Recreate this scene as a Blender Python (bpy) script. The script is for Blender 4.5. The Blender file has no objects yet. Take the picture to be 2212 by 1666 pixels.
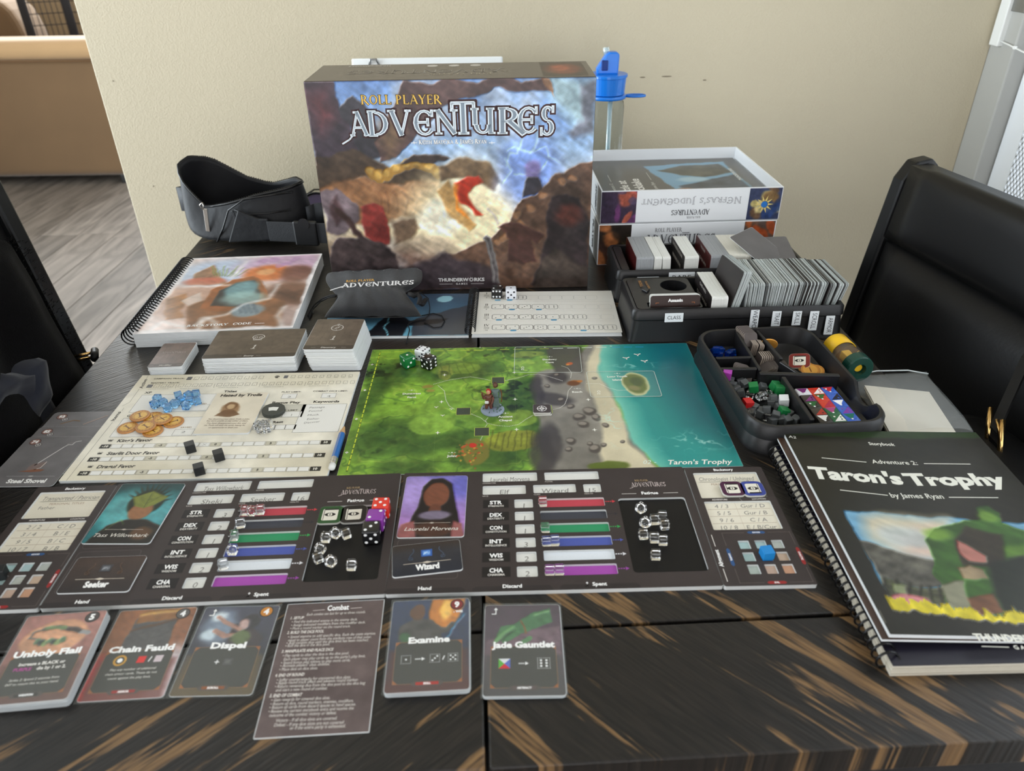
import bpy, bmesh, math, random
import numpy as np
from mathutils import Vector, Matrix, Euler, noise as mnoise

# ------------------------------------------------------------------ camera, world, light, exposure
SC = bpy.context.scene
COL = SC.collection
TZ = 0.75                       # height of the table top
CH = 0.48                       # camera height above the table top
F_PX, PITCH, ROLL = 1608.5, math.radians(31.74), math.radians(-0.86)
IW, IH = 2212, 1666
_f = np.array([0, math.cos(PITCH), -math.sin(PITCH)])
_r = np.array([1.0, 0, 0]); _u = np.cross(_r, _f)
CR = math.cos(ROLL)*_r + math.sin(ROLL)*_u
CU = -math.sin(ROLL)*_r + math.cos(ROLL)*_u
CF = _f
cam_d = bpy.data.cameras.new('camera'); cam = bpy.data.objects.new('camera', cam_d); COL.objects.link(cam)
cam_d.sensor_width = 36; cam_d.lens = F_PX/IW*36; cam_d.clip_start = 0.01
M = Matrix.Identity(4)
for i in range(3):
    M[i][0], M[i][1], M[i][2] = CR[i], CU[i], -CF[i]
M[0][3], M[1][3], M[2][3] = 0, 0, TZ+CH
cam.matrix_world = M
cam_d.dof.use_dof = True; cam_d.dof.focus_distance = 0.92; cam_d.dof.aperture_fstop = 7.0
SC.camera = cam

W = bpy.data.worlds.new('world'); SC.world = W; W.use_nodes = True
wb = W.node_tree.nodes['Background']; wb.inputs[0].default_value = (0.98, 0.985, 1.0, 1); wb.inputs[1].default_value = 1.1
def area(name, loc, rot, sx, sy, power, col):
    l = bpy.data.lights.new(name, 'AREA'); l.shape = 'RECTANGLE'; l.size = sx; l.size_y = sy; l.energy = power; l.color = col
    o = bpy.data.objects.new(name, l); o.location = loc; o.rotation_euler = rot; COL.objects.link(o); return o
area('daylight_patio_door', (-3.45, 0.9, 1.25), (0, math.radians(-90), 0), 2.1, 3.0, 74, (0.80, 0.92, 1.0))
area('daylight_living_room_window', (-2.6, 6.08, 1.85), (math.radians(-90), 0, 0), 1.9, 1.15, 55, (0.88, 0.95, 1.0))
SC.view_settings.view_transform = 'Standard'; SC.view_settings.look = 'None'; SC.view_settings.gamma = 1
SC.view_settings.use_curve_mapping = False
SC.view_settings.exposure = 1.35

# ------------------------------------------------------------------ helpers
rnd = random.Random(7)
def ray(u, v): return CR*(u-IW/2)/F_PX - CU*(v-IH/2)/F_PX + CF
def P(u, v, z=0.0):
    """table-plane point (height z above the table top) seen at photo pixel u, v"""
    d = ray(u, v); t = (z-CH)/d[2]; return np.array([d[0]*t, d[1]*t])
def PY(u, v, y):
    d = ray(u, v); t = y/d[1]; return np.array([d[0]*t, y, CH+d[2]*t])
def lin(c):
    c = np.asarray(c, float)/255.0
    return np.where(c <= 0.04045, c/12.92, ((c+0.055)/1.055)**2.4)
MATS = {}
def mat(name, col, rough=0.5, metal=0.0, var=0.0, vscale=40, bump=0.0, bscale=300, trans=0.0, ior=1.45, coat=0.0, alpha=1.0, spec=0.5, sheen=0.0, stretch=None):
    if name in MATS: return MATS[name]
    m = bpy.data.materials.new(name); m.use_nodes = True; nt = m.node_tree; b = nt.nodes['Principled BSDF']
    c = lin(col); b.inputs['Roughness'].default_value = rough; b.inputs['Metallic'].default_value = metal
    b.inputs['IOR'].default_value = ior; b.inputs['Transmission Weight'].default_value = trans
    b.inputs['Coat Weight'].default_value = coat; b.inputs['Alpha'].default_value = alpha
    b.inputs['Specular IOR Level'].default_value = spec; b.inputs['Sheen Weight'].default_value = sheen
    b.inputs['Base Color'].default_value = (*c, 1)
    tc = nt.nodes.new('ShaderNodeTexCoord'); mp = nt.nodes.new('ShaderNodeMapping'); nt.links.new(tc.outputs['Object'], mp.inputs[0])
    if stretch: mp.inputs['Scale'].default_value = stretch
    if var >= 0:
        n = nt.nodes.new('ShaderNodeTexNoise'); n.inputs['Scale'].default_value = vscale; n.inputs['Detail'].default_value = 4
        nt.links.new(mp.outputs[0], n.inputs['Vector'])
        r = nt.nodes.new('ShaderNodeMixRGB'); r.blend_type = 'MIX'
        v = max(var, 0.02)
        r.inputs[1].default_value = (*(c*(1-v)), 1); r.inputs[2].default_value = (*np.minimum(c*(1+v), 1), 1)
        nt.links.new(n.outputs['Fac'], r.inputs[0]); nt.links.new(r.outputs[0], b.inputs['Base Color'])
    if bump:
        n2 = nt.nodes.new('ShaderNodeTexNoise'); n2.inputs['Scale'].default_value = bscale; n2.inputs['Detail'].default_value = 3
        nt.links.new(mp.outputs[0], n2.inputs['Vector'])
        bp = nt.nodes.new('ShaderNodeBump'); bp.inputs['Strength'].default_value = bump; bp.inputs['Distance'].default_value = 0.002
        nt.links.new(n2.outputs['Fac'], bp.inputs['Height']); nt.links.new(bp.outputs[0], b.inputs['Normal'])
    MATS[name] = m; return m
def ink(rough=0.42, coat=0.0):
    """printing ink: the colour of each printed shape is stored on its faces, with a faint paper grain"""
    k = 'ink_%d_%d' % (rough*100, coat*100)
    if k in MATS: return MATS[k]
    m = bpy.data.materials.new(k); m.use_nodes = True; nt = m.node_tree; b = nt.nodes['Principled BSDF']
    a = nt.nodes.new('ShaderNodeVertexColor'); a.layer_name = 'Col'
    tc = nt.nodes.new('ShaderNodeTexCoord'); n = nt.nodes.new('ShaderNodeTexNoise'); n.inputs['Scale'].default_value = 900
    nt.links.new(tc.outputs['Object'], n.inputs['Vector'])
    mr = nt.nodes.new('ShaderNodeMapRange'); mr.inputs['To Min'].default_value = 0.93; mr.inputs['To Max'].default_value = 1.05
    nt.links.new(n.outputs['Fac'], mr.inputs['Value'])
    mx = nt.nodes.new('ShaderNodeMixRGB'); mx.blend_type = 'MULTIPLY'; mx.inputs[0].default_value = 1
    nt.links.new(a.outputs['Color'], mx.inputs[1]); nt.links.new(mr.outputs[0], mx.inputs[2])
    nt.links.new(mx.outputs[0], b.inputs['Base Color'])
    b.inputs['Roughness'].default_value = rough; b.inputs['Specular IOR Level'].default_value = 0.28; b.inputs['Coat Weight'].default_value = coat*.5; b.inputs['Coat Roughness'].default_value = 0.15
    MATS[k] = m; return m

def tag(o, label=None, cat=None, group=None, kind=None):
    if label: o['label'] = label
    if cat: o['category'] = cat
    if group: o['group'] = group
    if kind: o['kind'] = kind
    return o
def thing(name, label, cat, loc=(0, 0, 0), rz=0.0, group=None, kind=None):
    o = bpy.data.objects.new(name, None); COL.objects.link(o); o.location = loc; o.rotation_euler = (0, 0, rz)
    o.empty_display_size = 0.01
    return tag(o, label, cat, group, kind)
def link(name, me, m=None, parent=None):
    o = bpy.data.objects.new(name, me); COL.objects.link(o)
    if m: me.materials.append(m)
    if parent: o.parent = parent
    return o
def dup(o, parent=None):
    c = o.copy(); COL.objects.link(c); c.parent = parent
    for ch in list(o.children): dup(ch, c)
    return c

class MB:
    def __init__(s): s.v = []; s.f = []
    def add(s, v, f, m=None):
        n = len(s.v)
        if m is not None: v = [tuple(m @ Vector(p)) for p in v]
        s.v += [tuple(map(float, p)) for p in v]; s.f += [tuple(i+n for i in q) for q in f]; return s
    def box(s, c, d, m=None):
        x, y, z = c; a, b, h = d[0]/2, d[1]/2, d[2]/2
        v = [(x+i*a, y+j*b, z+k*h) for k in (-1, 1) for j in (-1, 1) for i in (-1, 1)]
        return s.add(v, [(0, 2, 3, 1), (4, 5, 7, 6), (0, 1, 5, 4), (2, 6, 7, 3), (0, 4, 6, 2), (1, 3, 7, 5)], m)
    def prism(s, poly, z0, z1, m=None, top=None):
        n = len(poly); t = top or poly
        v = [(x, y, z0) for x, y in poly]+[(x, y, z1) for x, y in t]
        f = [tuple(range(n-1, -1, -1)), tuple(range(n, 2*n))]+[(i, (i+1) % n, n+(i+1) % n, n+i) for i in range(n)]
        return s.add(v, f, m)
    def tube(s, pts, r, n=8, closed=False, m=None, cap=True):
        pts = [Vector(p) for p in pts]; N = len(pts); rs = r if isinstance(r, (list, tuple)) else [r]*N
        v = []; up = Vector((0, 0, 1)); prev = None
        for i, p in enumerate(pts):
            a = pts[(i-1) % N] if (closed or i > 0) else p; b = pts[(i+1) % N] if (closed or i < N-1) else p
            t = (b-a); t = t.normalized() if t.length > 1e-9 else Vector((0, 0, 1))
            if prev is None:
                x = t.cross(up); x = x.normalized() if x.length > 1e-3 else t.cross(Vector((0, 1, 0))).normalized()
            else:
                x = prev-t*prev.dot(t); x = x.normalized() if x.length > 1e-6 else t.orthogonal().normalized()
            prev = x; y = t.cross(x)
            for k in range(n):
                q = 2*math.pi*k/n; v.append(p+(x*math.cos(q)+y*math.sin(q))*rs[i])
        f = []
        for i in range(N if closed else N-1):
            j = (i+1) % N
            for k in range(n): f.append((i*n+k, j*n+k, j*n+(k+1) % n, i*n+(k+1) % n))
        if cap and not closed: f += [tuple(range(n)), tuple(range((N-1)*n+n-1, (N-1)*n-1, -1))]
        return s.add(v, f, m)
    def lathe(s, prof, n=24, m=None, cap=True):
        v = []; f = []
        for r, z in prof:
            for k in range(n): v.append((r*math.cos(2*math.pi*k/n), r*math.sin(2*math.pi*k/n), z))
        for i in range(len(prof)-1):
            for k in range(n): f.append((i*n+k, i*n+(k+1) % n, (i+1)*n+(k+1) % n, (i+1)*n+k))
        if cap: f += [tuple(range(n-1, -1, -1)), tuple(range((len(prof)-1)*n, len(prof)*n))]
        return s.add(v, f, m)
    def mesh(s, name='m', smooth=False):
        me = bpy.data.meshes.new(name); me.from_pydata(s.v, [], s.f); me.update()
        if smooth: me.shade_smooth()
        return me
    def build(s, name, m, parent=None, smooth=False, bevel=0.0, seg=2, sub=0, split=0):
        o = link(name, s.mesh(name, smooth or split), m, parent)
        if split: e = o.modifiers.new('split', 'EDGE_SPLIT'); e.split_angle = math.radians(split)
        if bevel:
            b = o.modifiers.new('bevel', 'BEVEL'); b.width = bevel; b.segments = seg; b.limit_method = 'ANGLE'; b.angle_limit = math.radians(35)
        if sub:
            q = o.modifiers.new('sub', 'SUBSURF'); q.levels = q.render_levels = sub
        return o
def rrect(w, h, r, n=4, cx=0, cy=0):
    out = []
    for sx, sy, a0 in ((1, 1, 0), (-1, 1, 90), (-1, -1, 180), (1, -1, 270)):
        for k in range(n+1):
            a = math.radians(a0+90*k/n); out.append((cx+sx*(w/2-r)+r*math.cos(a), cy+sy*(h/2-r)+r*math.sin(a)))
    return out
def slab(name, w, h, t, r, m, parent=None, n=4, z0=0.0):
    return MB().prism(rrect(w, h, r, n), z0, z0+t).build(name, m, parent)
def holed(outer, holes, z0, z1):
    """plate with holes cut right through: outer loop and hole loops in the plane"""
    bm = bmesh.new(); loops = []
    for lp in [outer]+holes:
        vs = [bm.verts.new((x, y, z1)) for x, y in lp]
        loops += [bm.edges.new((vs[i], vs[(i+1) % len(vs)])) for i in range(len(vs))]
    bmesh.ops.triangle_fill(bm, use_beauty=True, use_dissolve=False, edges=loops)
    if bm.faces and bm.faces[:][0].normal.z < 0: bmesh.ops.reverse_faces(bm, faces=bm.faces[:])
    bm.normal_update()
    ex = bmesh.ops.extrude_face_region(bm, geom=bm.faces[:], use_keep_orig=True)
    for g in ex['geom']:
        if isinstance(g, bmesh.types.BMVert): g.co.z = z0
    bmesh.ops.recalc_face_normals(bm, faces=bm.faces[:])
    me = bpy.data.meshes.new('plate'); bm.to_mesh(me); bm.free(); return me

# ---- text and flat print
_tc = bpy.data.curves.new('glyphs', 'FONT'); _to = bpy.data.objects.new('glyphs', _tc); _tc.resolution_u = 2; _TX = {}
def text_mesh(s, bold=0.0):
    k = (s, bold)
    if k not in _TX:
        _tc.body = s; _tc.offset = bold
        me = _to.to_mesh(); v = np.array([p.co[:2] for p in me.vertices]).reshape(-1, 2); f = [tuple(p.vertices) for p in me.polygons]
        _to.to_mesh_clear(); _TX[k] = (v, f)
    return _TX[k]
# serif capitals drawn from thick and thin pen strokes: (x0, y0, x1, y1, width) lines, ('a', cx, cy, rx, ry, from, to, width) arcs, ('s', x, y, half) serifs
TK, TN = 0.15, 0.06
SERIF = {
 'A': (0.86, [(.40, 1, .78, 0, TK), (.42, 1, .10, 0, TN), (.20, .34, .64, .34, TN), ('s', .10, 0, .10), ('s', .78, 0, .13), ('s', .34, 1, .1)]),
 'B': (0.68, [(.15, 0, .15, 1, TK), ('a', .30, .75, .22, .24, -90, 90, TK), ('a', .32, .26, .26, .26, -90, 90, TK), (.12, .98, .32, .98, TN), (.12, .5, .32, .5, TN), (.12, .02, .32, .02, TN)]),
 'C': (0.80, [('a', .46, .5, .38, .5, 45, 315, TK), (.76, .72, .76, .98, TN), (.76, .2, .72, .12, TN)]),
 'D': (0.84, [(.15, 0, .15, 1, TK), ('a', .30, .5, .44, .48, -90, 90, TK), (.05, .98, .34, .98, TN), (.05, .02, .34, .02, TN)]),
 'E': (0.66, [(.15, 0, .15, 1, TK), (.05, .97, .56, .97, TN), (.1, .52, .46, .52, TN), (.05, .03, .60, .03, TN), (.57, .97, .57, .80, TN), (.60, .03, .60, .2, TN), (.46, .6, .46, .43, TN)]),
 'e': (0.76, [('a', .44, .5, .36, .48, 40, 320, TK), (.1, .52, .56, .52, TN), (.56, .66, .56, .38, TN), (.72, .98, .72, .74, TN)]),
 'F': (0.62, [(.15, 0, .15, 1, TK), (.05, .97, .56, .97, TN), (.1, .52, .46, .52, TN), (.57, .97, .57, .80, TN), ('s', .15, 0, .14), (.46, .6, .46, .43, TN)]),
 'G': (0.84, [('a', .46, .5, .38, .5, 45, 340, TK), (.78, .0, .78, .42, TK), ('s', .74, .42, .14), (.76, .72, .76, .98, TN)]),
 'H': (0.88, [(.15, 0, .15, 1, TK), (.72, 0, .72, 1, TK), (.15, .5, .72, .5, TN), ('s', .15, 0, .14), ('s', .15, 1, .14), ('s', .72, 0, .14), ('s', .72, 1, .14)]),
 'I': (0.32, [(.16, 0, .16, 1, TK), ('s', .16, 0, .14), ('s', .16, 1, .14)]),
 'J': (0.42, [(.24, -.12, .24, 1, TK), ('s', .24, 1, .14), (.24, -.12, .02, -.24, TN)]),
 'K': (0.80, [(.15, 0, .15, 1, TK), (.2, .45, .66, 1, TN), (.28, .5, .74, 0, TK), ('s', .15, 0, .14), ('s', .15, 1, .14), ('s', .66, 1, .1), ('s', .74, 0, .1)]),
 'L': (0.64, [(.15, 0, .15, 1, TK), (.05, .03, .6, .03, TN), (.6, .03, .6, .22, TN), ('s', .15, 1, .14)]),
 'M': (1.02, [(.14, 0, .16, 1, TN), (.16, 1, .5, 0, TK), (.5, 0, .84, 1, TN), (.84, 1, .86, 0, TK), ('s', .14, 0, .1), ('s', .86, 0, .13), ('s', .1, 1, .1), ('s', .88, 1, .1)]),
 'N': (0.86, [(.14, 0, .14, 1, TN), (.14, 1, .72, 0, TK), (.72, 0, .72, 1, TN), ('s', .14, 0, .11), ('s', .12, 1, .11), ('s', .72, 1, .12)]),
 'O': (0.90, [('a', .45, .5, .38, .49, 0, 360, TK)]),
 'P': (0.68, [(.15, 0, .15, 1, TK), ('a', .30, .73, .26, .25, -90, 90, TK), (.05, .98, .32, .98, TN), (.12, .48, .32, .48, TN), ('s', .15, 0, .14)]),
 'R': (0.80, [(.15, 0, .15, 1, TK), ('a', .30, .73, .26, .25, -90, 90, TK), (.05, .98, .32, .98, TN), (.12, .48, .32, .48, TN), (.34, .5, .78, -.04, TK), ('s', .15, 0, .13)]),
 'S': (0.62, [('a', .32, .74, .20, .24, 30, 270, TK), ('a', .30, .26, .23, .26, -150, 90, TK), (.52, .78, .52, .99, TN), (.08, .0, .08, .26, TN)]),
 'T': (0.72, [(.36, 0, .36, 1, TK), (.02, .97, .70, .97, TN), (.03, .97, .03, .80, TN), (.69, .97, .69, .80, TN), ('s', .36, 0, .15)]),
 'U': (0.86, [(.15, .36, .15, 1, TK), ('a', .43, .36, .28, .35, 180, 360, TK), (.71, 0, .71, 1, TK), ('s', .15, 1, .13), ('s', .71, 1, .13), ('s', .76, 0, .1)]),
 'V': (0.84, [(.12, 1, .44, 0, TK), (.44, 0, .74, 1, TN), ('s', .12, 1, .13), ('s', .74, 1, .1)]),
 'W': (1.1, [(.1, 1, .34, 0, TK), (.34, 0, .55, .9, TN), (.55, .9, .78, 0, TK), (.78, 0, 1, 1, TN), ('s', .1, 1, .12), ('s', 1, 1, .1)]),
 'Y': (0.80, [(.1, 1, .4, .45, TK), (.4, .45, .7, 1, TN), (.4, .0, .4, .46, TK), ('s', .1, 1, .12), ('s', .7, 1, .1), ('s', .4, 0, .14)]),
 "'": (0.22, [(.1, .72, .13, 1, TK)]), ' ': (0.36, []), '&': (0.8, [('a', .36, .76, .16, .22, 0, 360, TK*.8), ('a', .34, .28, .26, .28, 60, 330, TK*.8), (.26, .62, .74, 0, TK)]),
}
def serif_shapes(s, grow=0.0, small=0.78):
    """list of convex quads for a line of serif capitals, unit cap height; lower-case letters in s become small capitals, 'e' the rounded E"""
    x = 0.0; quads = []
    for ch in s:
        sc = 1.0; key = ch
        if ch not in SERIF: key = ch.upper(); sc = small
        if key not in SERIF: key = ' '
        w, st = SERIF[key]
        def line(x0, y0, x1, y1, wd):
            dx, dy = x1-x0, y1-y0; L = math.hypot(dx, dy) or 1; g = grow
            ux, uy = dx/L, dy/L; h = wd/2+g; nx, ny = -uy*h, ux*h
            if g: x0, y0, x1, y1 = x0-ux*g, y0-uy*g, x1+ux*g, y1+uy*g
            quads.append([(x+px*sc, py*sc) for px, py in ((x0+nx, y0+ny), (x0-nx, y0-ny), (x1-nx, y1-ny), (x1+nx, y1+ny))])
        for t in st:
            if t[0] == 'a':
                _, cx, cy, rx, ry, a0, a1, wd = t; n = max(6, int(abs(a1-a0)/22))
                for k in range(n):
                    q = []
                    for a, sgn in ((a0+(a1-a0)*k/n, 1), (a0+(a1-a0)*(k+1)/n, 1), (a0+(a1-a0)*(k+1)/n, -1), (a0+(a1-a0)*k/n, -1)):
                        c, sn = math.cos(math.radians(a)), math.sin(math.radians(a)); hw = (TN+(wd-TN)*c*c)/2+grow
                        q.append((x+(cx+(rx-wd*.3+sgn*hw)*c)*sc, (cy+(ry-.03+sgn*hw)*sn)*sc))
                    quads.append(q[::-1])
            elif t[0] == 's': line(t[1]-t[3], t[2]+(0.02 if t[2] < .5 else -0.02), t[1]+t[3], t[2]+(0.02 if t[2] < .5 else -0.02), TN*.8)
            else: line(*t)
        x += (w+0.06)*sc
    return quads, x

class Print:
    """flat printed shapes in the plane of a surface; z steps keep the ink layers apart"""
    def __init__(s, z=0.0): s.v = []; s.f = []; s.c = []; s.z = z; s.zf = None
    def _add(s, pts, faces, col, lay):
        n = len(s.v); c = tuple(lin(col)); z = s.z+lay*0.00004
        s.v += [(float(p[0]), float(p[1]), z) for p in pts]
        for q in faces: s.f.append(tuple(i+n for i in q)); s.c.append(c)
    def poly(s, pts, col, lay=1): s._add(pts, [tuple(range(len(pts)))], col, lay); return s
    def rect(s, x0, y0, x1, y1, col, lay=1): return s.poly([(x0, y0), (x1, y0), (x1, y1), (x0, y1)], col, lay)
    def ell(s, cx, cy, rx, ry, col, lay=1, n=20, rot=0): return s.poly([(cx+rx*math.cos(2*math.pi*k/n+rot), cy+ry*math.sin(2*math.pi*k/n+rot)) for k in range(n)], col, lay)
    def ring(s, cx, cy, rx, ry, w, col, lay=1, n=24):
        pts = [(cx+(rx+d)*math.cos(2*math.pi*k/n), cy+(ry+d)*math.sin(2*math.pi*k/n)) for d in (-w/2, w/2) for k in range(n)]
        s._add(pts, [(k, n+k, n+(k+1) % n, (k+1) % n) for k in range(n)], col, lay); return s
    def line(s, pts, w, col, lay=1, closed=False):
        pts = [np.array(p[:2], float) for p in pts]
        if closed: pts = pts+[pts[0]]
        for a, b in zip(pts[:-1], pts[1:]):
            d = b-a; L = np.hypot(*d)
            if L < 1e-9: continue
            u = d/L*w*.25; n = np.array([-d[1], d[0]])/L*w/2
            s.poly([a-u+n, a-u-n, b+u-n, b+u+n], col, lay)
        return s
    def dots(s, pts, r, step, col, lay=1):
        pts = [np.array(p[:2], float) for p in pts]; acc = 0.0
        for a, b in zip(pts[:-1], pts[1:]):
            L = np.hypot(*(b-a)); t = acc
            while t < L: q = a+(b-a)*t/L; s.ell(q[0], q[1], r, r, col, lay, 6); t += step
            acc = t-L
        return s
    def text(s, t, x, y, h, col, lay=2, w=None, ang=0.0, bold=0.0, shear=0.0, align='c', serif=False, grow=0.0, dx=0.0):
        """h: cap height; w: width to fit; align c/l/r about x; y is the baseline"""
        if serif:
            q, wd = serif_shapes(t, grow); polys = [np.array(k) for k in q]; x0 = 0.0
            ww = serif_shapes(t, 0)[1]
        else:
            v, f = text_mesh(t, bold)
            if not len(v): return s
            v = v/0.69; x0 = v[:, 0].min(); ww = v[:, 0].max()-x0
        sx = (w/ww) if w else h
        ca, sa = math.cos(ang), math.sin(ang); off = {'c': -ww/2, 'l': 0, 'r': -ww}[align]
        def tr(p):
            px = (p[:, 0]-x0+off)*sx+p[:, 1]*h*shear; py = p[:, 1]*h
            return np.stack([x+px*ca-py*sa, y+px*sa+py*ca], 1)
        if serif:
            for k in polys: s.poly(tr(k), col, lay)
        else: s._add(tr(v), f, col, lay)
        return s
    def t2(s, t, a, b, h, col, **k):
        """text whose baseline runs from point a to point b"""
        a = np.asarray(a, float); b = np.asarray(b, float); d = b-a
        return s.text(t, a[0], a[1], h, col, w=float(np.hypot(*d)), ang=math.atan2(d[1], d[0]), align='l', **k)
    def build(s, name, parent, rough=0.42, coat=0.0, fn=None):
        me = bpy.data.meshes.new(name); me.from_pydata([fn(p) for p in s.v] if fn else s.v, [], s.f)
        ca = me.color_attributes.new('Col', 'FLOAT_COLOR', 'CORNER')
        cols = np.ones((len(me.loops), 4), np.float32); i = 0
        for p, c in zip(s.f, s.c): cols[i:i+len(p), :3] = c; i += len(p)
        ca.data.foreach_set('color', cols.ravel())
        return tag(link(name, me, ink(rough, coat), parent), kind='stuff')

# ---- painted pictures: a small raster painter whose colours are stored on a fine grid of vertices
def vnoise(X, Y, seed, octv=4):
    r = np.random.default_rng(seed); out = np.zeros_like(X); amp = 1.0; tot = 0.0
    for o in range(octv):
        g = r.random((64, 64)); x = X*(2**o)+r.random()*50; y = Y*(2**o)+r.random()*50
        xi = np.floor(x).astype(int); yi = np.floor(y).astype(int); fx = x-xi; fy = y-yi
        fx = fx*fx*(3-2*fx); fy = fy*fy*(3-2*fy)
        a = g[yi % 64, xi % 64]; b = g[yi % 64, (xi+1) % 64]; c = g[(yi+1) % 64, xi % 64]; d = g[(yi+1) % 64, (xi+1) % 64]
        out += amp*((a*(1-fx)+b*fx)*(1-fy)+(c*(1-fx)+d*fx)*fy); tot += amp; amp *= 0.5
    return out/tot
class Paint:
    """x runs 0..asp to the right, y runs 0..1 downwards"""
    def __init__(s, nx, ny, asp, col, seed=1, warp=0.02):
        s.nx, s.ny, s.asp = nx, ny, asp
        X, Y = np.meshgrid(np.linspace(0, asp, nx), np.linspace(0, 1, ny)); s.X0, s.Y0 = X, Y
        s.X = X+(vnoise(X*9, Y*9, seed)-.5)*warp*2; s.Y = Y+(vnoise(X*9, Y*9, seed+1)-.5)*warp*2
        s.I = np.ones((ny, nx, 3))*np.array(col, float)
    def mix(s, a, col):
        a = np.clip(a, 0, 1)[..., None]; c = col if isinstance(col, np.ndarray) and col.ndim == 3 else np.array(col, float); s.I = s.I*(1-a)+c*a; return s
    def grad(s, stops, ax=1, alpha=1.0):
        t = s.Y if ax == 1 else s.X/s.asp; ks = [k for k, _ in stops]
        c = np.stack([np.interp(t, ks, [q[i] for _, q in stops]) for i in range(3)], -1); return s.mix(np.full(t.shape, alpha), c)
    def blob(s, cx, cy, rx, ry, col, soft=.3, a=1.0, ang=0.0):
        soft = soft*.6
        c, n = math.cos(math.radians(ang)), math.sin(math.radians(ang)); dx, dy = s.X-cx, s.Y-cy
        d = np.sqrt(((dx*c+dy*n)/rx)**2+((-dx*n+dy*c)/ry)**2)
        t = np.clip((1+soft-d)/(2*soft), 0, 1); return s.mix(t*t*(3-2*t)*a, col)
    def poly(s, pts, col, soft=.01, a=1.0, grain=0.0, seed=5, gs=14):
        soft = max(.0015, soft*(.3 if soft < .05 else .6))
        X, Y = s.X, s.Y; n = len(pts); d2 = np.full(X.shape, 1e9); ins = np.zeros(X.shape, bool)
        for i in range(n):
            x0, y0 = pts[i]; x1, y1 = pts[(i+1) % n]; ex, ey = x1-x0, y1-y0
            t = np.clip(((X-x0)*ex+(Y-y0)*ey)/(ex*ex+ey*ey+1e-12), 0, 1)
            d2 = np.minimum(d2, (X-x0-t*ex)**2+(Y-y0-t*ey)**2)
            cr = ((y0 > Y) != (y1 > Y)) & (X < (x1-x0)*(Y-y0)/((y1-y0) if abs(y1-y0) > 1e-9 else 1e-9)+x0); ins ^= cr
        d = np.sqrt(d2)*np.where(ins, 1, -1); t = np.clip((d+soft)/(2*soft), 0, 1)*a
        if grain:
            g = (vnoise(s.X0*gs, s.Y0*gs, seed, 5)-.5)*2*grain
            c = np.clip(np.array(col, float)*(1+g[..., None]), 0, 255); return s.mix(t, c)
        return s.mix(t, col)
    def stroke(s, pts, w, col, soft=.006, a=1.0):
        soft = soft*.5
        X, Y = s.X, s.Y; d2 = np.full(X.shape, 1e9)
        for (x0, y0), (x1, y1) in zip(pts[:-1], pts[1:]):
            ex, ey = x1-x0, y1-y0; t = np.clip(((X-x0)*ex+(Y-y0)*ey)/(ex*ex+ey*ey+1e-12), 0, 1)
            d2 = np.minimum(d2, (X-x0-t*ex)**2+(Y-y0-t*ey)**2)
        return s.mix(np.clip((w/2+soft-np.sqrt(d2))/(2*soft), 0, 1)*a, col)
    def mottle(s, scale, amt, seed=3, ax=1.0):
        g = (vnoise(s.X0*scale*ax, s.Y0*scale, seed, 5)-.5)*2*amt; s.I = np.clip(s.I*(1+g[..., None]), 0, 255); return s
    def brush(s, amp=.5, emboss=.45, fx=16, fy=70, seed=85, a=.64):
        c, n = math.cos(a), math.sin(a); br = vnoise((s.X0*c+s.Y0*n)*fx, (s.Y0*c-s.X0*n)*fy, seed, 3); s.I = np.clip(s.I*(1+(br-.5)[..., None]*amp), 0, 255)
        lum = s.I.mean(-1); g = np.roll(lum, 2, 1)+np.roll(lum, 2, 0)-2*lum; s.I = np.clip(s.I+g[..., None]*emboss, 0, 255); return s
    def build(s, name, parent, w, h, z=0.0, rough=0.4, coat=0.0, fn=None, cx=0.0, cy=0.0, r=0.0):
        nx, ny = s.nx, s.ny
        x = (s.X0/s.asp-.5)*w; y = (.5-s.Y0)*h
        if r:
            ax = np.abs(x)-(w/2-r); ay = np.abs(y)-(h/2-r); d = np.hypot(ax, ay); k = (ax > 0) & (ay > 0) & (d > r); q = np.where(k, r/np.maximum(d, 1e-9), 1)
            x = np.where(k, np.sign(x)*(w/2-r+ax*q), x); y = np.where(k, np.sign(y)*(h/2-r+ay*q), y)
        x = x+cx; y = y+cy
        co = np.stack([x, y, np.full_like(x, z)], -1).reshape(-1, 3)
        if fn is not None: co = fn(co)
        idx = np.arange(nx*ny).reshape(ny, nx)
        q = np.stack([idx[1:, :-1], idx[1:, 1:], idx[:-1, 1:], idx[:-1, :-1]], -1).reshape(-1, 4)
        me = bpy.data.meshes.new(name); me.vertices.add(len(co)); me.vertices.foreach_set('co', co.astype(np.float32).ravel())
        me.loops.add(q.size); me.loops.foreach_set('vertex_index', q.astype(np.int32).ravel())
        me.polygons.add(len(q)); me.polygons.foreach_set('loop_start', np.arange(0, q.size, 4, dtype=np.int32))
        me.update(calc_edges=True)
        ca = me.color_attributes.new('Col', 'FLOAT_COLOR', 'POINT'); c = np.ones((nx*ny, 4), np.float32); c[:, :3] = lin(s.I.reshape(-1, 3))
        ca.data.foreach_set('color', c.ravel()); me.shade_smooth()
        return link(name, me, ink(rough, coat), parent)

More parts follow.
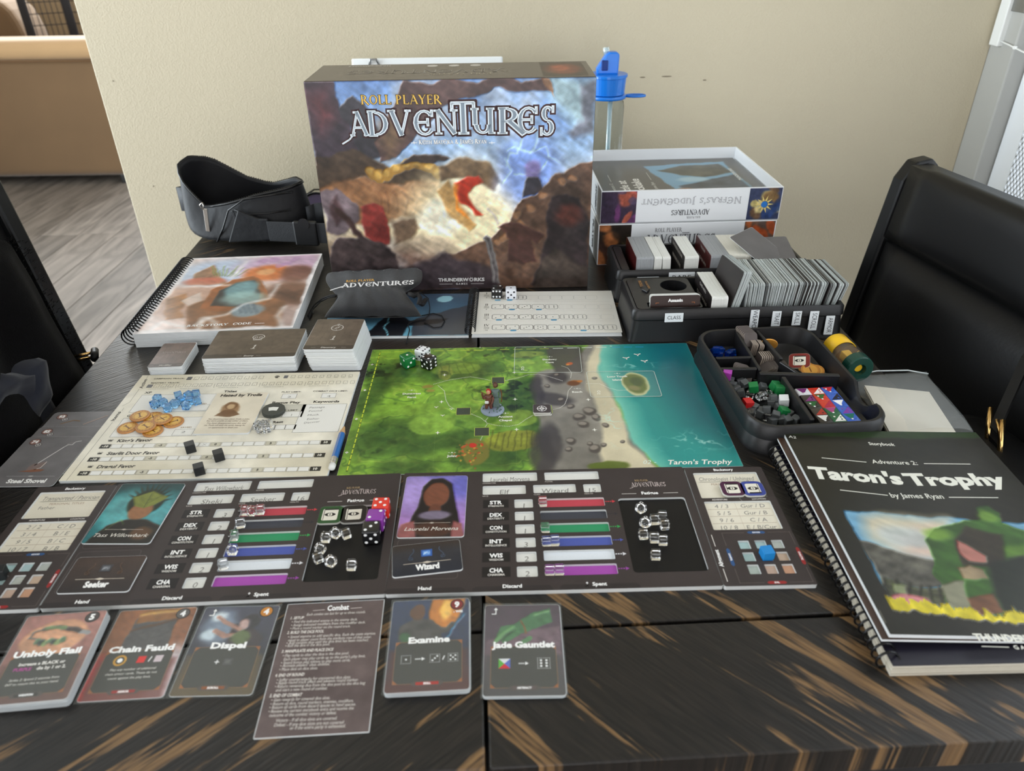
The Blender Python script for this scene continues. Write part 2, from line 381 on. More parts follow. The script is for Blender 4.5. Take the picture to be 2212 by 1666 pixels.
class Frame:
    """local frame of a flat thing lying on the table, fitted to its four photographed corners (TL, TR, BR, BL)"""
    def __init__(s, px, z=0.0):
        q = [P(u, v, z) for u, v in px]; s.z = z; s.c = sum(q)/4
        ex = (q[1]-q[0]+q[2]-q[3])/2; ey = (q[0]-q[3]+q[1]-q[2])/2
        s.w, s.h = float(np.hypot(*ex)), float(np.hypot(*ey))
        s.a = math.atan2(ex[1]-ey[0], ex[0]+ey[1])
    def L(s, u, v):
        d = P(u, v, s.z)-s.c; c, n = math.cos(s.a), math.sin(s.a); return np.array([d[0]*c+d[1]*n, -d[0]*n+d[1]*c])
    def loc(s, base=0.0): return (s.c[0], s.c[1], TZ+base)
WHITE, BLACK = (250, 250, 250), (20, 19, 19)
# ------------------------------------------------------------------ the room
def plaster(name, col):
    m = mat(name, col, rough=0.55, var=0.03, vscale=3)
    nt = m.node_tree; b = nt.nodes['Principled BSDF']
    tc = nt.nodes.new('ShaderNodeTexCoord'); n = nt.nodes.new('ShaderNodeTexNoise'); n.inputs['Scale'].default_value = 330; n.inputs['Detail'].default_value = 3
    n.inputs['Roughness'].default_value = 0.45
    nt.links.new(tc.outputs['Object'], n.inputs['Vector'])
    r = nt.nodes.new('ShaderNodeValToRGB'); r.color_ramp.elements[0].position = 0.40; r.color_ramp.elements[1].position = 0.66
    nt.links.new(n.outputs['Fac'], r.inputs[0])
    bp = nt.nodes.new('ShaderNodeBump'); bp.inputs['Strength'].default_value = 0.22; bp.inputs['Distance'].default_value = 0.0016
    nt.links.new(r.outputs[0], bp.inputs['Height']); nt.links.new(bp.outputs[0], b.inputs['Normal']); return m
YW, XL, XR = 1.62, -0.835, 0.969
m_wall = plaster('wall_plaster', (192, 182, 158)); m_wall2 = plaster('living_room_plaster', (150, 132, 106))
m_trim = mat('white_trim_paint', (226, 228, 226), 0.4, var=0.03, vscale=20)
def struct(name, mb, m, **k): return tag(mb.build(name, m, **k), kind='structure')
struct('wall_back', MB().box(((XL+XR)/2, YW+0.06, 1.3), (XR-XL, 0.12, 2.6)), m_wall, bevel=0.002)
# right-hand wall: a patio door starts right in the corner
wr = struct('wall_right', MB().box((XR+0.06, -1.75, 1.3), (0.12, 2.5, 2.6)).box((XR+0.06, 0.56, 2.4), (0.12, 2.12, 0.4)), m_wall2)
struct('wall_far', MB().box((-3.9, 6.15, 1.3), (.7, 0.1, 2.6)).box((-.9, 6.15, 1.3), (1.5, 0.1, 2.6)).box((-2.6, 6.15, .62), (1.9, 0.1, 1.25)).box((-2.6, 6.15, 2.52), (1.9, 0.1, .16)), m_wall2)
struct('wall_left', MB().box((-3.6, 2.8, 1.3), (0.1, 0.8, 2.6)).box((-3.6, 4.7, 1.3), (0.1, 3.0, 2.6)).box((-3.6, -1.9, 1.3), (0.1, 2.6, 2.6)).box((-3.6, 0.8, 2.5), (0.1, 2.8, 0.2)), m_wall2)
struct('ceiling', MB().box((-1.28, 1.6, 2.64), (4.74, 9.2, 0.08)), plaster('ceiling_plaster', (196, 192, 184)))
# patio door beside the back wall
win = thing('window_1', 'tall bright patio door with pale frame beside the cream wall', None, (XR, 0, 0)); win['kind'] = 'structure'
m_frame = mat('door_frame_paint', (172, 172, 168), 0.45, var=0.04, vscale=15); m_frame2 = mat('door_sash_white', (236, 240, 244), 0.35, var=0.02)
MB().box((0.05, 1.60, 1.15), (0.10, 0.118, 2.3)).build('frame', m_frame, win, bevel=0.003)
MB().box((0.055, 1.505, 1.15), (0.05, 0.066, 2.2)).build('sash', m_frame2, win, bevel=0.004)
MB().box((0.055, 0.56, 2.19), (0.05, 1.9, 0.06)).build('head_rail', m_frame2, win, bevel=0.003)
MB().box((0.055, 0.56, 0.04), (0.05, 1.9, 0.08)).build('sill_rail', m_frame2, win, bevel=0.003)
MB().box((0.055, -0.42, 1.15), (0.05, 0.06, 2.2)).build('sash', m_frame2, win, bevel=0.004)
MB().box((0.06, 0.52, 1.12), (0.006, 1.9, 2.1)).build('pane', mat('door_glass', (238, 244, 248), 0.02, trans=1.0, ior=1.03, var=0), win)
MB().box((-0.004, 1.597, 1.07), (0.012, 0.03, 0.11)).build('corner_bead', m_trim, win, bevel=0.002)
# perforated white metal screen tied to the frame, with its edge strip
scr = MB(); pitch = 0.0085; ya, yb, za, zb = 1.28, 1.468, 0.08, 2.12
for s in (1, -1):
    c0 = za-(yb-ya)
    while c0 < zb+(yb-ya):
        pts = []
        for y in (ya, yb):
            z = c0+(y-ya)*1.6 if s > 0 else c0+(yb-y)*1.6
            pts.append((y, z))
        (y0, z0), (y1, z1) = pts
        if max(z0, z1) < zb and min(z0, z1) > za:
            scr.add([(0.020, y0, z0-.0026), (0.020, y1, z1-.0026), (0.020, y1, z1+.0026), (0.020, y0, z0+.0026), (0.0225, y0, z0-.0026), (0.0225, y1, z1-.0026), (0.0225, y1, z1+.0026), (0.0225, y0, z0+.0026)],
                    [(3, 2, 1, 0), (4, 5, 6, 7), (0, 1, 5, 4), (2, 3, 7, 6)])
        c0 += pitch*2
scrd = thing('perforated_screen', 'white perforated metal screen tied along the patio door frame', 'screen', (XR+0.002, 0, 0))
scr.build('mesh_sheet', mat('perforated_metal', (205, 210, 214), 0.4, metal=0.2, var=0.04), scrd)
MB().box((0.021, 1.272, 1.1), (0.008, 0.016, 2.04)).build('edge_strip', mat('cream_strip', (214, 202, 178), 0.5, var=0.03), scrd, bevel=0.002)
scr2 = MB()
for k in range(80):
    scr2.box((0.03, 1.10, 0.09+k*0.0255), (0.002, 0.30, 0.0075))
for k in range(24): scr2.box((0.033, 0.96+k*0.0125, 1.1), (0.002, 0.004, 2.04))
scr2.build('mesh_panel', mat('grey_mesh', (150, 150, 146), 0.45, metal=0.3, var=0.05), scrd)
for zt in (1.02, 0.735):
    t = thing('cable_tie', 'clear plastic cable tie around the patio door frame, %s' % ('just below the metal bracket' if zt > 1 else 'behind the leather chair'), 'cable tie', (XR-0.003, 0, zt), group='cable ties on the door frame')
    MB().tube([(0.0, 1.60, 0.006), (-.003, 1.55, 0.002), (-.003, 1.50, -0.004), (0.0, 1.42, -0.008)], 0.0016, 6).build('strap', mat('clear_tie', (236, 238, 236), 0.3, var=0.02), t, smooth=True)
    MB().box((-.003, 1.53, 0.0), (0.005, 0.008, 0.006)).build('lock_head', MATS['clear_tie'], t, bevel=0.001)
bk = thing('metal_bracket', 'small grey metal bracket screwed to the patio door frame', 'bracket', (XR-0.001, 1.565, 1.105))
MB().box((-.001, 0, 0), (0.003, 0.05, 0.055)).build('plate', mat('bracket_steel', (142, 142, 138), 0.4, metal=0.7, var=0.05), bk, bevel=0.008)
MB().lathe([(0.006, 0), (0.006, 0.002), (0.004, 0.0035)], 12, Matrix.Translation((-.0025, 0, 0)) @ Matrix.Rotation(math.radians(-90), 4, 'Y')).build('screw', mat('screw_brown', (92, 70, 52), 0.4, metal=0.6), bk)
# small marks on the back wall
for (u, v, wd) in ((1388, 167, .012), (1440, 165, .022), (1522, 173, .008), (245, 175, .004), (332, 402, .004)):
    p = PY(u, v, YW); pr = Print(); pr.ell(0, 0, wd/2, .0013, (120, 110, 92), 1, 8)
    o = pr.build('scuff_mark', bpy.data.objects['wall_back']); o.location = (p[0], YW-.0008, TZ+p[2]); o.rotation_euler = (math.radians(90), 0, 0)

# floor of grey laminate planks
floor = struct('floor', MB().box((-1.2, 1.8, -0.02), (5.2, 9.4, 0.036)), mat('floor_joint', (92, 86, 80), 0.7, var=0.05))
def plank_mat(i, col):
    m = mat('laminate_%d' % i, col, 0.6, var=0.0, spec=0.25)
    nt = m.node_tree; b = nt.nodes['Principled BSDF']; tc = nt.nodes.new('ShaderNodeTexCoord'); mp = nt.nodes.new('ShaderNodeMapping')
    mp.inputs['Scale'].default_value = (11, 1.6, 1); mp.inputs['Location'].default_value = (i*3.1, i*1.7, 0); nt.links.new(tc.outputs['Object'], mp.inputs[0])
    n = nt.nodes.new('ShaderNodeTexNoise'); n.inputs['Scale'].default_value = 1.6; n.inputs['Detail'].default_value = 6; n.inputs['Distortion'].default_value = 1.2; nt.links.new(mp.outputs[0], n.inputs['Vector'])
    r = nt.nodes.new('ShaderNodeValToRGB'); c = lin(col); e = r.color_ramp.elements
    e[0].position = .30; e[0].color = (*(c*.55), 1); e[1].position = .62; e[1].color = (*np.minimum(c*1.12, 1), 1)
    nt.links.new(n.outputs['Fac'], r.inputs[0]); nt.links.new(r.outputs[0], b.inputs['Base Color']); return m
PM = [plank_mat(i, c) for i, c in enumerate(((122, 114, 106), (112, 104, 96), (127, 119, 111), (107, 100, 93)))]
pl_me = {}
k = 0; x = -3.4
while x < 0.9:
    y = (1.2 if x < -.9 else -1.6)+rnd.uniform(-.9, 0)
    while y < 6.0:
        if x > -0.9 and y+1.2 > (2.9 if x < -.7 else 1.6): break
        j = rnd.randrange(4)
        if j not in pl_me: pl_me[j] = MB().box((0, 0.6, 0), (0.176, 1.197, 0.008)).mesh('plank'); pl_me[j].materials.append(PM[j])
        o = bpy.data.objects.new('plank', pl_me[j]); COL.objects.link(o); o.parent = floor; o.location = (x, y, 0.0)
        y += 1.2
    x += 0.18
    k += 1
# ------------------------------------------------------------------ living room beyond the wall
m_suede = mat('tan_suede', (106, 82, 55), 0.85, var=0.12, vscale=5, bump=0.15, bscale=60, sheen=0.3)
m_dark = mat('black_plastic_foot', (24, 23, 23), 0.5, var=0.05)
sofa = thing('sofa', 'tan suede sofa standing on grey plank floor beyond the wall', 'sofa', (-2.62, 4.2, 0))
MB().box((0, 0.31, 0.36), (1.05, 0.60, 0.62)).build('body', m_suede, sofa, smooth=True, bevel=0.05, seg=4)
MB().box((0, 0.13, 0.705), (1.03, 0.24, 0.10)).build('back_roll', mat('tan_suede_lit_top', (176, 144, 104), 0.85, var=0.08, vscale=5, sheen=0.3), sofa, smooth=True, bevel=0.045, seg=4)  # paler copy of the suede; daylight on the sofa top put into its colour
MB().tube([(-.5, -.004, .655), (0, -.004, .66), (.5, -.004, .657)], 0.005, 6).build('seam', mat('dark_seam', (104, 78, 52), 0.9), sofa, smooth=True)
for sx in (-.44, .44): MB().box((sx, 0.08, 0.028), (0.07, 0.07, 0.056)).build('foot', m_dark, sofa, bevel=0.01)
so2 = thing('armchair', 'rounded tan suede armchair seen past the sofa back', 'armchair', (-3.47, 5.60, 0))
MB().prism([(-.06, 0), (.36, 0), (.36, .60), (.355, .68), (.34, .75), (.315, .81), (.28, .85), (.23, .88), (.16, .895), (-.06, .90)], 0, 0.30, Matrix.Rotation(math.radians(90), 4, 'X')).build('body', m_suede, so2, bevel=0.04, seg=3)
MB().box((.06, -.15, .905), (.22, .26, .03)).build('dark_throw', mat('dark_throw', (42, 44, 50), 0.9, var=0.1), so2, bevel=0.012)
crate = thing('wire_pet_gate', 'black wire pet gate standing behind the sofa', 'pet gate', (-2.80, 5.27, 0))
m_wire = mat('black_wire', (34, 33, 36), 0.45, metal=0.3, var=0.05)
for xx in (-.19, .02): MB().box((xx, -.1 if xx < 0 else .02, .55), (.05, .02, 1.1)).build('upright', m_wire, crate, bevel=0.004)
g = MB()
for k in range(7): g.tube([(-.16+k*.026, -.085+k*.015, .02), (-.16+k*.026, -.085+k*.015, 1.08)], .0026, 5)
for k in range(16): g.tube([(-.19, -.1, .08+k*.065), (.02, .02, .08+k*.065)], .0028, 5)
g.build('wire_panel', m_wire, crate)
g = MB()
for k in range(16): g.tube([(.06+k*.04, .02, .02), (.06+k*.04, .02, 1.08)], .0022, 5)
for k in range(16): g.tube([(.03, .02, .08+k*.065), (.7, .02, .08+k*.065)], .0028, 5)
g.build('wire_panel', m_wire, crate)

# ------------------------------------------------------------------ the table
TA = math.radians(2.3)
table = thing('dining_table', 'dark distressed wooden dining table with worn chevron planks', 'table', (0, 0.29, 0), TA)
def table_wood(name, ang, front=True):
    m = bpy.data.materials.new(name); m.use_nodes = True; nt = m.node_tree; b = nt.nodes['Principled BSDF']
    N = lambda t: nt.nodes.new(t); Lk = nt.links.new
    tc = N('ShaderNodeTexCoord'); mp = N('ShaderNodeMapping'); mp.inputs['Rotation'].default_value = (0, 0, -ang); Lk(tc.outputs['Object'], mp.inputs[0])
    st = N('ShaderNodeMapping'); st.inputs['Scale'].default_value = (7, 75, 1); Lk(mp.outputs[0], st.inputs[0])
    n1 = N('ShaderNodeTexNoise'); n1.inputs['Scale'].default_value = 1.0; n1.inputs['Detail'].default_value = 5; n1.inputs['Distortion'].default_value = 0.6; Lk(st.outputs[0], n1.inputs['Vector'])
    n2 = N('ShaderNodeTexNoise'); n2.inputs['Scale'].default_value = 5.5; n2.inputs['Detail'].default_value = 2; Lk(tc.outputs['Object'], n2.inputs['Vector'])
    st3 = N('ShaderNodeMapping'); st3.inputs['Scale'].default_value = (30, 420, 1); Lk(mp.outputs[0], st3.inputs[0])
    n3 = N('ShaderNodeTexNoise'); n3.inputs['Scale'].default_value = 1.0; n3.inputs['Detail'].default_value = 4; Lk(st3.outputs[0], n3.inputs['Vector'])
    # wear is heaviest along the near side, where arms rest
    sp = N('ShaderNodeSeparateXYZ'); Lk(tc.outputs['Object'], sp.inputs[0])
    wr_ = N('ShaderNodeMapRange'); wr_.inputs['From Min'].default_value = 0.0; wr_.inputs['From Max'].default_value = 0.45; wr_.inputs['To Min'].default_value = 0.10; wr_.inputs['To Max'].default_value = 0.0; Lk(sp.outputs['Y'], wr_.inputs['Value'])
    wx = N('ShaderNodeMapRange'); wx.inputs['From Min'].default_value = -0.1; wx.inputs['From Max'].default_value = 0.3; wx.inputs['To Min'].default_value = -0.05; wx.inputs['To Max'].default_value = 0.045; Lk(sp.outputs['X'], wx.inputs['Value'])
    a0 = N('ShaderNodeMath'); a0.operation = 'ADD'; Lk(wr_.outputs[0], a0.inputs[0]); Lk(wx.outputs[0], a0.inputs[1])
    a1 = N('ShaderNodeMath'); a1.operation = 'MULTIPLY_ADD'; Lk(n2.outputs['Fac'], a1.inputs[0]); a1.inputs[1].default_value = 0.55; Lk(n1.outputs['Fac'], a1.inputs[2])
    a2 = N('ShaderNodeMath'); a2.operation = 'ADD'; Lk(a1.outputs[0], a2.inputs[0]); Lk(a0.outputs[0], a2.inputs[1])
    a3 = N('ShaderNodeMath'); a3.operation = 'MULTIPLY_ADD'; Lk(n3.outputs['Fac'], a3.inputs[0]); a3.inputs[1].default_value = 0.28; Lk(a2.outputs[0], a3.inputs[2])
    r = N('ShaderNodeValToRGB'); e = r.color_ramp.elements; e[0].position = 0.53; e[0].color = (0, 0, 0, 1); e[1].position = 0.56; e[1].color = (1, 1, 1, 1)
    mr = N('ShaderNodeMapRange'); mr.inputs['From Min'].default_value = 0.0; mr.inputs['From Max'].default_value = 2.0; Lk(a3.outputs[0], mr.inputs['Value']); Lk(mr.outputs[0], r.inputs[0])
    dk = N('ShaderNodeValToRGB'); e = dk.color_ramp.elements; e[0].position = .35; e[0].color = (*lin((9, 8, 8)), 1); e[1].position = .7; e[1].color = (*lin((34, 29, 26)), 1); Lk(n3.outputs['Fac'], dk.inputs[0])
    lt = N('ShaderNodeValToRGB'); e = lt.color_ramp.elements; e[0].position = .3; e[0].color = (*lin((78, 58, 38)), 1); e[1].position = .75; e[1].color = (*lin((132, 102, 66)), 1); Lk(n3.outputs['Fac'], lt.inputs[0])
    mx = N('ShaderNodeMixRGB'); Lk(r.outputs[0], mx.inputs[0]); Lk(dk.outputs[0], mx.inputs[1]); Lk(lt.outputs[0], mx.inputs[2]); Lk(mx.outputs[0], b.inputs['Base Color'])
    b.inputs['Roughness'].default_value = 0.38; b.inputs['Specular IOR Level'].default_value = 0.5
    sb = N('ShaderNodeMath'); sb.operation = 'MULTIPLY_ADD'; Lk(r.outputs[0], sb.inputs[0]); sb.inputs[1].default_value = -0.35; Lk(n3.outputs['Fac'], sb.inputs[2])
    bp = N('ShaderNodeBump'); bp.inputs['Strength'].default_value = 0.5; bp.inputs['Distance'].default_value = 0.0012; Lk(sb.outputs[0], bp.inputs['Height']); Lk(bp.outputs[0], b.inputs['Normal'])
    return m
mwr = table_wood('worn_wood_right', math.radians(-46)); mwl = table_wood('worn_wood_left', math.radians(40))
xl, xs, xr_ = -0.5236, -0.0205, 0.4825; g2 = 0.0013
for (a, b2, mm) in ((xl, xs-g2, mwl), (xs+g2, xr_, mwr)):
    for (y0, y1) in ((0, 0.1125), (0.1155, 1.172), (1.175, 1.29)):
        MB().box(((a+b2)/2, (y0+y1)/2, TZ-0.014), (b2-a, y1-y0, 0.028)).build('top_board', mm, table, bevel=0.0016, seg=2)
m_blk = mat('black_table_paint', (30, 31, 34), 0.38, var=0.15, vscale=25, bump=0.1, bscale=80)
MB().box(((xl+xr_)/2, 0.645, TZ-0.036), (xr_-xl-0.006, 1.28, 0.016)).build('underlay', m_blk, table)
for (cx, cy, sx, sy) in (((xl+xr_)/2, 0.03, xr_-xl-.06, .025), ((xl+xr_)/2, 1.26, xr_-xl-.06, .025), (xl+.045, .645, .025, 1.2), (xr_-.045, .645, .025, 1.2)):
    MB().box((cx, cy, TZ-0.095), (sx, sy, 0.10)).build('apron', m_blk, table, bevel=0.003)
for lx in (xl+.055, xr_-.055):
    for ly in (.05, 1.24): MB().box((lx, ly, (TZ-.045)/2), (.07, .07, TZ-.045)).build('leg', m_blk, table, bevel=0.004)

# ------------------------------------------------------------------ chairs
m_leather = mat('black_leather', (13, 13, 14), 0.5, var=0.12, vscale=18, bump=0.12, bscale=220, spec=0.3)
m_chair = mat('black_lacquer_wood', (12, 12, 13), 0.38, var=0.1, vscale=14, spec=0.35)
def chair(label, loc, rz, h=0.93, seat=True):
    """seat faces -x; the backrest leans outward towards +x"""
    t = thing('dining_chair', label, 'chair', loc, rz)
    def lean(z): return 0.03+max(0, z-0.45)*0.13
    W2 = 0.225
    for sy in (-1, 1):
        pts = [(lean(z), z) for z in (0.45, 0.6, 0.75, h-.03, h)]
        prof = [(x-.018, z) for x, z in pts[:-1]]+[(lean(h)-.006, h-.004), (lean(h)+.02, h), (lean(h)+.034, h-.012)]+[(x+.026, z) for x, z in pts[::-1][1:]]
        m = Matrix.Translation((0, sy*W2+.013, 0)) @ Matrix.Rotation(math.radians(90), 4, 'X')
        MB().prism(prof, 0, 0.026, m).build('stile', m_chair, t, bevel=0.004)
        MB().box((0.03, sy*W2, 0.225), (.042, .036, .45)).build('leg', m_chair, t, bevel=0.004)
        MB().box((-.38, sy*(W2-.01), 0.215), (.04, .04, .43)).build('leg', m_chair, t, bevel=0.004)
    def panel(z0, z1, bul, th, name, mm, back=0.0):
        v = []; f = []; ny, nz = 10, 8
        for i in range(nz+1):
            for j in range(ny+1):
                a = j/ny*2-1; c = i/nz*2-1; z = z0+(z1-z0)*i/nz
                b = bul*(1-a**6)*(1-c**6)
                v.append((lean(z)+back-b-th/2, a*(W2-.016), z))
        n = len(v); v += [(x+b2*0+th+ (lean(0)-lean(0)), y, z) for (x, y, z), b2 in zip([(lean(z0+(z1-z0)*(k//(ny+1))/nz)+back-th/2, v[k][1], v[k][2]) for k in range(n)], range(n))]
        for i in range(nz):
            for j in range(ny):
                q = i*(ny+1)+j; f += [(q, q+ny+1, q+ny+2, q+1), (n+q, n+q+1, n+q+ny+2, n+q+ny+1)]
        edge = [j for j in range(ny+1)]+[i*(ny+1)+ny for i in range(1, nz+1)]+[nz*(ny+1)+j for j in range(ny-1, -1, -1)]+[i*(ny+1) for i in range(nz-1, 0, -1)]
        for k in range(len(edge)): a, b = edge[k], edge[(k+1) % len(edge)]; f.append((a, b, n+b, n+a))
        MB().add(v, f).build(name, mm, t, smooth=True)
    panel(h-.115, h-.006, .006, .034, 'top_rail', m_chair)
    panel(.50, h-.122, .016, .03, 'back_pad', m_leather, .004)
    MB().box((-.17, 0, .425), (.44, .45, .05)).build('seat_frame', m_chair, t, bevel=.006)
    MB().box((-.175, 0, .475), (.45, .46, .055)).build('seat', m_leather, t, smooth=True, bevel=.022, seg=4)
    return t
chair('black leather dining chair beside the zip bag of card sleeves', (0.555, 0.87, 0), math.radians(11))
chair('black dining chair with a dark jacket over its backrest', (-0.56, 0.68, 0), math.radians(180-3), h=1.06)
# ------------------------------------------------------------------ shared small pieces
m_core = mat('grey_board_core', (205, 208, 208), 0.8, var=0.05, vscale=200)
m_paper = mat('white_card_stock', (232, 236, 238), 0.6, var=0.03, vscale=200)
m_brown = mat('brown_board_print', (62, 55, 54), 0.5, var=0.22, vscale=28, spec=.3)
m_sleeve = mat('clear_sleeve', (222, 228, 226), 0.12, alpha=0.05, var=0.0, spec=0.6)
CREAM, INKC, PENCIL = (226, 222, 208), (54, 50, 46), (128, 126, 122)

def crop(fr, x0, y0, sc): return lambda x, y: fr.L(x0+x/sc, y0+y/sc)

# ------------------------------------------------------------------ the two dual-layer player boards
FR = Frame([(871, 1021), (1474, 1010), (1565, 1266), (834, 1284)], 0.0043)
FW = Frame([(1475, 1010), (1644, 1010), (1769, 1263), (1566, 1267)], 0.0043)
FLm = Frame([(256, 1046), (868, 1021), (832, 1284), (81, 1316)], 0.0043)
FLw = Frame([(85, 1051), (254, 1046), (78, 1317), (-133, 1327)], 0.0043)
WW, WH = FR.w-.0006, FR.h
def span(a, b): return (min(a[0], b[0]), min(a[1], b[1]), max(a[0], b[0]), max(a[1], b[1]))
c3 = crop(FR, 820, 1000, 4.254); c4 = crop(FR, 1300, 980, 4.608); w4 = crop(FW, 1300, 980, 4.608)
def rows(a0, b0, a1, b1):
    """six stat rows between the first and last measured rectangles"""
    r0, r1 = span(a0, b0), span(a1, b1)
    x0, x1 = (r0[0]+r1[0])/2, (r0[2]+r1[2])/2; h = ((r0[3]-r0[1])+(r1[3]-r1[1]))/2
    out = []
    for k in range(6):
        t = k/5; yc = (r0[1]+r0[3])/2*(1-t)+(r1[1]+r1[3])/2*t; out.append((x0, yc-h/2, x1, yc+h/2))
    return out
fields = [span(c3(948, 100), c3(1450, 165)), span(c3(1512, 90), c3(2018, 150)), span(c3(948, 215), c3(1345, 285)), span(c3(1410, 205), c3(1808, 270)), span(c3(1868, 198), c3(2040, 268))]
stats = rows(c3(1233, 338), c3(1405, 412), c3(1265, 955), c3(1462, 1045))
tracks = rows(c3(1462, 332), c3(2068, 395), c3(1520, 940), c3(2200, 1022))
tags_ = rows(c3(948, 343), c3(1183, 412), c3(945, 960), c3(1208, 1048))
tx0 = tracks[0][0]; tracks = [(tx0, t[1], t[2], t[3]) for t in tracks]
_wl = [c4(150, 445), c4(820, 435), c4(1070, 1165), c4(330, 1190)]
well = ((_wl[0][0]+_wl[3][0])/2, (_wl[2][1]+_wl[3][1])/2, (_wl[1][0]+_wl[2][0])/2, (_wl[0][1]+_wl[1][1])/2)
TCOL = [(196, 72, 86), (66, 68, 78), (52, 150, 102), (82, 96, 176), (226, 232, 240), (168, 80, 176)]
NAMES = [('STR', 'STRENGTH'), ('DEX', 'DEXTERITY'), ('CON', 'CONSTITUTION'), ('INT', 'INTELLIGENCE'), ('WIS', 'WISDOM'), ('CHA', 'CHARISMA')]
wing_win = [span(w4(905, 195), w4(1650, 432)), span(w4(1015, 480), w4(1805, 748))]
_a = [span(w4(1350, 868), w4(1490, 948)), span(w4(1785, 1100), w4(1940, 1192))]
cells = []
for i in range(3):
    for j in range(3):
        t0 = [_a[0][q] for q in range(4)]; t1 = [_a[1][q] for q in range(4)]
        tx, ty = j/2, i/2
        cells.append((t0[0]*(1-tx)+t1[0]*tx, t0[1]*(1-ty)+t1[1]*ty, t0[2]*(1-tx)+t1[2]*tx, t0[3]*(1-ty)+t1[3]*ty))
wx_shift = -sum((c[0]+c[2])/2 for c in cells)/9*0
CELLC = [(176, 206, 208), (178, 204, 208), (186, 192, 188), (170, 196, 196), (186, 190, 184), (200, 176, 156), (178, 190, 184), (196, 170, 154), (204, 158, 130)]
def rloop(r, rad=.0012): return rrect(r[2]-r[0], r[3]-r[1], rad, 2, (r[0]+r[2])/2, (r[1]+r[3])/2)
def adv_logo(pr, x, y, h, w, col, col2, lay=2, ang=0.0, edge=None):
    """small two-line title: ROLL PLAYER over ADVENTURES"""
    if edge: pr.text('ADVeNTUReS', x, y, h, edge, lay, w=w, serif=True, ang=ang, grow=.07)
    pr.text('ADVeNTUReS', x, y, h, col, lay+1, w=w, serif=True, ang=ang)
    ca, sa = math.cos(ang), math.sin(ang); ox, oy = -w*.18, h*1.28
    pr.text('ROLL PLAYER', x+ox*ca-oy*sa, y+ox*sa+oy*ca, h*.42, col2, lay+1, w=w*.38, serif=True, ang=ang)
    a = np.array([x-w*.46, y]); n = np.array([ca, sa]); u = np.array([-sa, ca])
    pr.line([np.array([x, y])-n*w*.43+u*h*.1, np.array([x, y])-n*w*.5-u*h*.22, np.array([x, y])-n*w*.56-u*h*.32], h*.09, col, lay+1)
    pr.line([np.array([x, y])+n*w*.02+u*h*1.14, np.array([x, y])+n*w*.12+u*h*1.14], h*.07, col, lay+1)
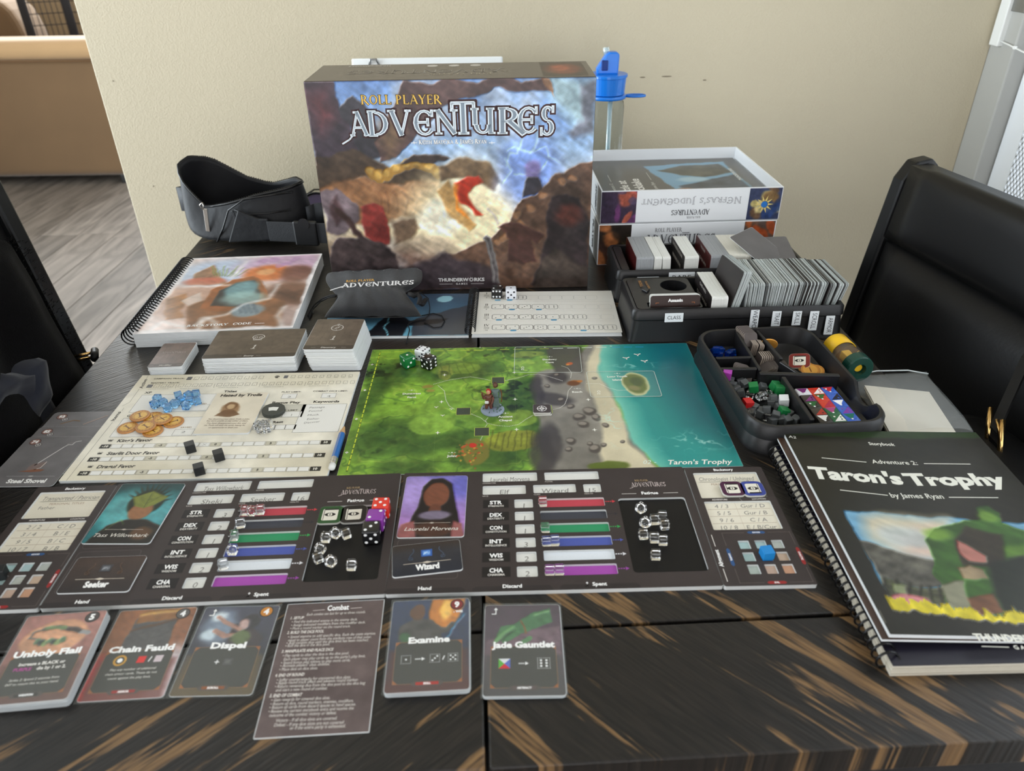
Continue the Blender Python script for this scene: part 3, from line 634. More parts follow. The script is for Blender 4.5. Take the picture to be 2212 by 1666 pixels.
def player_board(label, fr, fw, texts, wingtexts, wlabel):
    t = thing('player_board', label, 'game board', fr.loc(), fr.a)
    t.location = (fr.c[0], fr.c[1], TZ)
    w, h = WW, WH
    holes = [rloop(r) for r in fields+stats+tracks]+[rloop(well, .003)]
    # base layer with coloured recess floors
    slab('base_layer', w, h, .0019, .002, m_core, t)
    fl = Print(.00195)
    for r in fields+stats: fl.rect(r[0]-.0005, r[1]-.0005, r[2]+.0005, r[3]+.0005, (228, 228, 224))
    for r, c in zip(tracks, TCOL): fl.rect(r[0]-.0005, r[1]-.0005, r[2]+.0005, r[3]+.0005, c)
    fl.rect(well[0]-.001, well[1]-.001, well[2]+.001, well[3]+.001, (17, 16, 17))
    for r, s in zip(fields+stats, texts): fl.text(s, (r[0]+r[2])/2, r[1]+(r[3]-r[1])*.22, (r[3]-r[1])*.5, PENCIL, 2, shear=.1, w=(r[2]-r[0])*.72 if len(s) > 9 else None)
    fl.build('recess_print', t, .45)
    me = holed(rrect(w, h, .002, 3), holes, .0019, .0042); link('top_layer', me, m_core, t)
    me = holed(rrect(w, h, .002, 3), holes, .0042, .0043); link('printed_face', me, m_brown, t)
    pr = Print(.0043); LW = (232, 228, 222); LG = (196, 190, 184)
    for r, (a, b) in zip(tags_, NAMES):
        pr.rect(r[0], r[1], r[2], r[3], (33, 30, 30)); xc = (r[0]+r[2])/2; hh = r[3]-r[1]
        pr.text(a, xc, r[1]+hh*.46, hh*.40, WHITE, bold=.035, w=(r[2]-r[0])*.48); pr.text(b, xc, r[1]+hh*.13, hh*.20, LW, bold=.02, w=(r[2]-r[0])*(.045*len(b)+.24))
    for r, s in zip(fields, ('CHARACTER', 'PLAYER', 'RACE', 'CLASS', 'HEALTH')): pr.text(s, r[0], r[1]-.0030, .0016, LG, align='l', bold=.02)
    for r, c in zip(tracks, [(206, 60, 70), (44, 44, 50), (50, 160, 80), (76, 88, 170), (225, 225, 230), (150, 70, 160)]):
        y = (r[1]+r[3])/2; x = r[2]+.0008
        for k in range(3): pr.rect(x+k*.0022, y-.0006, x+k*.0022+.0015, y+.0006, c)
        pr.poly([(x+.0066, y-.002), (x+.0098, y), (x+.0066, y+.002)], c)
    xc = (well[0]+well[2])/2; yt = well[3]+.0052
    pr.text('Fatigue', xc, yt, .0040, WHITE, bold=.03); 
    for s in (-1, 1): pr.rect(xc+s*.0205-.0072, yt+.0012, xc+s*.0205+.0072, yt+.0017, LW)
    adv_logo(pr, xc+.001, well[3]+.0168, .0066, .0345, (214, 200, 198), (206, 176, 132), edge=(40, 33, 33))
    yb = -h/2+.0026; xs_ = [-w*.385, -w*.125, w*.135]
    for x, s in zip(xs_, ('Hand', 'Discard', '\u2191 Spent'.replace('\u2191 ', ''))):
        pr.poly([(x-.034, -h/2+.0005), (x+.034, -h/2+.0005), (x+.034, -h/2+.0030), (x+.031, -h/2+.0058), (x-.031, -h/2+.0058), (x-.034, -h/2+.0030)], (50, 45, 45))
        pr.text(s, x, yb+.0012, .0037, WHITE, bold=.03)
    x = xs_[2]-.0115; pr.line([(x-.0012, yb+.001), (x+.001, yb+.001), (x+.001, yb+.0045)], .0006, WHITE); pr.poly([(x-.0002, yb+.0042), (x+.0022, yb+.0042), (x+.001, yb+.0058)], WHITE)
    xm = (stats[0][0]+tags_[0][0])/2
    for (x0, y0, x1, y1) in ((-w/2+.004, -.012, -w/2+.060, h/2-.005), (-w/2+.004, -h/2+.016, -w/2+.060, -.016)):
        pr.line(rrect(x1-x0, y1-y0, .003, 3, (x0+x1)/2, (y0+y1)/2), .0004, (92, 84, 82), closed=True)
    pr.build('lettering', t, .45)
    # hinged wing with backstory and alignment windows
    wg = thing('player_board_wing', wlabel, 'game board', (fw.c[0], fw.c[1], TZ), fw.a)
    w2, h2 = FW.w-.0006, FW.h
    slab('base_layer', w2, h2, .0019, .002, m_core, wg)
    fl = Print(.00195)
    for r in wing_win: fl.rect(r[0]-.0005, r[1]-.0005, r[2]+.0005, r[3]+.0005, (228, 222, 206))
    for r, c in zip(cells, CELLC): fl.rect(r[0]-.0004, r[1]-.0004, r[2]+.0004, r[3]+.0004, c)
    r = wing_win[0]; H = r[3]-r[1]; Wd = r[2]-r[0]
    fl.text(wingtexts[0], (r[0]+r[2])/2, r[3]-H*.26, H*.15, PENCIL, 2, w=Wd*.86, shear=.15); fl.rect(r[0]+Wd*.07, r[3]-H*.31, r[2]-Wd*.07, r[3]-H*.295, (150, 140, 130))
    fl.text('PERSONAL TITLES', (r[0]+r[2])/2, r[3]-H*.44, H*.075, (168, 142, 120), 2)
    if wingtexts[1]: fl.text(wingtexts[1], r[0]+Wd*.24, r[3]-H*.60, H*.11, PENCIL, 2)
    r = wing_win[1]; H = r[3]-r[1]; Wd = r[2]-r[0]; xm = r[0]+Wd*.47
    fl.rect(xm-.0001, r[1], xm+.0001, r[3], (176, 158, 138), 2)
    for k in range(4):
        y = r[3]-H*(k+1)/4; fl.rect(r[0]+Wd*.03, y+H*.02, r[2]-Wd*.03, y+H*.032, (176, 158, 138), 2)
        fl.text(wingtexts[2][k], r[0]+Wd*.25, y+H*.07, H*.13, PENCIL, 2, shear=.1); fl.text(wingtexts[3][k], r[0]+Wd*.72, y+H*.07, H*.13, PENCIL, 2, shear=.1)
    fl.build('recess_print', wg, .45)
    hl = [rloop(r) for r in wing_win]+[rloop(r, .0006) for r in cells]
    link('top_layer', holed(rrect(w2, h2, .002, 3), hl, .0019, .0042), m_core, wg)
    link('printed_face', holed(rrect(w2, h2, .002, 3), hl, .0042, .0043), m_brown, wg)
    pr = Print(.0043); r0, r1 = wing_win
    pr.text('Backstory', (r0[0]+r0[2])/2, r0[3]+.0028, .0034, WHITE, bold=.03)
    ym = (r0[1]+r1[3])/2-.001
    pr.text('ADVENTURE', r1[0]+.016, ym, .0018, LW, bold=.02); pr.text('LOCATION', r1[0]+.054, ym, .0018, LW, bold=.02); pr.line([(r1[0]+.037, ym-.0015), (r1[0]+.0355, ym+.003)], .0002, LG)
    cx = sum(c[0]+c[2] for c in cells)/18; cy = sum(c[1]+c[3] for c in cells)/18; bx = .0285; by = .0305
    for (x, y, wd, hh, col, s, a) in ((cx, cy+by, .017, .0032, (48, 84, 132), 'GOOD', 0), (cx, cy-by, .017, .0032, (150, 44, 44), 'EVIL', 0), (cx-bx-.003, cy, .022, .0032, (48, 84, 132), 'LAWFUL', -90), (cx+bx+.002, cy, .022, .0032, (150, 44, 44), 'CHAOTIC', -90)):
        a = math.radians(a); R = np.array([[math.cos(a), -math.sin(a)], [math.sin(a), math.cos(a)]])
        pr.poly([R @ np.array(q)+np.array([x, y]) for q in ((-wd/2, 0), (-wd/2+.0018, -hh/2), (wd/2-.0018, -hh/2), (wd/2, 0), (wd/2-.0018, hh/2), (-wd/2+.0018, hh/2))], col)
        o = R @ np.array([0, -.0008]); pr.text(s, x+o[0], y+o[1], .0016, WHITE, ang=a, bold=.04)
    fx0, fx1, fy0, fy1 = cx-bx-.003, cx+bx+.002, cy-by, cy+by
    for a, b in (((fx0, fy1), (cx-.011, fy1)), ((cx+.011, fy1), (fx1, fy1)), ((fx0, fy0), (cx-.011, fy0)), ((cx+.011, fy0), (fx1, fy0)), ((fx0, fy1), (fx0, cy+.014)), ((fx0, cy-.014), (fx0, fy0)), ((fx1, fy1), (fx1, cy+.014)), ((fx1, cy-.014), (fx1, fy0))):
        pr.dots([a, b], .0002, .0008, (150, 140, 132))
    xa = fx0-.0075
    pr.text('Alignment', xa-.0012, cy-.001, .0034, WHITE, ang=math.radians(90), bold=.03, align='c')
    for s in (-1, 1): pr.rect(xa-.0028, cy+s*.021-.0075, xa-.0022, cy+s*.021+.0075, LW)
    pr.build('lettering', wg, .45)
    return t, wg
player_board('brown player board of the green masked Seeker with name and stat windows', FLm, FLw,
    ['Tass Willowbark', '', 'Sheki', 'Seeker', '16', '3', '2', '1', '1', '2', '0'],
    ('Transported / Patrician', 'Father', ('2 / 2', '3 / 4', '9 / 5', '10 / 7'), ('C / D', 'B / E', 'B / C', 'B / B')), 'brown backstory wing reading Transported / Patrician beside the masked portrait card')
player_board('brown player board of the Elf Wizard with name and stat windows', FR, FW,
    ['Laurelai Morvena', '', 'Elf', 'Wizard', '15', '1', '1', '1', '3', '2', '2'],
    ('Chronologist / Unhinged', '', ('4 / 3', '5 / 5', '9 / 6', '10 / 8'), ('Gur / D', 'Gur / B', 'C / A', 'E / B/Cur')), 'brown backstory wing reading Chronologist / Unhinged beside the spiral bound book')

# ------------------------------------------------------------------ cream party sheet
FS = Frame([(307.5, 809), (778, 804), (706, 1027), (126, 1041)], 0.0034)
sh = thing('party_sheet', 'cream party record board with favor tracks and printed boxes', 'game board', FS.loc(), FS.a)
slab('board_core', FS.w, FS.h, .0031, .0015, mat('white_board_edge', (228, 234, 236), 0.7, var=.03), sh)
pp = Paint(170, 130, FS.w/FS.h, (238, 234, 220), 3); pp.mottle(4, .10, 8).mottle(16, .06, 9)
for (x, y) in ((0.05, .05), (1.25, .9), (.3, .95), (1.0, .05)): pp.blob(x, y, .3, .12, (206, 196, 166), .8, .45)
pp.build('parchment_print', sh, FS.w-.0004, FS.h-.0004, .0032, .5)
s7 = crop(FS, 120, 780, 3.253); pr = Print(.00326)
def quadr(a, b, col, lay=1, edge=None, ew=.0003):
    r = span(s7(*a), s7(*b)); pr.rect(*r, col, lay)
    if edge: pr.line([(r[0], r[1]), (r[2], r[1]), (r[2], r[3]), (r[0], r[3])], ew, edge, lay+1, closed=True)
    return r
PW = (240, 240, 236); DK = (58, 56, 50)
def tl(s, a, b, h, col=DK, **k): pr.t2(s, s7(*a), s7(*b), h, col, **k)
tl('CAMPAIGN TRACK:', (688, 128), (905, 126), .0024, bold=.02)
tl('MASTERY TRACK:', (668, 158), (872, 156), .0024, bold=.02)
for k in range(11): 
    a = (925+k*50.5, 132-k*.7); r = span(s7(a[0]+7, a[1]-20), s7(a[0]+25, a[1])); pr.line([(r[0], r[1]), (r[2], r[1]), (r[2], r[3]), (r[0], r[3])], .0003, DK, 1, closed=True)
    if k == 0: pr.rect(*r, (110, 110, 112))
    pr.text(str(k+1) if k < 10 else 'F', (r[0]+r[2])/2, r[1]+.0006, .0016, DK)
for k in range(10):
    a = (1603+k*50.5, 120-k*.7); r = span(s7(a[0]+7, a[1]-18), s7(a[0]+25, a[1])); pr.line([(r[0], r[1]), (r[2], r[1]), (r[2], r[3]), (r[0], r[3])], .0003, DK, 1, closed=True)
    if k == 0: pr.rect(*r, (110, 110, 112))
    pr.text(str(k+1), (r[0]+r[2])/2, r[1]+.0006, .0016, DK)
x = 645; 
for gi, (n, d) in enumerate(((4, '3'), (5, '4'), (6, '5'), (6, '6'), (7, '7'))):
    x00 = x
    for k in range(n):
        yy = 186-(x-645)*.0195; r = span(s7(x+7, yy-20), s7(x+27, yy)); pr.line([(r[0], r[1]), (r[2], r[1]), (r[2], r[3]), (r[0], r[3])], .0003, DK, 1, closed=True)
        if gi == 0 and k == 0: pr.rect(*r, (110, 110, 112))
        pr.text(d, (r[0]+r[2])/2, r[1]+.0006, .0015, DK); x += 49.5
    tl('Attribute Score Limit: %d' % (6+gi), (x00+5, 199-(x00-645)*.0195), (x00+145, 197-(x00-645)*.0195), .0012, shear=.2)
    if gi < 4: pr.line([s7(x+8, 168-(x-645)*.0195), s7(x-2, 196-(x-645)*.0195)], .0003, DK)
    x += 22
# skull mark
c = s7(1556, 112); pr.ell(c[0], c[1]+.0008, .0030, .0024, DK); pr.rect(c[0]-.0016, c[1]-.0026, c[0]+.0016, c[1], DK)
for q in (-.0012, .0012): pr.ell(c[0]+q, c[1]+.0004, .0008, .0008, (226, 220, 196), 2, 8)
tl('Active', (610, 192), (645, 128), .0042, bold=.02); tl('Items', (412, 420), (462, 356), .0042, bold=.02)
pr.line([s7(655, 98), s7(635, 128)], .0003, DK); pr.line([s7(588, 196), s7(520, 290), s7(470, 315)], .0003, DK); pr.line([s7(480, 330), s7(466, 350)], .0003, DK)
pr.line([s7(400, 430), s7(75, 842)], .0003, DK)
tl('XP', (622, 229), (672, 227), .0040, bold=.03); quadr((608, 240), (1090, 352), PW, 1, DK)
r = span(s7(940, 308), s7(1062, 346)); pr.line([(r[0], r[1]), (r[2], r[1]), (r[2], r[3]), (r[0], r[3])], .0003, DK, 2, closed=True); tl('SAVED', (985, 305), (1060, 303), .0022, (160, 140, 110), bold=.03)
tl('Gold', (498, 392), (570, 389), .0040, bold=.03); quadr((480, 402), (985, 525), PW, 1, DK)
r = span(s7(842, 480), s7(955, 520)); pr.line([(r[0], r[1]), (r[2], r[1]), (r[2], r[3]), (r[0], r[3])], .0003, DK, 2, closed=True); tl('SAVED', (875, 471), (955, 469), .0022, (160, 140, 110), bold=.03)
tl('2', (878, 506), (910, 505), .0040, PENCIL)
tl('Titles', (1180, 220), (1272, 218), .0040, bold=.03)
tl('PLAY LIMIT:', (1588, 222), (1724, 220), .0026, bold=.02); quadr((1598, 232), (1686, 262), PW, 1, DK); tl('2', (1628, 257), (1652, 257), .0036, PENCIL)
tl('COMBAT DICE LIMIT:', (1808, 216), (2052, 214), .0026, bold=.02); quadr((1876, 228), (1964, 257), PW, 1, DK); tl('4', (1905, 252), (1930, 252), .0036, PENCIL)
tl('Bonus Play', (1520, 300), (1718, 297), .0044, bold=.03); quadr((1455, 310), (1728, 392), (208, 206, 194), 1, DK); tl('LIMIT', (1632, 350), (1702, 348), .0024, bold=.03); quadr((1606, 356), (1718, 392), PW, 2, DK); pr.text('1', *s7(1655, 387), .0042, PENCIL, 4)
tl('Rest', (1525, 437), (1598, 434), .0042, bold=.03)
for k in range(4): quadr((1400+k*73, 453-k*1.5), (1462+k*73, 483-k*1.5), PW, 1, DK)
tl('Keywords', (1810, 293), (1992, 290), .0044, bold=.03); quadr((1742, 306), (1985, 497), PW, 1, DK)
for s, a, b in (('Passage', (1783, 333), (1890, 328)), ('Found', (1778, 358), (1868, 353)), ('Muck', (1770, 387), (1850, 381)), ('Esther', (1765, 414), (1850, 410)), ('Discover', (1745, 441), (1855, 430))): tl(s, a, b, .0034, PENCIL, shear=.15)
for nm, y0, ya, a, b, marks in (("King's Favor", 570, 601, 310, 1938, (10.95, 10)), ('Starlit Door Favor', 660, 692, 228, 1896, (None, 10)), ('Dragul Favor', 754, 790, 158, 1866, (10.95, 10))):
    sl = -31/1628 if a == 310 else -32/1668 if a == 228 else -34/1708
    xi = {310: (365, 428, 672), 228: (290, 355, 722), 158: (222, 284, 552)}[a]
    tl(nm, (xi[1], y0), (xi[2], y0-6), .0052, DK, bold=.03, shear=.12)
    cc = s7(xi[0]+20, y0-10); 
    for q in range(5): pr.line([(cc[0]+(q-2)*.0009, cc[1]-.0014), (cc[0]+(q-2)*.0013, cc[1]+.0022+.0006*(q % 2))], .0005, DK)
    pr.ell(cc[0], cc[1], .0022, .0010, DK, 1, 10)
    n = 21
    for k in range(n):
        xa = a+(b-a)*k/n; xb = a+(b-a)*(k+1)/n; yc = ya+sl*((xa+xb)/2-a)
        m0 = s7((xa+xb)/2, yc); wd = np.hypot(*(s7(b, ya+sl*(b-a))-s7(a, ya)))/n
        hw, hh = wd*.47, .0037
        col = DK if k in (0, n-1) else (206, 202, 184) if k in (5, 10, 15) else PW
        pr.rect(m0[0]-hw, m0[1]-hh, m0[0]+hw, m0[1]+hh, DK, 1)
        if k not in (0, n-1): pr.rect(m0[0]-hw+.0003, m0[1]-hh+.0003, m0[0]+hw-.0003, m0[1]+hh-.0003, col, 2)
        s = {0: '-10', 5: '-5', 10: '0', 15: '5', n-1: '10'}.get(k)
        if s: pr.text(s, m0[0], m0[1]-.0016, .0034, (240, 238, 226) if k in (0, n-1) else DK, 3, bold=.04)
        if marks[0] and k == 9+(a == 158): 
            for q in (-1, 1): pr.line([(m0[0]-.0018, m0[1]-q*.0018), (m0[0]+.0018, m0[1]+q*.0018)], .00025, PENCIL, 3)
pr.build('lettering', sh, .5)

# ------------------------------------------------------------------ map sheet: fields, rocks, beach and sea
FM = Frame([(802, 755), (1484, 741.6), (1604.7, 1007), (731, 1028)], 0.0006)
mapo = thing('map_sheet', 'green and teal adventure map with fields, rocky beach and sea', 'game map', FM.loc(), FM.a)
slab('sheet', FM.w, FM.h, .0005, .0008, m_paper, mapo)
m6 = crop(FM, 700, 720, 2.404); MA = FM.w/FM.h
def mp(x, y): q = m6(x, y); return ((q[0]/FM.w+.5)*MA, .5-q[1]/FM.h)
pp = Paint(440, 275, MA, (116, 158, 60), 11, .018)
n1 = vnoise(pp.X0*3.2, pp.Y0*3.2, 21, 5); n2 = vnoise(pp.X0*9, pp.Y0*9, 22, 5); n3 = vnoise(pp.X0*2+n1*2.5, pp.Y0*5+n2*1.2, 23, 4)
pp.mix((n3-.36)*4.5, (134, 178, 62)); pp.mix((n1-.54)*4.5, (70, 116, 44)); pp.mix(np.clip((.44-n2)*4, 0, .65), (58, 100, 46))
ridge = 1-np.abs(np.sin((pp.X*1.4+pp.Y*3.0+n1*3.2)*5.2)); pp.mix(np.clip((ridge-.72)*2.6, 0, .6), (176, 204, 84))
ridge2 = 1-np.abs(np.sin((pp.X*2.4-pp.Y*1.6+n1*4.0)*4.0)); pp.mix(np.clip((ridge2-.80)*2.8, 0, .55), (54, 92, 44))
for (x, y, rx, ry, an) in ((345, 220, .10, .13, 20), (700, 195, .20, .09, -8), (1010, 330, .08, .2, 25), (330, 540, .16, .14, 0), (640, 560, .16, .06, -20), (860, 640, .15, .09, 0), (1080, 470, .05, .16, 0), (420, 700, .12, .05, 0), (1160, 90, .22, .05, 0), (240, 330, .06, .14, 15)):
    q = mp(x, y); pp.blob(q[0], q[1], rx, ry, (40, 68, 34), .7, .62, an)
for (x, y, rx, ry, col) in ((980, 555, .115, .075, (152, 152, 54)), (690, 185, .12, .055, (128, 158, 62)), (635, 205, .035, .07, (150, 162, 66)), (500, 395, .10, .045, (120, 156, 58)), (1060, 110, .08, .03, (140, 160, 60)), (1010, 440, .07, .06, (140, 172, 66)), (560, 470, .10, .08, (140, 180, 70))):
    q = mp(x, y); pp.blob(q[0], q[1], rx, ry, col, .15, .8, -8)
for k in range(9):
    q = mp(880+k*28, 500+(k % 3)*8); q2 = mp(860+k*30, 612-(k % 2)*20); pp.stroke([q, q2], .006, (92, 96, 40), .004, .7)
    q = mp(600+k*42, 150+k*2); q2 = mp(625+k*44, 225); pp.stroke([q, q2], .005, (74, 104, 44), .004, .6)
fg = vnoise(pp.X0*26, pp.Y0*30, 31, 3); 
tree = np.clip((fg-.58)*9, 0, 1)*np.clip((n1-.46)*7, 0, 1)*(pp.X < mp(1130, 400)[0]); pp.mix(tree*.95, (26, 46, 24)); 
pp.mottle(38, .20, 33).mottle(15, .14, 34)
# rocks, beach, sea
rock = [mp(*q) for q in ((1088, 210), (1150, 190), (1250, 180), (1370, 55), (1460, 55), (1520, 400), (1750, 735), (1100, 745), (1130, 560), (1100, 420))]
pp.poly(rock, (134, 130, 122), .03, 1, .35, 41, 7)
for (x, y, rx, ry, an) in ((1130, 620, .05, .15, 0), (1105, 300, .03, .14, 0), (1215, 230, .06, .05, 0), (1200, 340, .09, .05, 30), (1170, 560, .05, .14, 0)):
    q = mp(x, y); pp.blob(q[0], q[1], rx, ry, (64, 60, 62), .5, .8, an)
cave = [mp(*q) for q in ((1150, 70), (1330, 70), (1340, 205), (1200, 205), (1170, 150))]; pp.poly(cave, (70, 62, 56), .03, .9, .3, 44, 10)
sand = [mp(*q) for q in ((1410, 50), (1500, 50), (1440, 150), (1460, 260), (1540, 400), (1590, 560), (1720, 690), (1780, 745), (1500, 745), (1440, 620), (1440, 430), (1370, 300), (1360, 150))]
pp.poly(sand, (212, 202, 172), .035, .95, .10, 43, 9)
for (x, y, s) in ((1385, 410, 1.2), (1330, 440, 1.0), (1420, 440, .8), (1290, 385, .7), (1460, 475, .6), (1350, 480, .9), (1410, 600, 1.0), (1380, 575, .5), (1450, 580, .5), (1280, 560, .9), (1265, 600, .6), (1210, 215, .6), (1410, 230, .5), (1230, 340, .7), (1560, 560, .4), (1160, 270, .5), (1470, 660, .01)):
    q = mp(x, y); pp.blob(q[0], q[1], .026*s, .028*s, (76, 70, 66), .4, .9); pp.blob(q[0]-.004*s, q[1]-.008*s, .018*s, .015*s, (150, 142, 132), .5, .9)
for (x, y) in ((1470, 690), (1520, 680), (1440, 695)):
    q = mp(x, y); pp.blob(q[0], q[1], .045, .03, (92, 108, 40), .4, .95)
sea = [mp(*q) for q in ((1440, 40), (1900, 40), (2240, 760), (1850, 760), (1740, 690), (1590, 540), (1545, 400), (1480, 280), (1420, 200), (1430, 100))]
pp.poly(sea, (112, 196, 178), .03, 1, .04, 45, 6)
seab = [mp(*q) for q in ((1500, 40), (1900, 40), (2240, 760), (1930, 760), (1800, 690), (1660, 540), (1600, 380), (1520, 230), (1480, 130))]
pp.poly(seab, (40, 142, 138), .07, 1, .06, 46, 5)
sead = [mp(*q) for q in ((1640, 30), (1900, 30), (2160, 600), (1900, 480), (1700, 200))]; pp.poly(sead, (18, 98, 112), .16, .9, .06, 47, 5)
fo = vnoise(pp.X0*12, pp.Y0*16, 52, 4)
for (x, y, rx, ry, an) in ((1960, 560, .15, .05, -25), (1630, 165, .10, .025, 0), (1500, 470, .04, .12, -30)):
    q = mp(x, y); a = np.exp(-(((pp.X-q[0])/rx)**2+((pp.Y-q[1])/ry)**2)); pp.mix(a*np.clip(1-np.abs(fo-.5)*22, 0, 1)*.8, (196, 232, 222))
q = mp(1622, 262); pp.blob(q[0], q[1], .062, .105, (196, 196, 150), .12, 1); pp.blob(q[0], q[1]-.004, .052, .085, (98, 110, 46), .25, 1); pp.blob(q[0]+.01, q[1]-.02, .03, .035, (62, 78, 34), .5, .8); pp.blob(q[0]-.01, q[1]+.035, .03, .02, (140, 130, 84), .5, .8)
for (x, y, col, rx) in ((1270, 160, (210, 92, 30), .018), (1260, 165, (250, 170, 60), .008), (1310, 255, (170, 104, 52), .022), (1300, 262, (110, 70, 44), .03), (1330, 250, (190, 120, 60), .012), (545, 280, (150, 130, 64), .022), (560, 302, (160, 140, 70), .016)):
    q = mp(x, y); pp.blob(q[0], q[1], rx, rx*.7, col, .5, .9)
rr = np.random.default_rng(9)
q0 = mp(785, 610); pp.blob(q0[0], q0[1], .056, .095, (128, 120, 54), .15, .9); pp.blob(q0[0], q0[1], .056, .095, (86, 70, 46), .03, .0)
for k in range(46):
    q = (q0[0]+rr.normal()*.03, q0[1]+rr.normal()*.045); pp.blob(q[0], q[1], .005, .006, [(196, 64, 40), (200, 160, 70), (150, 96, 56), (74, 110, 44)][k % 4], .4, .9)
q = mp(772, 575); pp.blob(q[0], q[1], .016, .016, (204, 52, 40), .3, 1)
for k in range(26):
    q = (mp(700, 610)[0]+rr.normal()*.014, mp(700, 610)[1]+rr.normal()*.02); pp.blob(q[0], q[1], .004, .005, [(196, 90, 50), (170, 120, 60), (60, 80, 40)][k % 3], .4, .9)
pp.build('map_print', mapo, FM.w-.0002, FM.h-.0002, .00052, .3, .2)
pr = Print(.00058); WT = (244, 244, 236)
paths = [[(570, 265), (640, 245), (700, 235), (760, 226), (820, 236), (865, 246)], [(942, 246), (1010, 232), (1060, 216), (1110, 212), (1170, 226), (1240, 248)],
    [(592, 272), (625, 300), (632, 345), (650, 378), (680, 396)], [(766, 420), (815, 440), (848, 468), (900, 480), (960, 484), (1010, 474), (1050, 446), (1100, 418)],
    [(1192, 396), (1225, 388), (1250, 370), (1262, 340), (1268, 300), (1290, 275)], [(850, 440), (838, 455), (848, 470), (835, 490)], [(822, 535), (812, 556)], [(1235, 170), (1265, 180), (1285, 205), (1280, 235)], [(1365, 262), (1430, 262), (1480, 285), (1530, 297), (1580, 295)]]
for q in paths: pr.dots([m6(*a) for a in q], .00055, .0019, WT, 2)
for (x, y, w, h) in ((904, 245, 66, 32), (724, 406, 72, 36), (820, 512, 76, 42), (1150, 396, 70, 36)):
    a, b = m6(x-w/2, y-h/2), m6(x+w/2, y+h/2); r = span(a, b); pr.rect(*r, (66, 74, 62)); pr.line([(r[0], r[1]), (r[2], r[1]), (r[2], r[3]), (r[0], r[3])], .0007, (176, 196, 82), 2, closed=True)
def edge_track(a, b, n, col, w=.0012):
    a, b = m6(*a), m6(*b)
    for k in range(n): pr.line([a+(b-a)*(k+.12)/n, a+(b-a)*(k+.80)/n], w, col, 2)
edge_track((290, 98), (1180, 80), 13, (190, 208, 74)); edge_track((1180, 80), (1480, 72), 4, (226, 236, 226)); edge_track((1490, 73), (1670, 71), 3, (60, 160, 220))
pr.line([m6(292, 98), m6(118, 718)], .0022, (84, 112, 44), 1); edge_track((292, 98), (118, 718), 26, (196, 214, 60), .0014)
for s, a in (('I', (460, 90)), ('II', (810, 76)), ('III', (1148, 76)), ('IV', (1492, 70))): pr.text(s, *m6(*a), .0026, WT, 3, serif=True)
for (x, y) in ((250, 163), (212, 296), (168, 446), (118, 620)):
    c = m6(x, y)
    for k in range(4): pr.ell(c[0]+.0011*math.cos(k*math.pi/2), c[1]+.0011*math.sin(k*math.pi/2), .0008, .0008, WT, 3, 6)
for (x, y) in ((988, 204), (626, 217), (610, 357), (992, 343), (1372, 345), (590, 517), (1000, 500), (1405, 502)):
    c = m6(x, y); pr.poly([c+np.array(q) for q in ((0, .0036), (.0007, .0007), (.0032, 0), (.0007, -.0007), (0, -.0036), (-.0007, -.0007), (-.0032, 0), (-.0007, .0007))], WT, 3)
for (x, y) in ((1570, 130), (1628, 112), (1665, 146), (583, 385), (662, 394), (616, 428)):
    c = m6(x, y); s = 1.5 if y < 150 else .8
    pr.line([c+np.array((-.0028, .0014))*s, c, c+np.array((.0026, .0016))*s], .0011*s, WT, 3); pr.line([c+np.array((0, -.002))*s, c+np.array((0, .001))*s], .001*s, WT, 3)
def place(l, name, x, y, dy=19):
    pr.text('~ %s ~' % l, *m6(x, y-dy), .0024, WT, 3, bold=.03)
    for k, s in enumerate(name): pr.text(s, *m6(x, y+k*dy), .0036, WT, 3, bold=.03); 
place('A', ['Jolev'], 664, 643); place('B', ['Ancient', 'Chapel'], 942, 438); place('C', ['Beach'], 1315, 309); place('D', ['Dunegrass', 'Farm'], 455, 318); place('F', ['Shadowy', 'Cave'], 1172, 140, 15); place('E', ['Long Tooth', 'Island'], 1523, 229, 17)
pr.text('02 - ', *m6(1690, 679), .0062, (220, 236, 228), 3, shear=.3, align='c'); pr.t2("Taron's Trophy", m6(1782, 682), m6(2118, 678), .0075, WT, bold=.015, shear=.3)
pr.dots([m6(600, 215), m6(565, 700)], .0002, .003, (190, 214, 140), 2); pr.dots([m6(990, 210), m6(1000, 690)], .0002, .003, (190, 214, 140), 2)
pr.build('lettering', mapo, .35, .2)
# loose tiles lying on the map
for nm, q, lab in (('cave', ((992, 75), (1325, 68), (1342, 208), (984, 202)), 'clear edged map tile around the cave mouth with a III mark'), ('island', ((1360, 200), (1715, 196), (1755, 328), (1385, 335)), 'clear edged map tile around the green island with a IV mark')):
    fr = Frame([(700+x/2.404, 720+y/2.404) for x, y in q], .0012)
    t = thing('map_tile', lab, 'map tile', fr.loc(.0007), fr.a)
    slab('tile', fr.w, fr.h, .0007, .003, mat('clear_tile', (214, 226, 220), 0.15, alpha=.035, var=0, spec=.6), t)
    pr = Print(.0008); pr.line(rrect(fr.w-.0006, fr.h-.0006, .003, 3), .0006, (206, 214, 206), closed=True)
    x = -fr.w/2+.011; y = -fr.h/2+.006; pr.text('III' if nm == 'cave' else 'IV', x, y, .0036, WT, 2, serif=True); pr.ring(x, y+.0066, .0016, .0016, .0006, WT, 2)
    pr.build('edge_and_mark', t, .3)
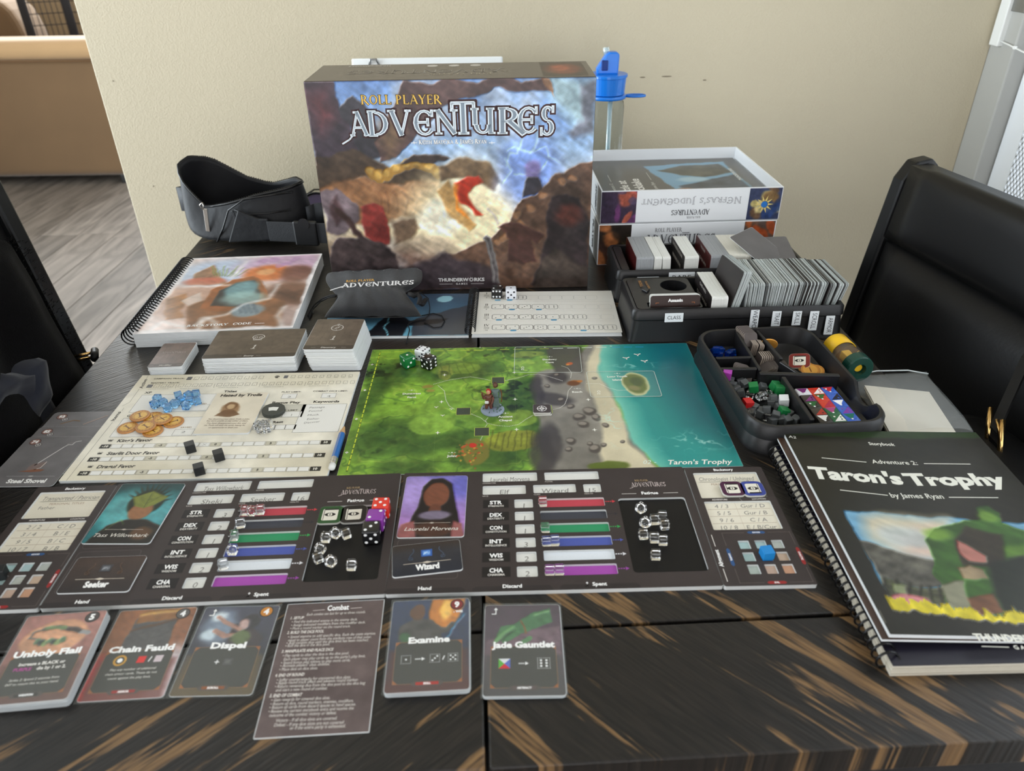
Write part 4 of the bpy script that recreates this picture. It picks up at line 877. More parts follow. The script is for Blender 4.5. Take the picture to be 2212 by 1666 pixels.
# ------------------------------------------------------------------ cards
def card_stack(t, w, h, top, n, r=.0028, jit=.0008, mm=None, seed=1):
    """loose cards under the top one, each turned a hair differently; edges show as thin layers"""
    q = random.Random(seed); th = top/n; b = MB()
    for k in range(n):
        m = Matrix.Translation((q.uniform(-jit, jit), q.uniform(-jit, jit), k*th)) @ Matrix.Rotation(q.uniform(-.006, .006)*min(1, jit*1000), 4, 'Z')
        b.prism(rrect(w, h, r, 2), 0, th*.80, m)
    return tag(b.build('card_stack', mm or m_paper, t), kind='stuff')
def die_icon(pr, x, y, s, n, col, lay=3):
    for k in range(24):
        a = k/24*4; i = int(a); f_ = a-i
        p = [(-s+2*s*f_, -s), (s, -s+2*s*f_), (s-2*s*f_, s), (-s, s-2*s*f_)][i]; pr.ell(x+p[0], y+p[1], s*.07, s*.07, col, lay, 5)
    for (px, py) in {1: [(0, 0)], 3: [(-.5, -.5), (0, 0), (.5, .5)], 5: [(-.5, -.5), (.5, .5), (-.5, .5), (.5, -.5), (0, 0)], 6: [(-.45, -.55), (-.45, 0), (-.45, .55), (.45, -.55), (.45, 0), (.45, .55)]}[n]: pr.ell(x+px*s, y+py*s, s*.2, s*.2, col, lay, 8)
def arrow(pr, x, y, L, col, lay=3):
    for k in range(3): pr.rect(x-L/2+k*L*.2, y-.0004, x-L/2+k*L*.2+L*.15, y+.0004, col, lay)
    pr.poly([(x+L*.15, y-.0014), (x+L*.5, y), (x+L*.15, y+.0014)], col, lay)
def hand_card(label, px, z, under, title, art, body, kind_word, kind_col, edge_col, corner=True, sleeve=True, group='hand cards below the player boards', sub=None, n=6):
    fr = Frame(px, z); t = thing('game_card', label, 'card', fr.loc(), fr.a, group)
    w, h = fr.w, fr.h; b = under
    if under > 0.0009: card_stack(t, w*.955, h*.962, under, n, seed=int(px[0][0]), mm=mat('hand_card_edges', (196, 202, 206), .5, var=.05))
    if sleeve: slab('sleeve', w, h, .0002, .0008, m_sleeve, t, z0=b+.0009)
    iw, ih = (w*.955, h*.962) if sleeve else (w, h)
    slab('card', iw, ih, .0004, .0026, m_paper, t, z0=b+.0003)
    A = iw/ih; pp = Paint(90, 124, A, edge_col, 7, .022); art(pp, A); pp.mottle(20, .08).brush(.35, .35, 14, 50)
    pp.poly([(A*.03, .585), (A*.97, .585), (A*.97, 1.02), (A*.03, 1.02)], edge_col, .05, .85)
    pp.build('artwork', t, iw-.0003, ih-.0003, b+.00072, .35, r=.0025)
    pr = Print(b+.00076); x0 = iw*.41; y0, y1 = -ih*.42, ih*.015
    pr.poly(rrect(x0*2, y1-y0, .002, 3, 0, (y0+y1)/2), (56, 54, 48), 1)
    if corner:
        for sx in (-1, 1):
            for yy, sy in ((y0, 1), (y1, -1)): pr.poly([(sx*x0, yy), (sx*(x0-.0038), yy), (sx*x0, yy+sy*.0038)], (156, 92, 44), 2)
        pr.line([(-x0, y0), (x0, y0), (x0, y1), (-x0, y1)], .0003, (150, 110, 70), 2, closed=True)
    pr.poly([(-.012, y0), (-.010, y0+.0022), (.010, y0+.0022), (.012, y0), (.010, y0-.0022), (-.010, y0-.0022)], (74, 66, 60), 3); pr.rect(-.0085, y0-.0013, .0085, y0+.0013, kind_col, 4)
    pr.text(kind_word, 0, y0-.0008, .0016, WHITE, 5, bold=.05); pr.text('game card', -iw*.40, -ih*.462, .0011, (170, 160, 150), 3, align='l') if False else None
    pr.text(title, 0, y1-.0012, .0054, WHITE, 4, bold=.045, w=min(iw*.8, len(title)*.0046)); body(pr, iw, ih)
    if sub: sub(pr, iw, ih)
    pr.build('lettering', t, .35); return t
def badge(num, col, extra=None):
    def f(pr, w, h):
        x, y = w*.34, h*.425; pr.ell(x, y, .0056, .0056, (40, 36, 34), 4); pr.ell(x, y, .0048, .0048, col, 5); pr.text(num, x, y-.0027, .0054, WHITE, 6, bold=.05)
        if extra: pr.text(extra, x+.001, y-.0085, .0022, WHITE, 6, bold=.04)
    return f
def upmark(f=None):
    def g(pr, w, h):
        x, y = -w*.39, h*.39; pr.line([(x-.001, y), (x+.0022, y), (x+.0022, y+.0045)], .0008, WHITE, 6); pr.poly([(x+.0006, y+.0042), (x+.0038, y+.0042), (x+.0022, y+.0066)], WHITE, 6)
        if f: f(pr, w, h)
    return g
def art_flail(p, A):
    p.grad([(0, (168, 116, 106)), (.6, (140, 96, 88)), (1, (104, 76, 66))]); p.blob(A*.48, .29, A*.40, .21, (204, 152, 118), .1, 1, -8); p.mottle(9, .12)
    p.stroke([(A*.30, .18), (A*.48, .16), (A*.66, .20), (A*.86, .26)], .05, (60, 48, 42)); p.stroke([(A*.32, .17), (A*.56, .17)], .045, (104, 124, 82)); p.stroke([(A*.30, .18), (A*.18, .22), (A*.16, .28), (A*.30, .31)], .018, (90, 84, 78))
    for k in range(7): p.blob(A*(.30+.05*k), .33+.012*(k % 3), .03, .035, [(86, 110, 80), (50, 60, 54), (130, 150, 100)][k % 3], .4)
    p.stroke([(A*.80, .245), (A*.88, .27)], .05, (150, 150, 150))
def art_fauld(p, A):
    p.grad([(0, (150, 90, 50)), (.55, (128, 78, 48)), (1, (150, 40, 36))]); p.grad([(0, (120, 80, 50)), (.5, (190, 126, 84)), (1, (120, 80, 60))], 0, .4)
    p.poly([(A*.26, .10), (A*.78, .06), (A*.82, .50), (A*.60, .56), (A*.30, .54), (A*.22, .40)], (76, 72, 72), .02, 1, .3, 3, 60); p.poly([(A*.28, .02), (A*.76, .0), (A*.79, .13), (A*.27, .17)], (140, 92, 46), .015); p.stroke([(A*.28, .06), (A*.77, .03)], .03, (196, 152, 84))
    p.stroke([(A*.24, .26), (A*.50, .20), (A*.80, .13)], .028, (84, 58, 42)); p.blob(A*.06, .85, .16, .3, (176, 36, 34), .6); p.blob(A*.96, .8, .16, .34, (214, 200, 206), .6)
def art_dispel(p, A):
    p.grad([(0, (66, 66, 84)), (.55, (50, 48, 58)), (1, (92, 76, 48))]); p.blob(A*.28, .25, .16, .2, (150, 170, 190), .8, .7); p.blob(A*.22, .12, .07, .06, (220, 232, 240), .7); p.blob(A*.18, .34, .07, .06, (210, 226, 236), .7)
    p.poly([(A*.42, .22), (A*.66, .20), (A*.92, .40), (A*.86, .56), (A*.50, .56)], (58, 48, 52), .03); p.blob(A*.68, .19, .085, .095, (44, 38, 44), .2); p.blob(A*.60, .22, .05, .07, (190, 160, 154), .3); p.stroke([(A*.60, .34), (A*.40, .36), (A*.24, .30)], .05, (168, 130, 116)); p.stroke([(A*.56, .28), (A*.34, .20), (A*.22, .12)], .045, (168, 130, 116)); p.blob(A*.62, .38, .09, .08, (92, 104, 66), .4)
def art_examine(p, A):
    p.grad([(0, (50, 62, 92)), (.55, (44, 50, 74)), (1, (84, 40, 34))]); p.poly([(A*.52, .0), (A*.98, .0), (A*.80, .34), (A*.46, .34)], (196, 124, 50), .04); p.blob(A*.70, .12, .05, .12, (250, 196, 96), .6); p.poly([(A*.10, .54), (A*.12, .30), (A*.30, .22), (A*.52, .24), (A*.66, .36), (A*.64, .54)], (74, 70, 68), .02, 1, .4, 9, 14)
    p.blob(A*.33, .15, .075, .10, (96, 66, 48), .2); p.stroke([(A*.55, .40), (A*.72, .36), (A*.80, .30)], .05, (70, 66, 62)); p.blob(A*.20, .44, .05, .06, (60, 96, 62), .5); 
    for k in range(5): p.stroke([(A*(.70+.05*k), .50-.07*k), (A*(.74+.05*k), .42-.06*k)], .012, (110, 190, 226), .006, .8)
def art_gaunt(p, A):
    p.grad([(0, (70, 54, 66)), (.5, (82, 66, 78)), (1, (60, 56, 56))]); p.poly([(A*.04, .42), (A*.60, .30), (A*.98, .26), (A*.98, .60), (0, .60)], (110, 88, 98), .02, 1, .15, 4, 10); p.stroke([(A*.52, .38), (A*.56, .60)], .008, (70, 56, 66))
    p.poly([(A*.62, .10), (A*.86, .04), (A*.90, .20), (A*.70, .28), (A*.44, .36), (A*.38, .24)], (64, 108, 70), .015); p.poly([(A*.40, .24), (A*.46, .36), (A*.24, .44), (A*.16, .36), (A*.20, .26)], (72, 118, 76), .015)
    for k in range(4): p.stroke([(A*(.36-.05*k), .27+.025*k), (A*(.22-.03*k), .37+.03*k)], .026, (112, 160, 104)); p.stroke([(A*(.40-.05*k), .30+.02*k), (A*(.30-.04*k), .37+.02*k)], .006, (38, 56, 40))
    p.stroke([(A*.48, .20), (A*.54, .34)], .02, (120, 84, 50)); p.stroke([(A*.58, .40), (A*.46, .46)], .05, (84, 130, 84)); p.stroke([(A*.66, .12), (A*.84, .07)], .02, (124, 170, 116))
def lines(ls, y, step, hgt, cols=None):
    def f(pr, w, h):
        for k, s in enumerate(ls): pr.text(s, 0, h*y-k*step, hgt, (226, 222, 214) if not cols else cols[k], 4, shear=.1)
    return f
def b_flail(pr, w, h):
    pr.text('Increase a BLACK or', 0, -h*.10, .0027, (236, 232, 226), 4, bold=.03); pr.text('PURPLE', -.0125, -h*.155, .0027, (168, 70, 140), 4, bold=.04); pr.text('die by 1 or 2.', .0085, -h*.155, .0027, (236, 232, 226), 4, bold=.03)
    for k, s in enumerate(('Strike 2: Spend 2 stamina from', 'INT to return this to your hand.')): pr.text(s, 0, -h*(.265+.045*k), .0020, (226, 222, 214), 4, shear=.15)
def b_fauld(pr, w, h):
    y = -h*.09; pr.ring(-.013, y, .0042, .0042, .0016, (196, 148, 62), 4); pr.poly([(-.013+.0022*math.cos(k*math.pi/3+.5), y+.0022*math.sin(k*math.pi/3+.5)) for k in range(6)], WHITE, 5)
    pr.poly([(.0, y-.003), (.006, y-.003), (.0066, y+.003), (.0006, y+.003)], (214, 52, 48), 4); pr.line([(.0092, y-.0022), (.0106, y+.0022)], .0007, WHITE, 4); pr.poly([(.013, y-.003), (.019, y-.003), (.0196, y+.003), (.0136, y+.003)], (204, 190, 196), 4)
    lines(('Play any number of additional', 'chain armor cards. These do not', 'count against the play limit.'), -.20, h*.045, .0020)(pr, w, h)
def b_dispel(pr, w, h):
    y = -h*.15; pr.rect(-.0062, y-.0004, -.0026, y+.0004, WHITE, 4); pr.rect(-.0048, y-.0018, -.004, y+.0018, WHITE, 4); pr.poly([(0, y-.003), (.0072, y-.003), (.0078, y+.0036), (.0006, y+.003)], (84, 84, 82), 4); pr.poly([(.0018, y-.0016), (.0055, y-.0016), (.006, y+.0018), (.002, y+.0018)], (104, 104, 102), 5)
def b_exam(pr, w, h):
    y = -h*.17; die_icon(pr, -w*.27, y, .0036, 1, WHITE); arrow(pr, -w*.10, y, .0075, WHITE); die_icon(pr, w*.08, y, .0036, 3, WHITE); pr.line([(w*.175, y-.0016), (w*.195, y+.0016)], .0007, WHITE, 4); die_icon(pr, w*.30, y, .0036, 5, WHITE)
def b_gaunt(pr, w, h):
    y = -h*.17; x = -w*.24; s = .0044
    for q, c in ((((-1, -1), (1, -1), (0, 0)), (206, 44, 60)), (((1, -1), (1, 1), (0, 0)), (92, 110, 190)), (((1, 1), (-1, 1), (0, 0)), (220, 222, 226)), (((-1, 1), (-1, -1), (0, 0)), (92, 172, 70))): pr.poly([(x+a*s, y+b*s) for a, b in q], c, 4)
    arrow(pr, 0, y, .0075, WHITE); die_icon(pr, w*.25, y, .0046, 6, WHITE)
hand_card('stacked sleeved weapon cards topped by Unholy Flail', [(60, 1330.6), (239.6, 1312), (146, 1514), (-62, 1533)], .0085, .0075, 'Unholy Flail', art_flail, b_flail, 'WEAPON', (58, 54, 50), (96, 66, 58), sub=badge('5', (70, 62, 60)), n=10)
hand_card('sleeved Chain Fauld armor card with a red border', [(260.6, 1316.6), (430, 1308), (358, 1511), (155, 1522)], .0008, 0, 'Chain Fauld', art_fauld, b_fauld, 'ARMOR', (150, 48, 44), (110, 60, 54), sub=badge('4', (96, 92, 90)))
hand_card('sleeved Dispel scroll card with a bronze border', [(442, 1308), (611, 1305), (546, 1507), (359, 1509)], .0012, .0004, 'Dispel', art_dispel, b_dispel, 'SCROLL', (134, 76, 40), (92, 76, 48), sub=upmark(badge('4', (196, 128, 42))), n=1)
hand_card('stacked sleeved skill cards topped by Examine', [(847.6, 1297.7), (1017, 1286), (1019, 1494), (821.6, 1502.7)], .006, .005, 'Examine', art_examine, b_exam, 'SKILL', (170, 50, 44), (78, 40, 36), sub=badge('9', (128, 40, 40), '- WIS'), n=7)
hand_card('stacked sleeved artifact cards topped by Jade Gauntlet', [(1046, 1304), (1212, 1302.5), (1228, 1504.4), (1036, 1512)], .0035, .0025, 'Jade Gauntlet', art_gaunt, b_gaunt, 'ARTIFACT', (92, 78, 76), (70, 66, 66), sub=upmark(), n=3)
# combat reference card
fr = Frame([(623, 1305.8), (831, 1294.4), (797.5, 1581), (545, 1598)], .0007)
t = thing('reference_card', 'tall grey brown Combat reference card full of small print', 'card', fr.loc(), fr.a)
slab('card', fr.w, fr.h, .0006, .0008, m_paper, t)
pp = Paint(60, 90, fr.w/fr.h, (98, 86, 85), 5); pp.mottle(5, .14).mottle(18, .08); pp.build('printed_face', t, fr.w-.0008, fr.h-.0008, .00062, .4)
pr = Print(.00066); k6 = crop(fr, 540, 1270, 3.072)
pr.t2('Combat', k6(512, 152), k6(655, 144), .0052, WHITE, bold=.03); pr.line([k6(420, 152), k6(495, 146)], .0005, (210, 200, 196)); pr.line([k6(668, 137), k6(742, 131)], .0005, (210, 200, 196))
pr.t2('Each combat can last for up to three rounds.', k6(375, 186), k6(765, 168), .0026, (226, 220, 214), shear=.2)
CT = [('1. SETUP', 268, 210, 355), ('\u2022 Find the indicated enemy in the enemy deck.', 275, 235, 712), ('\u2022 Assign indicated modifiers from the modifier deck.', 270, 257, 765), ('\u2022 Place a round marker on the round track.', 265, 279, 665), ('2. BUILD THE DICE POOL', 245, 307, 488), ('\u2022 Spend stamina to add specific dice. Each die costs stamina', 250, 335, 830), ('equal to player count from the attribute row of that color.', 252, 357, 805), ('\u2022 Add random dice until the dice limit has been reached.', 240, 377, 785), ('\u2022 Roll the dice in the dice pool.', 232, 395, 528), ('3. MANIPULATE AND PLACE DICE', 208, 432, 550), ('\u2022 Play cards to alter the dice in the dice pool.', 215, 460, 655), ('Each player may play cards up to the party\'s play limit.', 222, 484, 765), ('\u2022 Spend bonus play tokens to play more cards.', 203, 508, 665), ('\u2022 Activate players\' class abilities.', 198, 528, 528), ('\u2022 Place dice on dice slots.', 192, 552, 448), ('4. END OF ROUND', 165, 592, 358), ('\u2022 Suffer counterattacks for uncovered dice slots.', 175, 622, 668), ('\u2022 Apply round track effect and advance round marker.', 170, 642, 718), ('\u2022 Return remaining dice from the dice pool to the dice bag', 163, 666, 762), ('and start a new round of combat.', 168, 690, 512), ('5. END OF COMBAT', 128, 728, 342), ('\u2022 Gain rewards for covered dice slots.', 138, 756, 530), ('\u2022 Return all dice, round markers, enemies, modifiers.', 133, 782, 686), ('\u2022 Return all cards from discard spaces to hand spaces.', 126, 806, 700), ('\u2022 Review the current storybook entry and resolve the', 120, 832, 686), ('outcome of the combat: victory or defeat.', 126, 858, 572), ('Victory \u2192 If all dice slots are covered.', 168, 892, 576), ('Defeat \u2192 If any dice slots are not covered', 158, 922, 618), ('or if the entire party is exhausted.', 262, 942, 632)]
for s, x0, y, x1 in CT: pr.t2(s.replace('\u2192', '-'), k6(x0, y), k6(x1, y-(x1-x0)*.042), .0026, (238, 232, 226) if s[0].isdigit() else (224, 218, 212), bold=.02 if s[0].isdigit() else .0, shear=.12)
pr.build('lettering', t, .4)
# ------------------------------------------------------------------ portrait and class cards on the boards
def art_mask(p, A):
    p.grad([(0, (20, 60, 62)), (.5, (46, 128, 132)), (1, (40, 110, 118))]); p.blob(A*.25, .45, .2, .3, (120, 200, 204), .8, .7); p.blob(A*.85, .5, .15, .3, (110, 190, 200), .8, .6); p.mottle(8, .2)
    for k in range(11):
        a = math.radians(200+k*14); p.poly([(A*.55+.13*math.cos(a), .36+.16*math.sin(a)), (A*.55+.30*math.cos(a+.1), .36+.40*math.sin(a+.1)), (A*.55+.13*math.cos(a+.32), .36+.16*math.sin(a+.32))], (20, 34, 22), .01)
    p.blob(A*.56, .33, .20, .22, (24, 36, 22), .15); p.blob(A*.56, .48, .13, .16, (150, 104, 70), .2); p.poly([(A*.30, .24), (A*.56, .14), (A*.86, .24), (A*.72, .38), (A*.58, .44), (A*.42, .40)], (120, 128, 54), .025); p.stroke([(A*.57, .17), (A*.58, .42)], .008, (58, 64, 26))
    for s in (-1, 1): p.stroke([(A*.575, .36), (A*(.575+.13*s), .25)], .005, (62, 70, 28)); p.stroke([(A*.57, .30), (A*(.57+.16*s), .23)], .004, (62, 70, 28))
    p.poly([(A*.05, 1), (A*.20, .72), (A*.42, .62), (A*.72, .62), (A*1.0, .72), (A, 1)], (34, 30, 24), .03, 1, .3, 2, 12); p.blob(A*.78, .84, .12, .10, (92, 66, 44), .5)
    p.stroke([(A*.20, .80), (A*.36, .62), (A*.44, .70)], .006, (120, 160, 70))
def art_elf(p, A):
    p.grad([(0, (126, 120, 196)), (.4, (150, 130, 206)), (.8, (176, 132, 196)), (1, (110, 70, 90))]); p.blob(A*.15, .25, .2, .3, (186, 160, 224), .8, .7); p.blob(A*.9, .2, .12, .2, (90, 96, 190), .8, .6); p.mottle(6, .1)
    p.poly([(A*.28, .18), (A*.42, .05), (A*.60, .04), (A*.76, .14), (A*.82, .45), (A*.92, .78), (A*.84, 1), (A*.18, 1), (A*.14, .80), (A*.26, .50)], (26, 20, 24), .02); p.blob(A*.52, .33, .145, .21, (120, 72, 54), .12); p.blob(A*.52, .58, .07, .10, (104, 62, 48), .2)
    p.blob(A*.52, .66, .17, .07, (122, 112, 134), .3); p.blob(A*.52, .88, .22, .12, (74, 48, 40), .4); p.poly([(0, 1), (A*.04, .80), (A*.22, .74), (A*.28, 1)], (150, 92, 92), .03); p.poly([(A, 1), (A*.96, .80), (A*.82, .76), (A*.80, 1)], (150, 92, 92), .03)
def board_card(label, px, z, paint, pfun, name='portrait_card', nx=84, ny=110, th=.0012):
    fr = Frame(px, z); t = thing(name, label, 'card', fr.loc(.0044), fr.a)
    slab('card', fr.w, fr.h, th, .003, m_paper, t); A = fr.w/fr.h; pp = Paint(nx, ny, A, (50, 44, 44), 4, .012); paint(pp, A); pp.brush(.25, .3, 14, 50); pp.build('artwork', t, fr.w-.0003, fr.h-.0003, th+.00003, .28, .2, r=.0029)
    pr = Print(th+.00007); pfun(pr, fr.w, fr.h); pr.build('lettering', t, .3); return t
def sig(s):
    def f(pr, w, h):
        pr.text(s, 0, -h*.40, .0046, (236, 232, 224), 3, w=w*.80, shear=.35, bold=.0); pr.line([(-w*.28, -h*.285), (w*.28, -h*.285)], .0003, (220, 210, 200), 3); pr.poly([(-.003, -h*.285), (0, -h*.285+.001), (.003, -h*.285), (0, -h*.285-.001)], (220, 210, 200), 3)
    return f
board_card('portrait card of a green leaf masked figure on teal', [(263, 1044.5), (404, 1045.5), (320, 1175), (177, 1174.5)], .0055, art_mask, sig('Tass Willowbark'))
board_card('portrait card of a dark haired figure on a violet sky', [(877.6, 1028.7), (1010, 1028.7), (1003, 1160), (857.6, 1162)], .0055, art_elf, sig('Laurelai Morvena'))
def cls(nm, gem, orn):
    def f(pr, w, h):
        pr.text(nm, 0, -h*.36, .0064, WHITE, 3, bold=.05, w=w*.34); pr.line([(-w*.34, -h*.14), (w*.34, -h*.14)], .0006, (196, 186, 172), 3); pr.poly([(-.005, -h*.14), (0, -h*.14+.0014), (.005, -h*.14), (0, -h*.14-.0014)], (206, 196, 182), 4)
        y = h*.16; pr.poly([(-.0048, y-.0042), (.0048, y-.0042), (.0052, y+.0042), (-.0048, y+.0042)], gem[0], 3); pr.poly([(-.0034, y-.0028), (.0034, y-.0028), (.003, y+.003), (-.0034, y+.0026)], gem[1], 4)
        for k in range(5): pr.poly([(-.003+k*.0014, y-.002+(k % 3)*.0014), (-.001+k*.001, y-.001), (-.0016+k*.0012, y+.002)], gem[2], 5)
        for s in (-1, 1):
            pts = [(s*(.0125+.0032*math.sin(a*.9)*(1-a/9)), y-.007+a*.0022) for a in range(7)]; pr.line(pts, .0008, orn, 3); pr.ring(s*.0142, y-.0055, .0018, .0018, .0006, orn, 3, 12)
    return f
board_card('dark brown Seeker class card below the masked portrait card', [(168, 1205), (318, 1200), (277, 1281), (122.8, 1280)], .0055, lambda p, A: p.grad([(0, (70, 54, 46)), (1, (44, 38, 38))]).mottle(4, .1), cls('Seeker', ((66, 66, 70), (96, 98, 104), (160, 164, 170)), (96, 76, 62)), 'class_card', 40, 30)
board_card('dark blue grey Wizard class card below the violet portrait card', [(846, 1181), (993, 1165), (1000, 1231.5), (848, 1248)], .0058, lambda p, A: p.grad([(0, (56, 46, 42)), (.3, (50, 50, 56)), (1, (38, 42, 54))]).mottle(4, .1), cls('Wizard', ((56, 96, 170), (96, 150, 220), (190, 220, 250)), (72, 84, 104)), 'class_card', 40, 30, .0014)
# ------------------------------------------------------------------ fanned grey item cards
fA = Frame([(66, 943), (200.5, 944), (115.5, 1048.6), (-44, 1055)], .0016)
gi = 'grey item cards beside the party sheet'
for k, (num, lab, du, dv, dz) in enumerate((('93', 'grey item card numbered 93 peeking out behind card 85', 58, -55, 0), ('85', 'grey item card numbered 85 between cards 93 and 74', 25, -22.5, .0005), ('74', 'grey Steel Shovel item card numbered 74 lying uppermost', 0, 0, .001))):
    q = P(66+du, 943+dv, .0016)-P(66, 943, .0016); t = thing('item_card', lab, 'card', (fA.c[0]+q[0], fA.c[1]+q[1], TZ+.0002+dz), fA.a+(0.012 if k == 0 else 0), gi)
    slab('card', fA.w, fA.h, .0004, .004, m_paper, t); pp = Paint(40, 54, fA.w/fA.h, (118, 116, 118), 6+k); pp.mottle(5, .10); pp.build('printed_face', t, fA.w-.0002, fA.h-.0002, .00042, .35, .15, r=.0038)
    pr = Print(.00046); w, h = fA.w, fA.h; x, y = -w*.33, h*.39
    pr.ell(x, y, .0062, .0058, (86, 70, 68), 1); pr.ell(x, y, .0052, .0048, (148, 114, 106), 2); pr.text(num, x, y-.0024, .0048, WHITE, 3, bold=.05); pr.ell(x+.0062, y-.0058, .0040, .0036, (96, 92, 92), 2); pr.ring(x+.0062, y-.0058, .0028, .0026, .0007, (206, 204, 204), 3, 10); pr.ell(x+.0062, y-.0058, .0014, .0010, (206, 204, 204), 3, 8)
    if k == 2:
        S = lambda u, v: crop(fA, 0, 820, 6.408)(u, v)
        pr.line([S(480, 1190), S(890, 935)], .0012, (214, 212, 212), 2); pr.line([S(900, 930), S(945, 905), S(1000, 905), S(1050, 865), S(1130, 852)], .0012, (204, 202, 202), 2); pr.line([S(930, 900), S(960, 885), S(1050, 868)], .0007, (150, 146, 146), 2)
        pr.poly([S(350, 1265), S(395, 1215), S(460, 1170), S(520, 1165), S(600, 1145), S(660, 1135), S(630, 1180), S(560, 1230), S(490, 1260)], (132, 116, 112), 2); pr.line([S(470, 1250), S(560, 1225), S(650, 1140)], .0008, (216, 212, 210), 3); pr.poly([S(240, 1275), S(380, 1260), S(500, 1240), S(620, 1250), S(560, 1275), S(420, 1285)], (140, 98, 80), 3)
        pr.line([S(90, 1342), S(755, 1340)], .0004, (180, 178, 178), 2); pr.ell(*S(425, 1341), .003, .001, (190, 188, 188), 3, 8)
        pr.t2('Steel Shovel', S(75, 1436), S(615, 1430), .0062, WHITE, bold=.04)
    if k == 0:
        pr.line([(w*.12, h*.20), (w*.40, h*.40)], .0014, (162, 140, 128), 2); pr.line([(-w*.25, h*.22), (-w*.08, h*.30), (w*.02, h*.28)], .0014, (132, 104, 72), 2)
    pr.build('lettering', t, .35)
# title card resting on the party sheet
fr = Frame([(120+1130/3.253, 780+228/3.253), (120+1508/3.253, 780+216/3.253), (120+1350/3.253, 780+508/3.253), (120+968/3.253, 780+510/3.253)], .0056)
t = thing('title_card', 'cream Hated by Trolls title card on the party sheet', 'card', fr.loc(.0034), fr.a)
card_stack(t, fr.w, fr.h, .0016, 4, .003, .0003, seed=3); slab('card', fr.w, fr.h, .0004, .003, m_paper, t, z0=.0017)
pp = Paint(70, 84, fr.w/fr.h, (230, 222, 204), 8); pp.mottle(4, .06); A = fr.w/fr.h
pp.blob(A*.42, .42, .13, .15, (150, 112, 74), .35, .9); pp.poly([(A*.20, .58), (A*.32, .44), (A*.52, .44), (A*.66, .56), (A*.50, .62)], (112, 78, 46), .03, .9); pp.blob(A*.42, .34, .09, .10, (120, 84, 50), .3, .9); pp.blob(A*.42, .36, .055, .06, (206, 176, 136), .4, .9)
pp.build('artwork', t, fr.w-.0002, fr.h-.0002, .00212, .45, r=.0029)
pr = Print(.00216); k7 = crop(fr, 120, 780, 3.253); pr.t2('Hated by Trolls', k7(1156, 251), k7(1448, 245), .0052, (48, 44, 40), bold=.04, shear=.1)
for s, x0, x1, y in (('You discovered two Giant Trolls in Jolev,', 1068, 1362, 412), ('but were unable to slay either of them.', 1060, 1350, 425), ('You have disappeared your kin, and', 1057, 1335, 441), ('the Trolls still walk the earth, hoping for', 1040, 1330, 456), ('an opportunity to finish you.', 1072, 1280, 472)): pr.t2(s, k7(x0, y), k7(x1, y), .0024, (92, 66, 46), shear=.3)
pr.build('lettering', t, .45)
# ------------------------------------------------------------------ cubes, dice, coins and tokens
m_clear = mat('clear_acrylic', (250, 252, 255), 0.02, trans=1.0, ior=1.49, var=0)
m_blueac = mat('blue_acrylic', (160, 212, 255), 0.03, trans=0.95, ior=1.42, var=0)
def cube_mesh(s, bev, m, seg=2):
    bm = bmesh.new(); bmesh.ops.create_cube(bm, size=s); bmesh.ops.bevel(bm, geom=bm.edges[:], offset=bev, segments=seg, profile=.5, affect='EDGES')
    me = bpy.data.meshes.new('cube_piece'); bm.to_mesh(me); bm.free(); me.materials.append(m)
    for p in me.polygons: p.use_smooth = seg > 2
    return me
me_clear = cube_mesh(.0082, .0011, m_clear); me_blue = cube_mesh(.0085, .0010, m_blueac)
def put(name, me, label, cat, u, v, z, half, group=None, rot=None, tilt=0.0):
    """piece whose centre is seen at pixel u, v, resting at height z"""
    q = P(u, v, z+half); o = bpy.data.objects.new(name, me); COL.objects.link(o); o.location = (q[0], q[1], TZ+z+half+tilt*half*.4)
    o.rotation_euler = (tilt*rnd.uniform(-.4, .4), tilt*rnd.uniform(-.4, .4), rot if rot is not None else rnd.uniform(-.3, .3)); return tag(o, label, cat, group)
WZ = .00205
for s, pts in (('red Strength', ((645, 455), (722, 460), (803, 448))), ('black Dexterity', ((615, 575),)), ('green Constitution', ((550, 695),)), ('blue Intelligence', ((540, 830),)), ('white Wisdom', ((450, 970),))):
    for k, (x, y) in enumerate(pts): put('acrylic_cube', me_clear, 'clear acrylic cube on the %s bar of the Seeker board' % s, 'cube', 380+x/4.424, 1000+y/4.424, WZ, .0041, 'clear cubes on the Seeker board bars')
for (x, y) in ((1432, 710), (1525, 670), (1625, 675), (1378, 820), (1357, 905), (1480, 940), (1677, 975)): put('acrylic_cube', me_clear, "clear acrylic cube in the black fatigue well of the Seeker board", 'cube', 380+x/4.424, 1000+y/4.424, WZ, .0041, 'clear cubes in the Seeker fatigue well', rot=rnd.uniform(-.6, .6))
for s, pts in (('red Strength', ((1497, 355),)), ('green Constitution', ((1520, 600),)), ('blue Intelligence', ((1530, 725), (1610, 715))), ('purple Charisma', ((1560, 990), (1650, 985)))):
    for (x, y) in pts: put('acrylic_cube', me_clear, 'clear acrylic cube on the %s bar of the Wizard board' % s, 'cube', 820+x/4.254, 1000+y/4.254, WZ, .0041, 'clear cubes on the Wizard board bars', rot=rnd.uniform(-.08, .08))
for (x, y) in ((390, 540), (433, 685), (525, 655), (600, 620), (625, 705), (413, 800), (522, 835), (607, 860), (535, 1005)): put('acrylic_cube', me_clear, "clear acrylic cube in the black fatigue well of the Wizard board", 'cube', 1300+x/4.608, 980+y/4.608, WZ, .0041, 'clear cubes in the Wizard fatigue well', rot=rnd.uniform(-.15, .15) if x not in (390, 433) else .6)
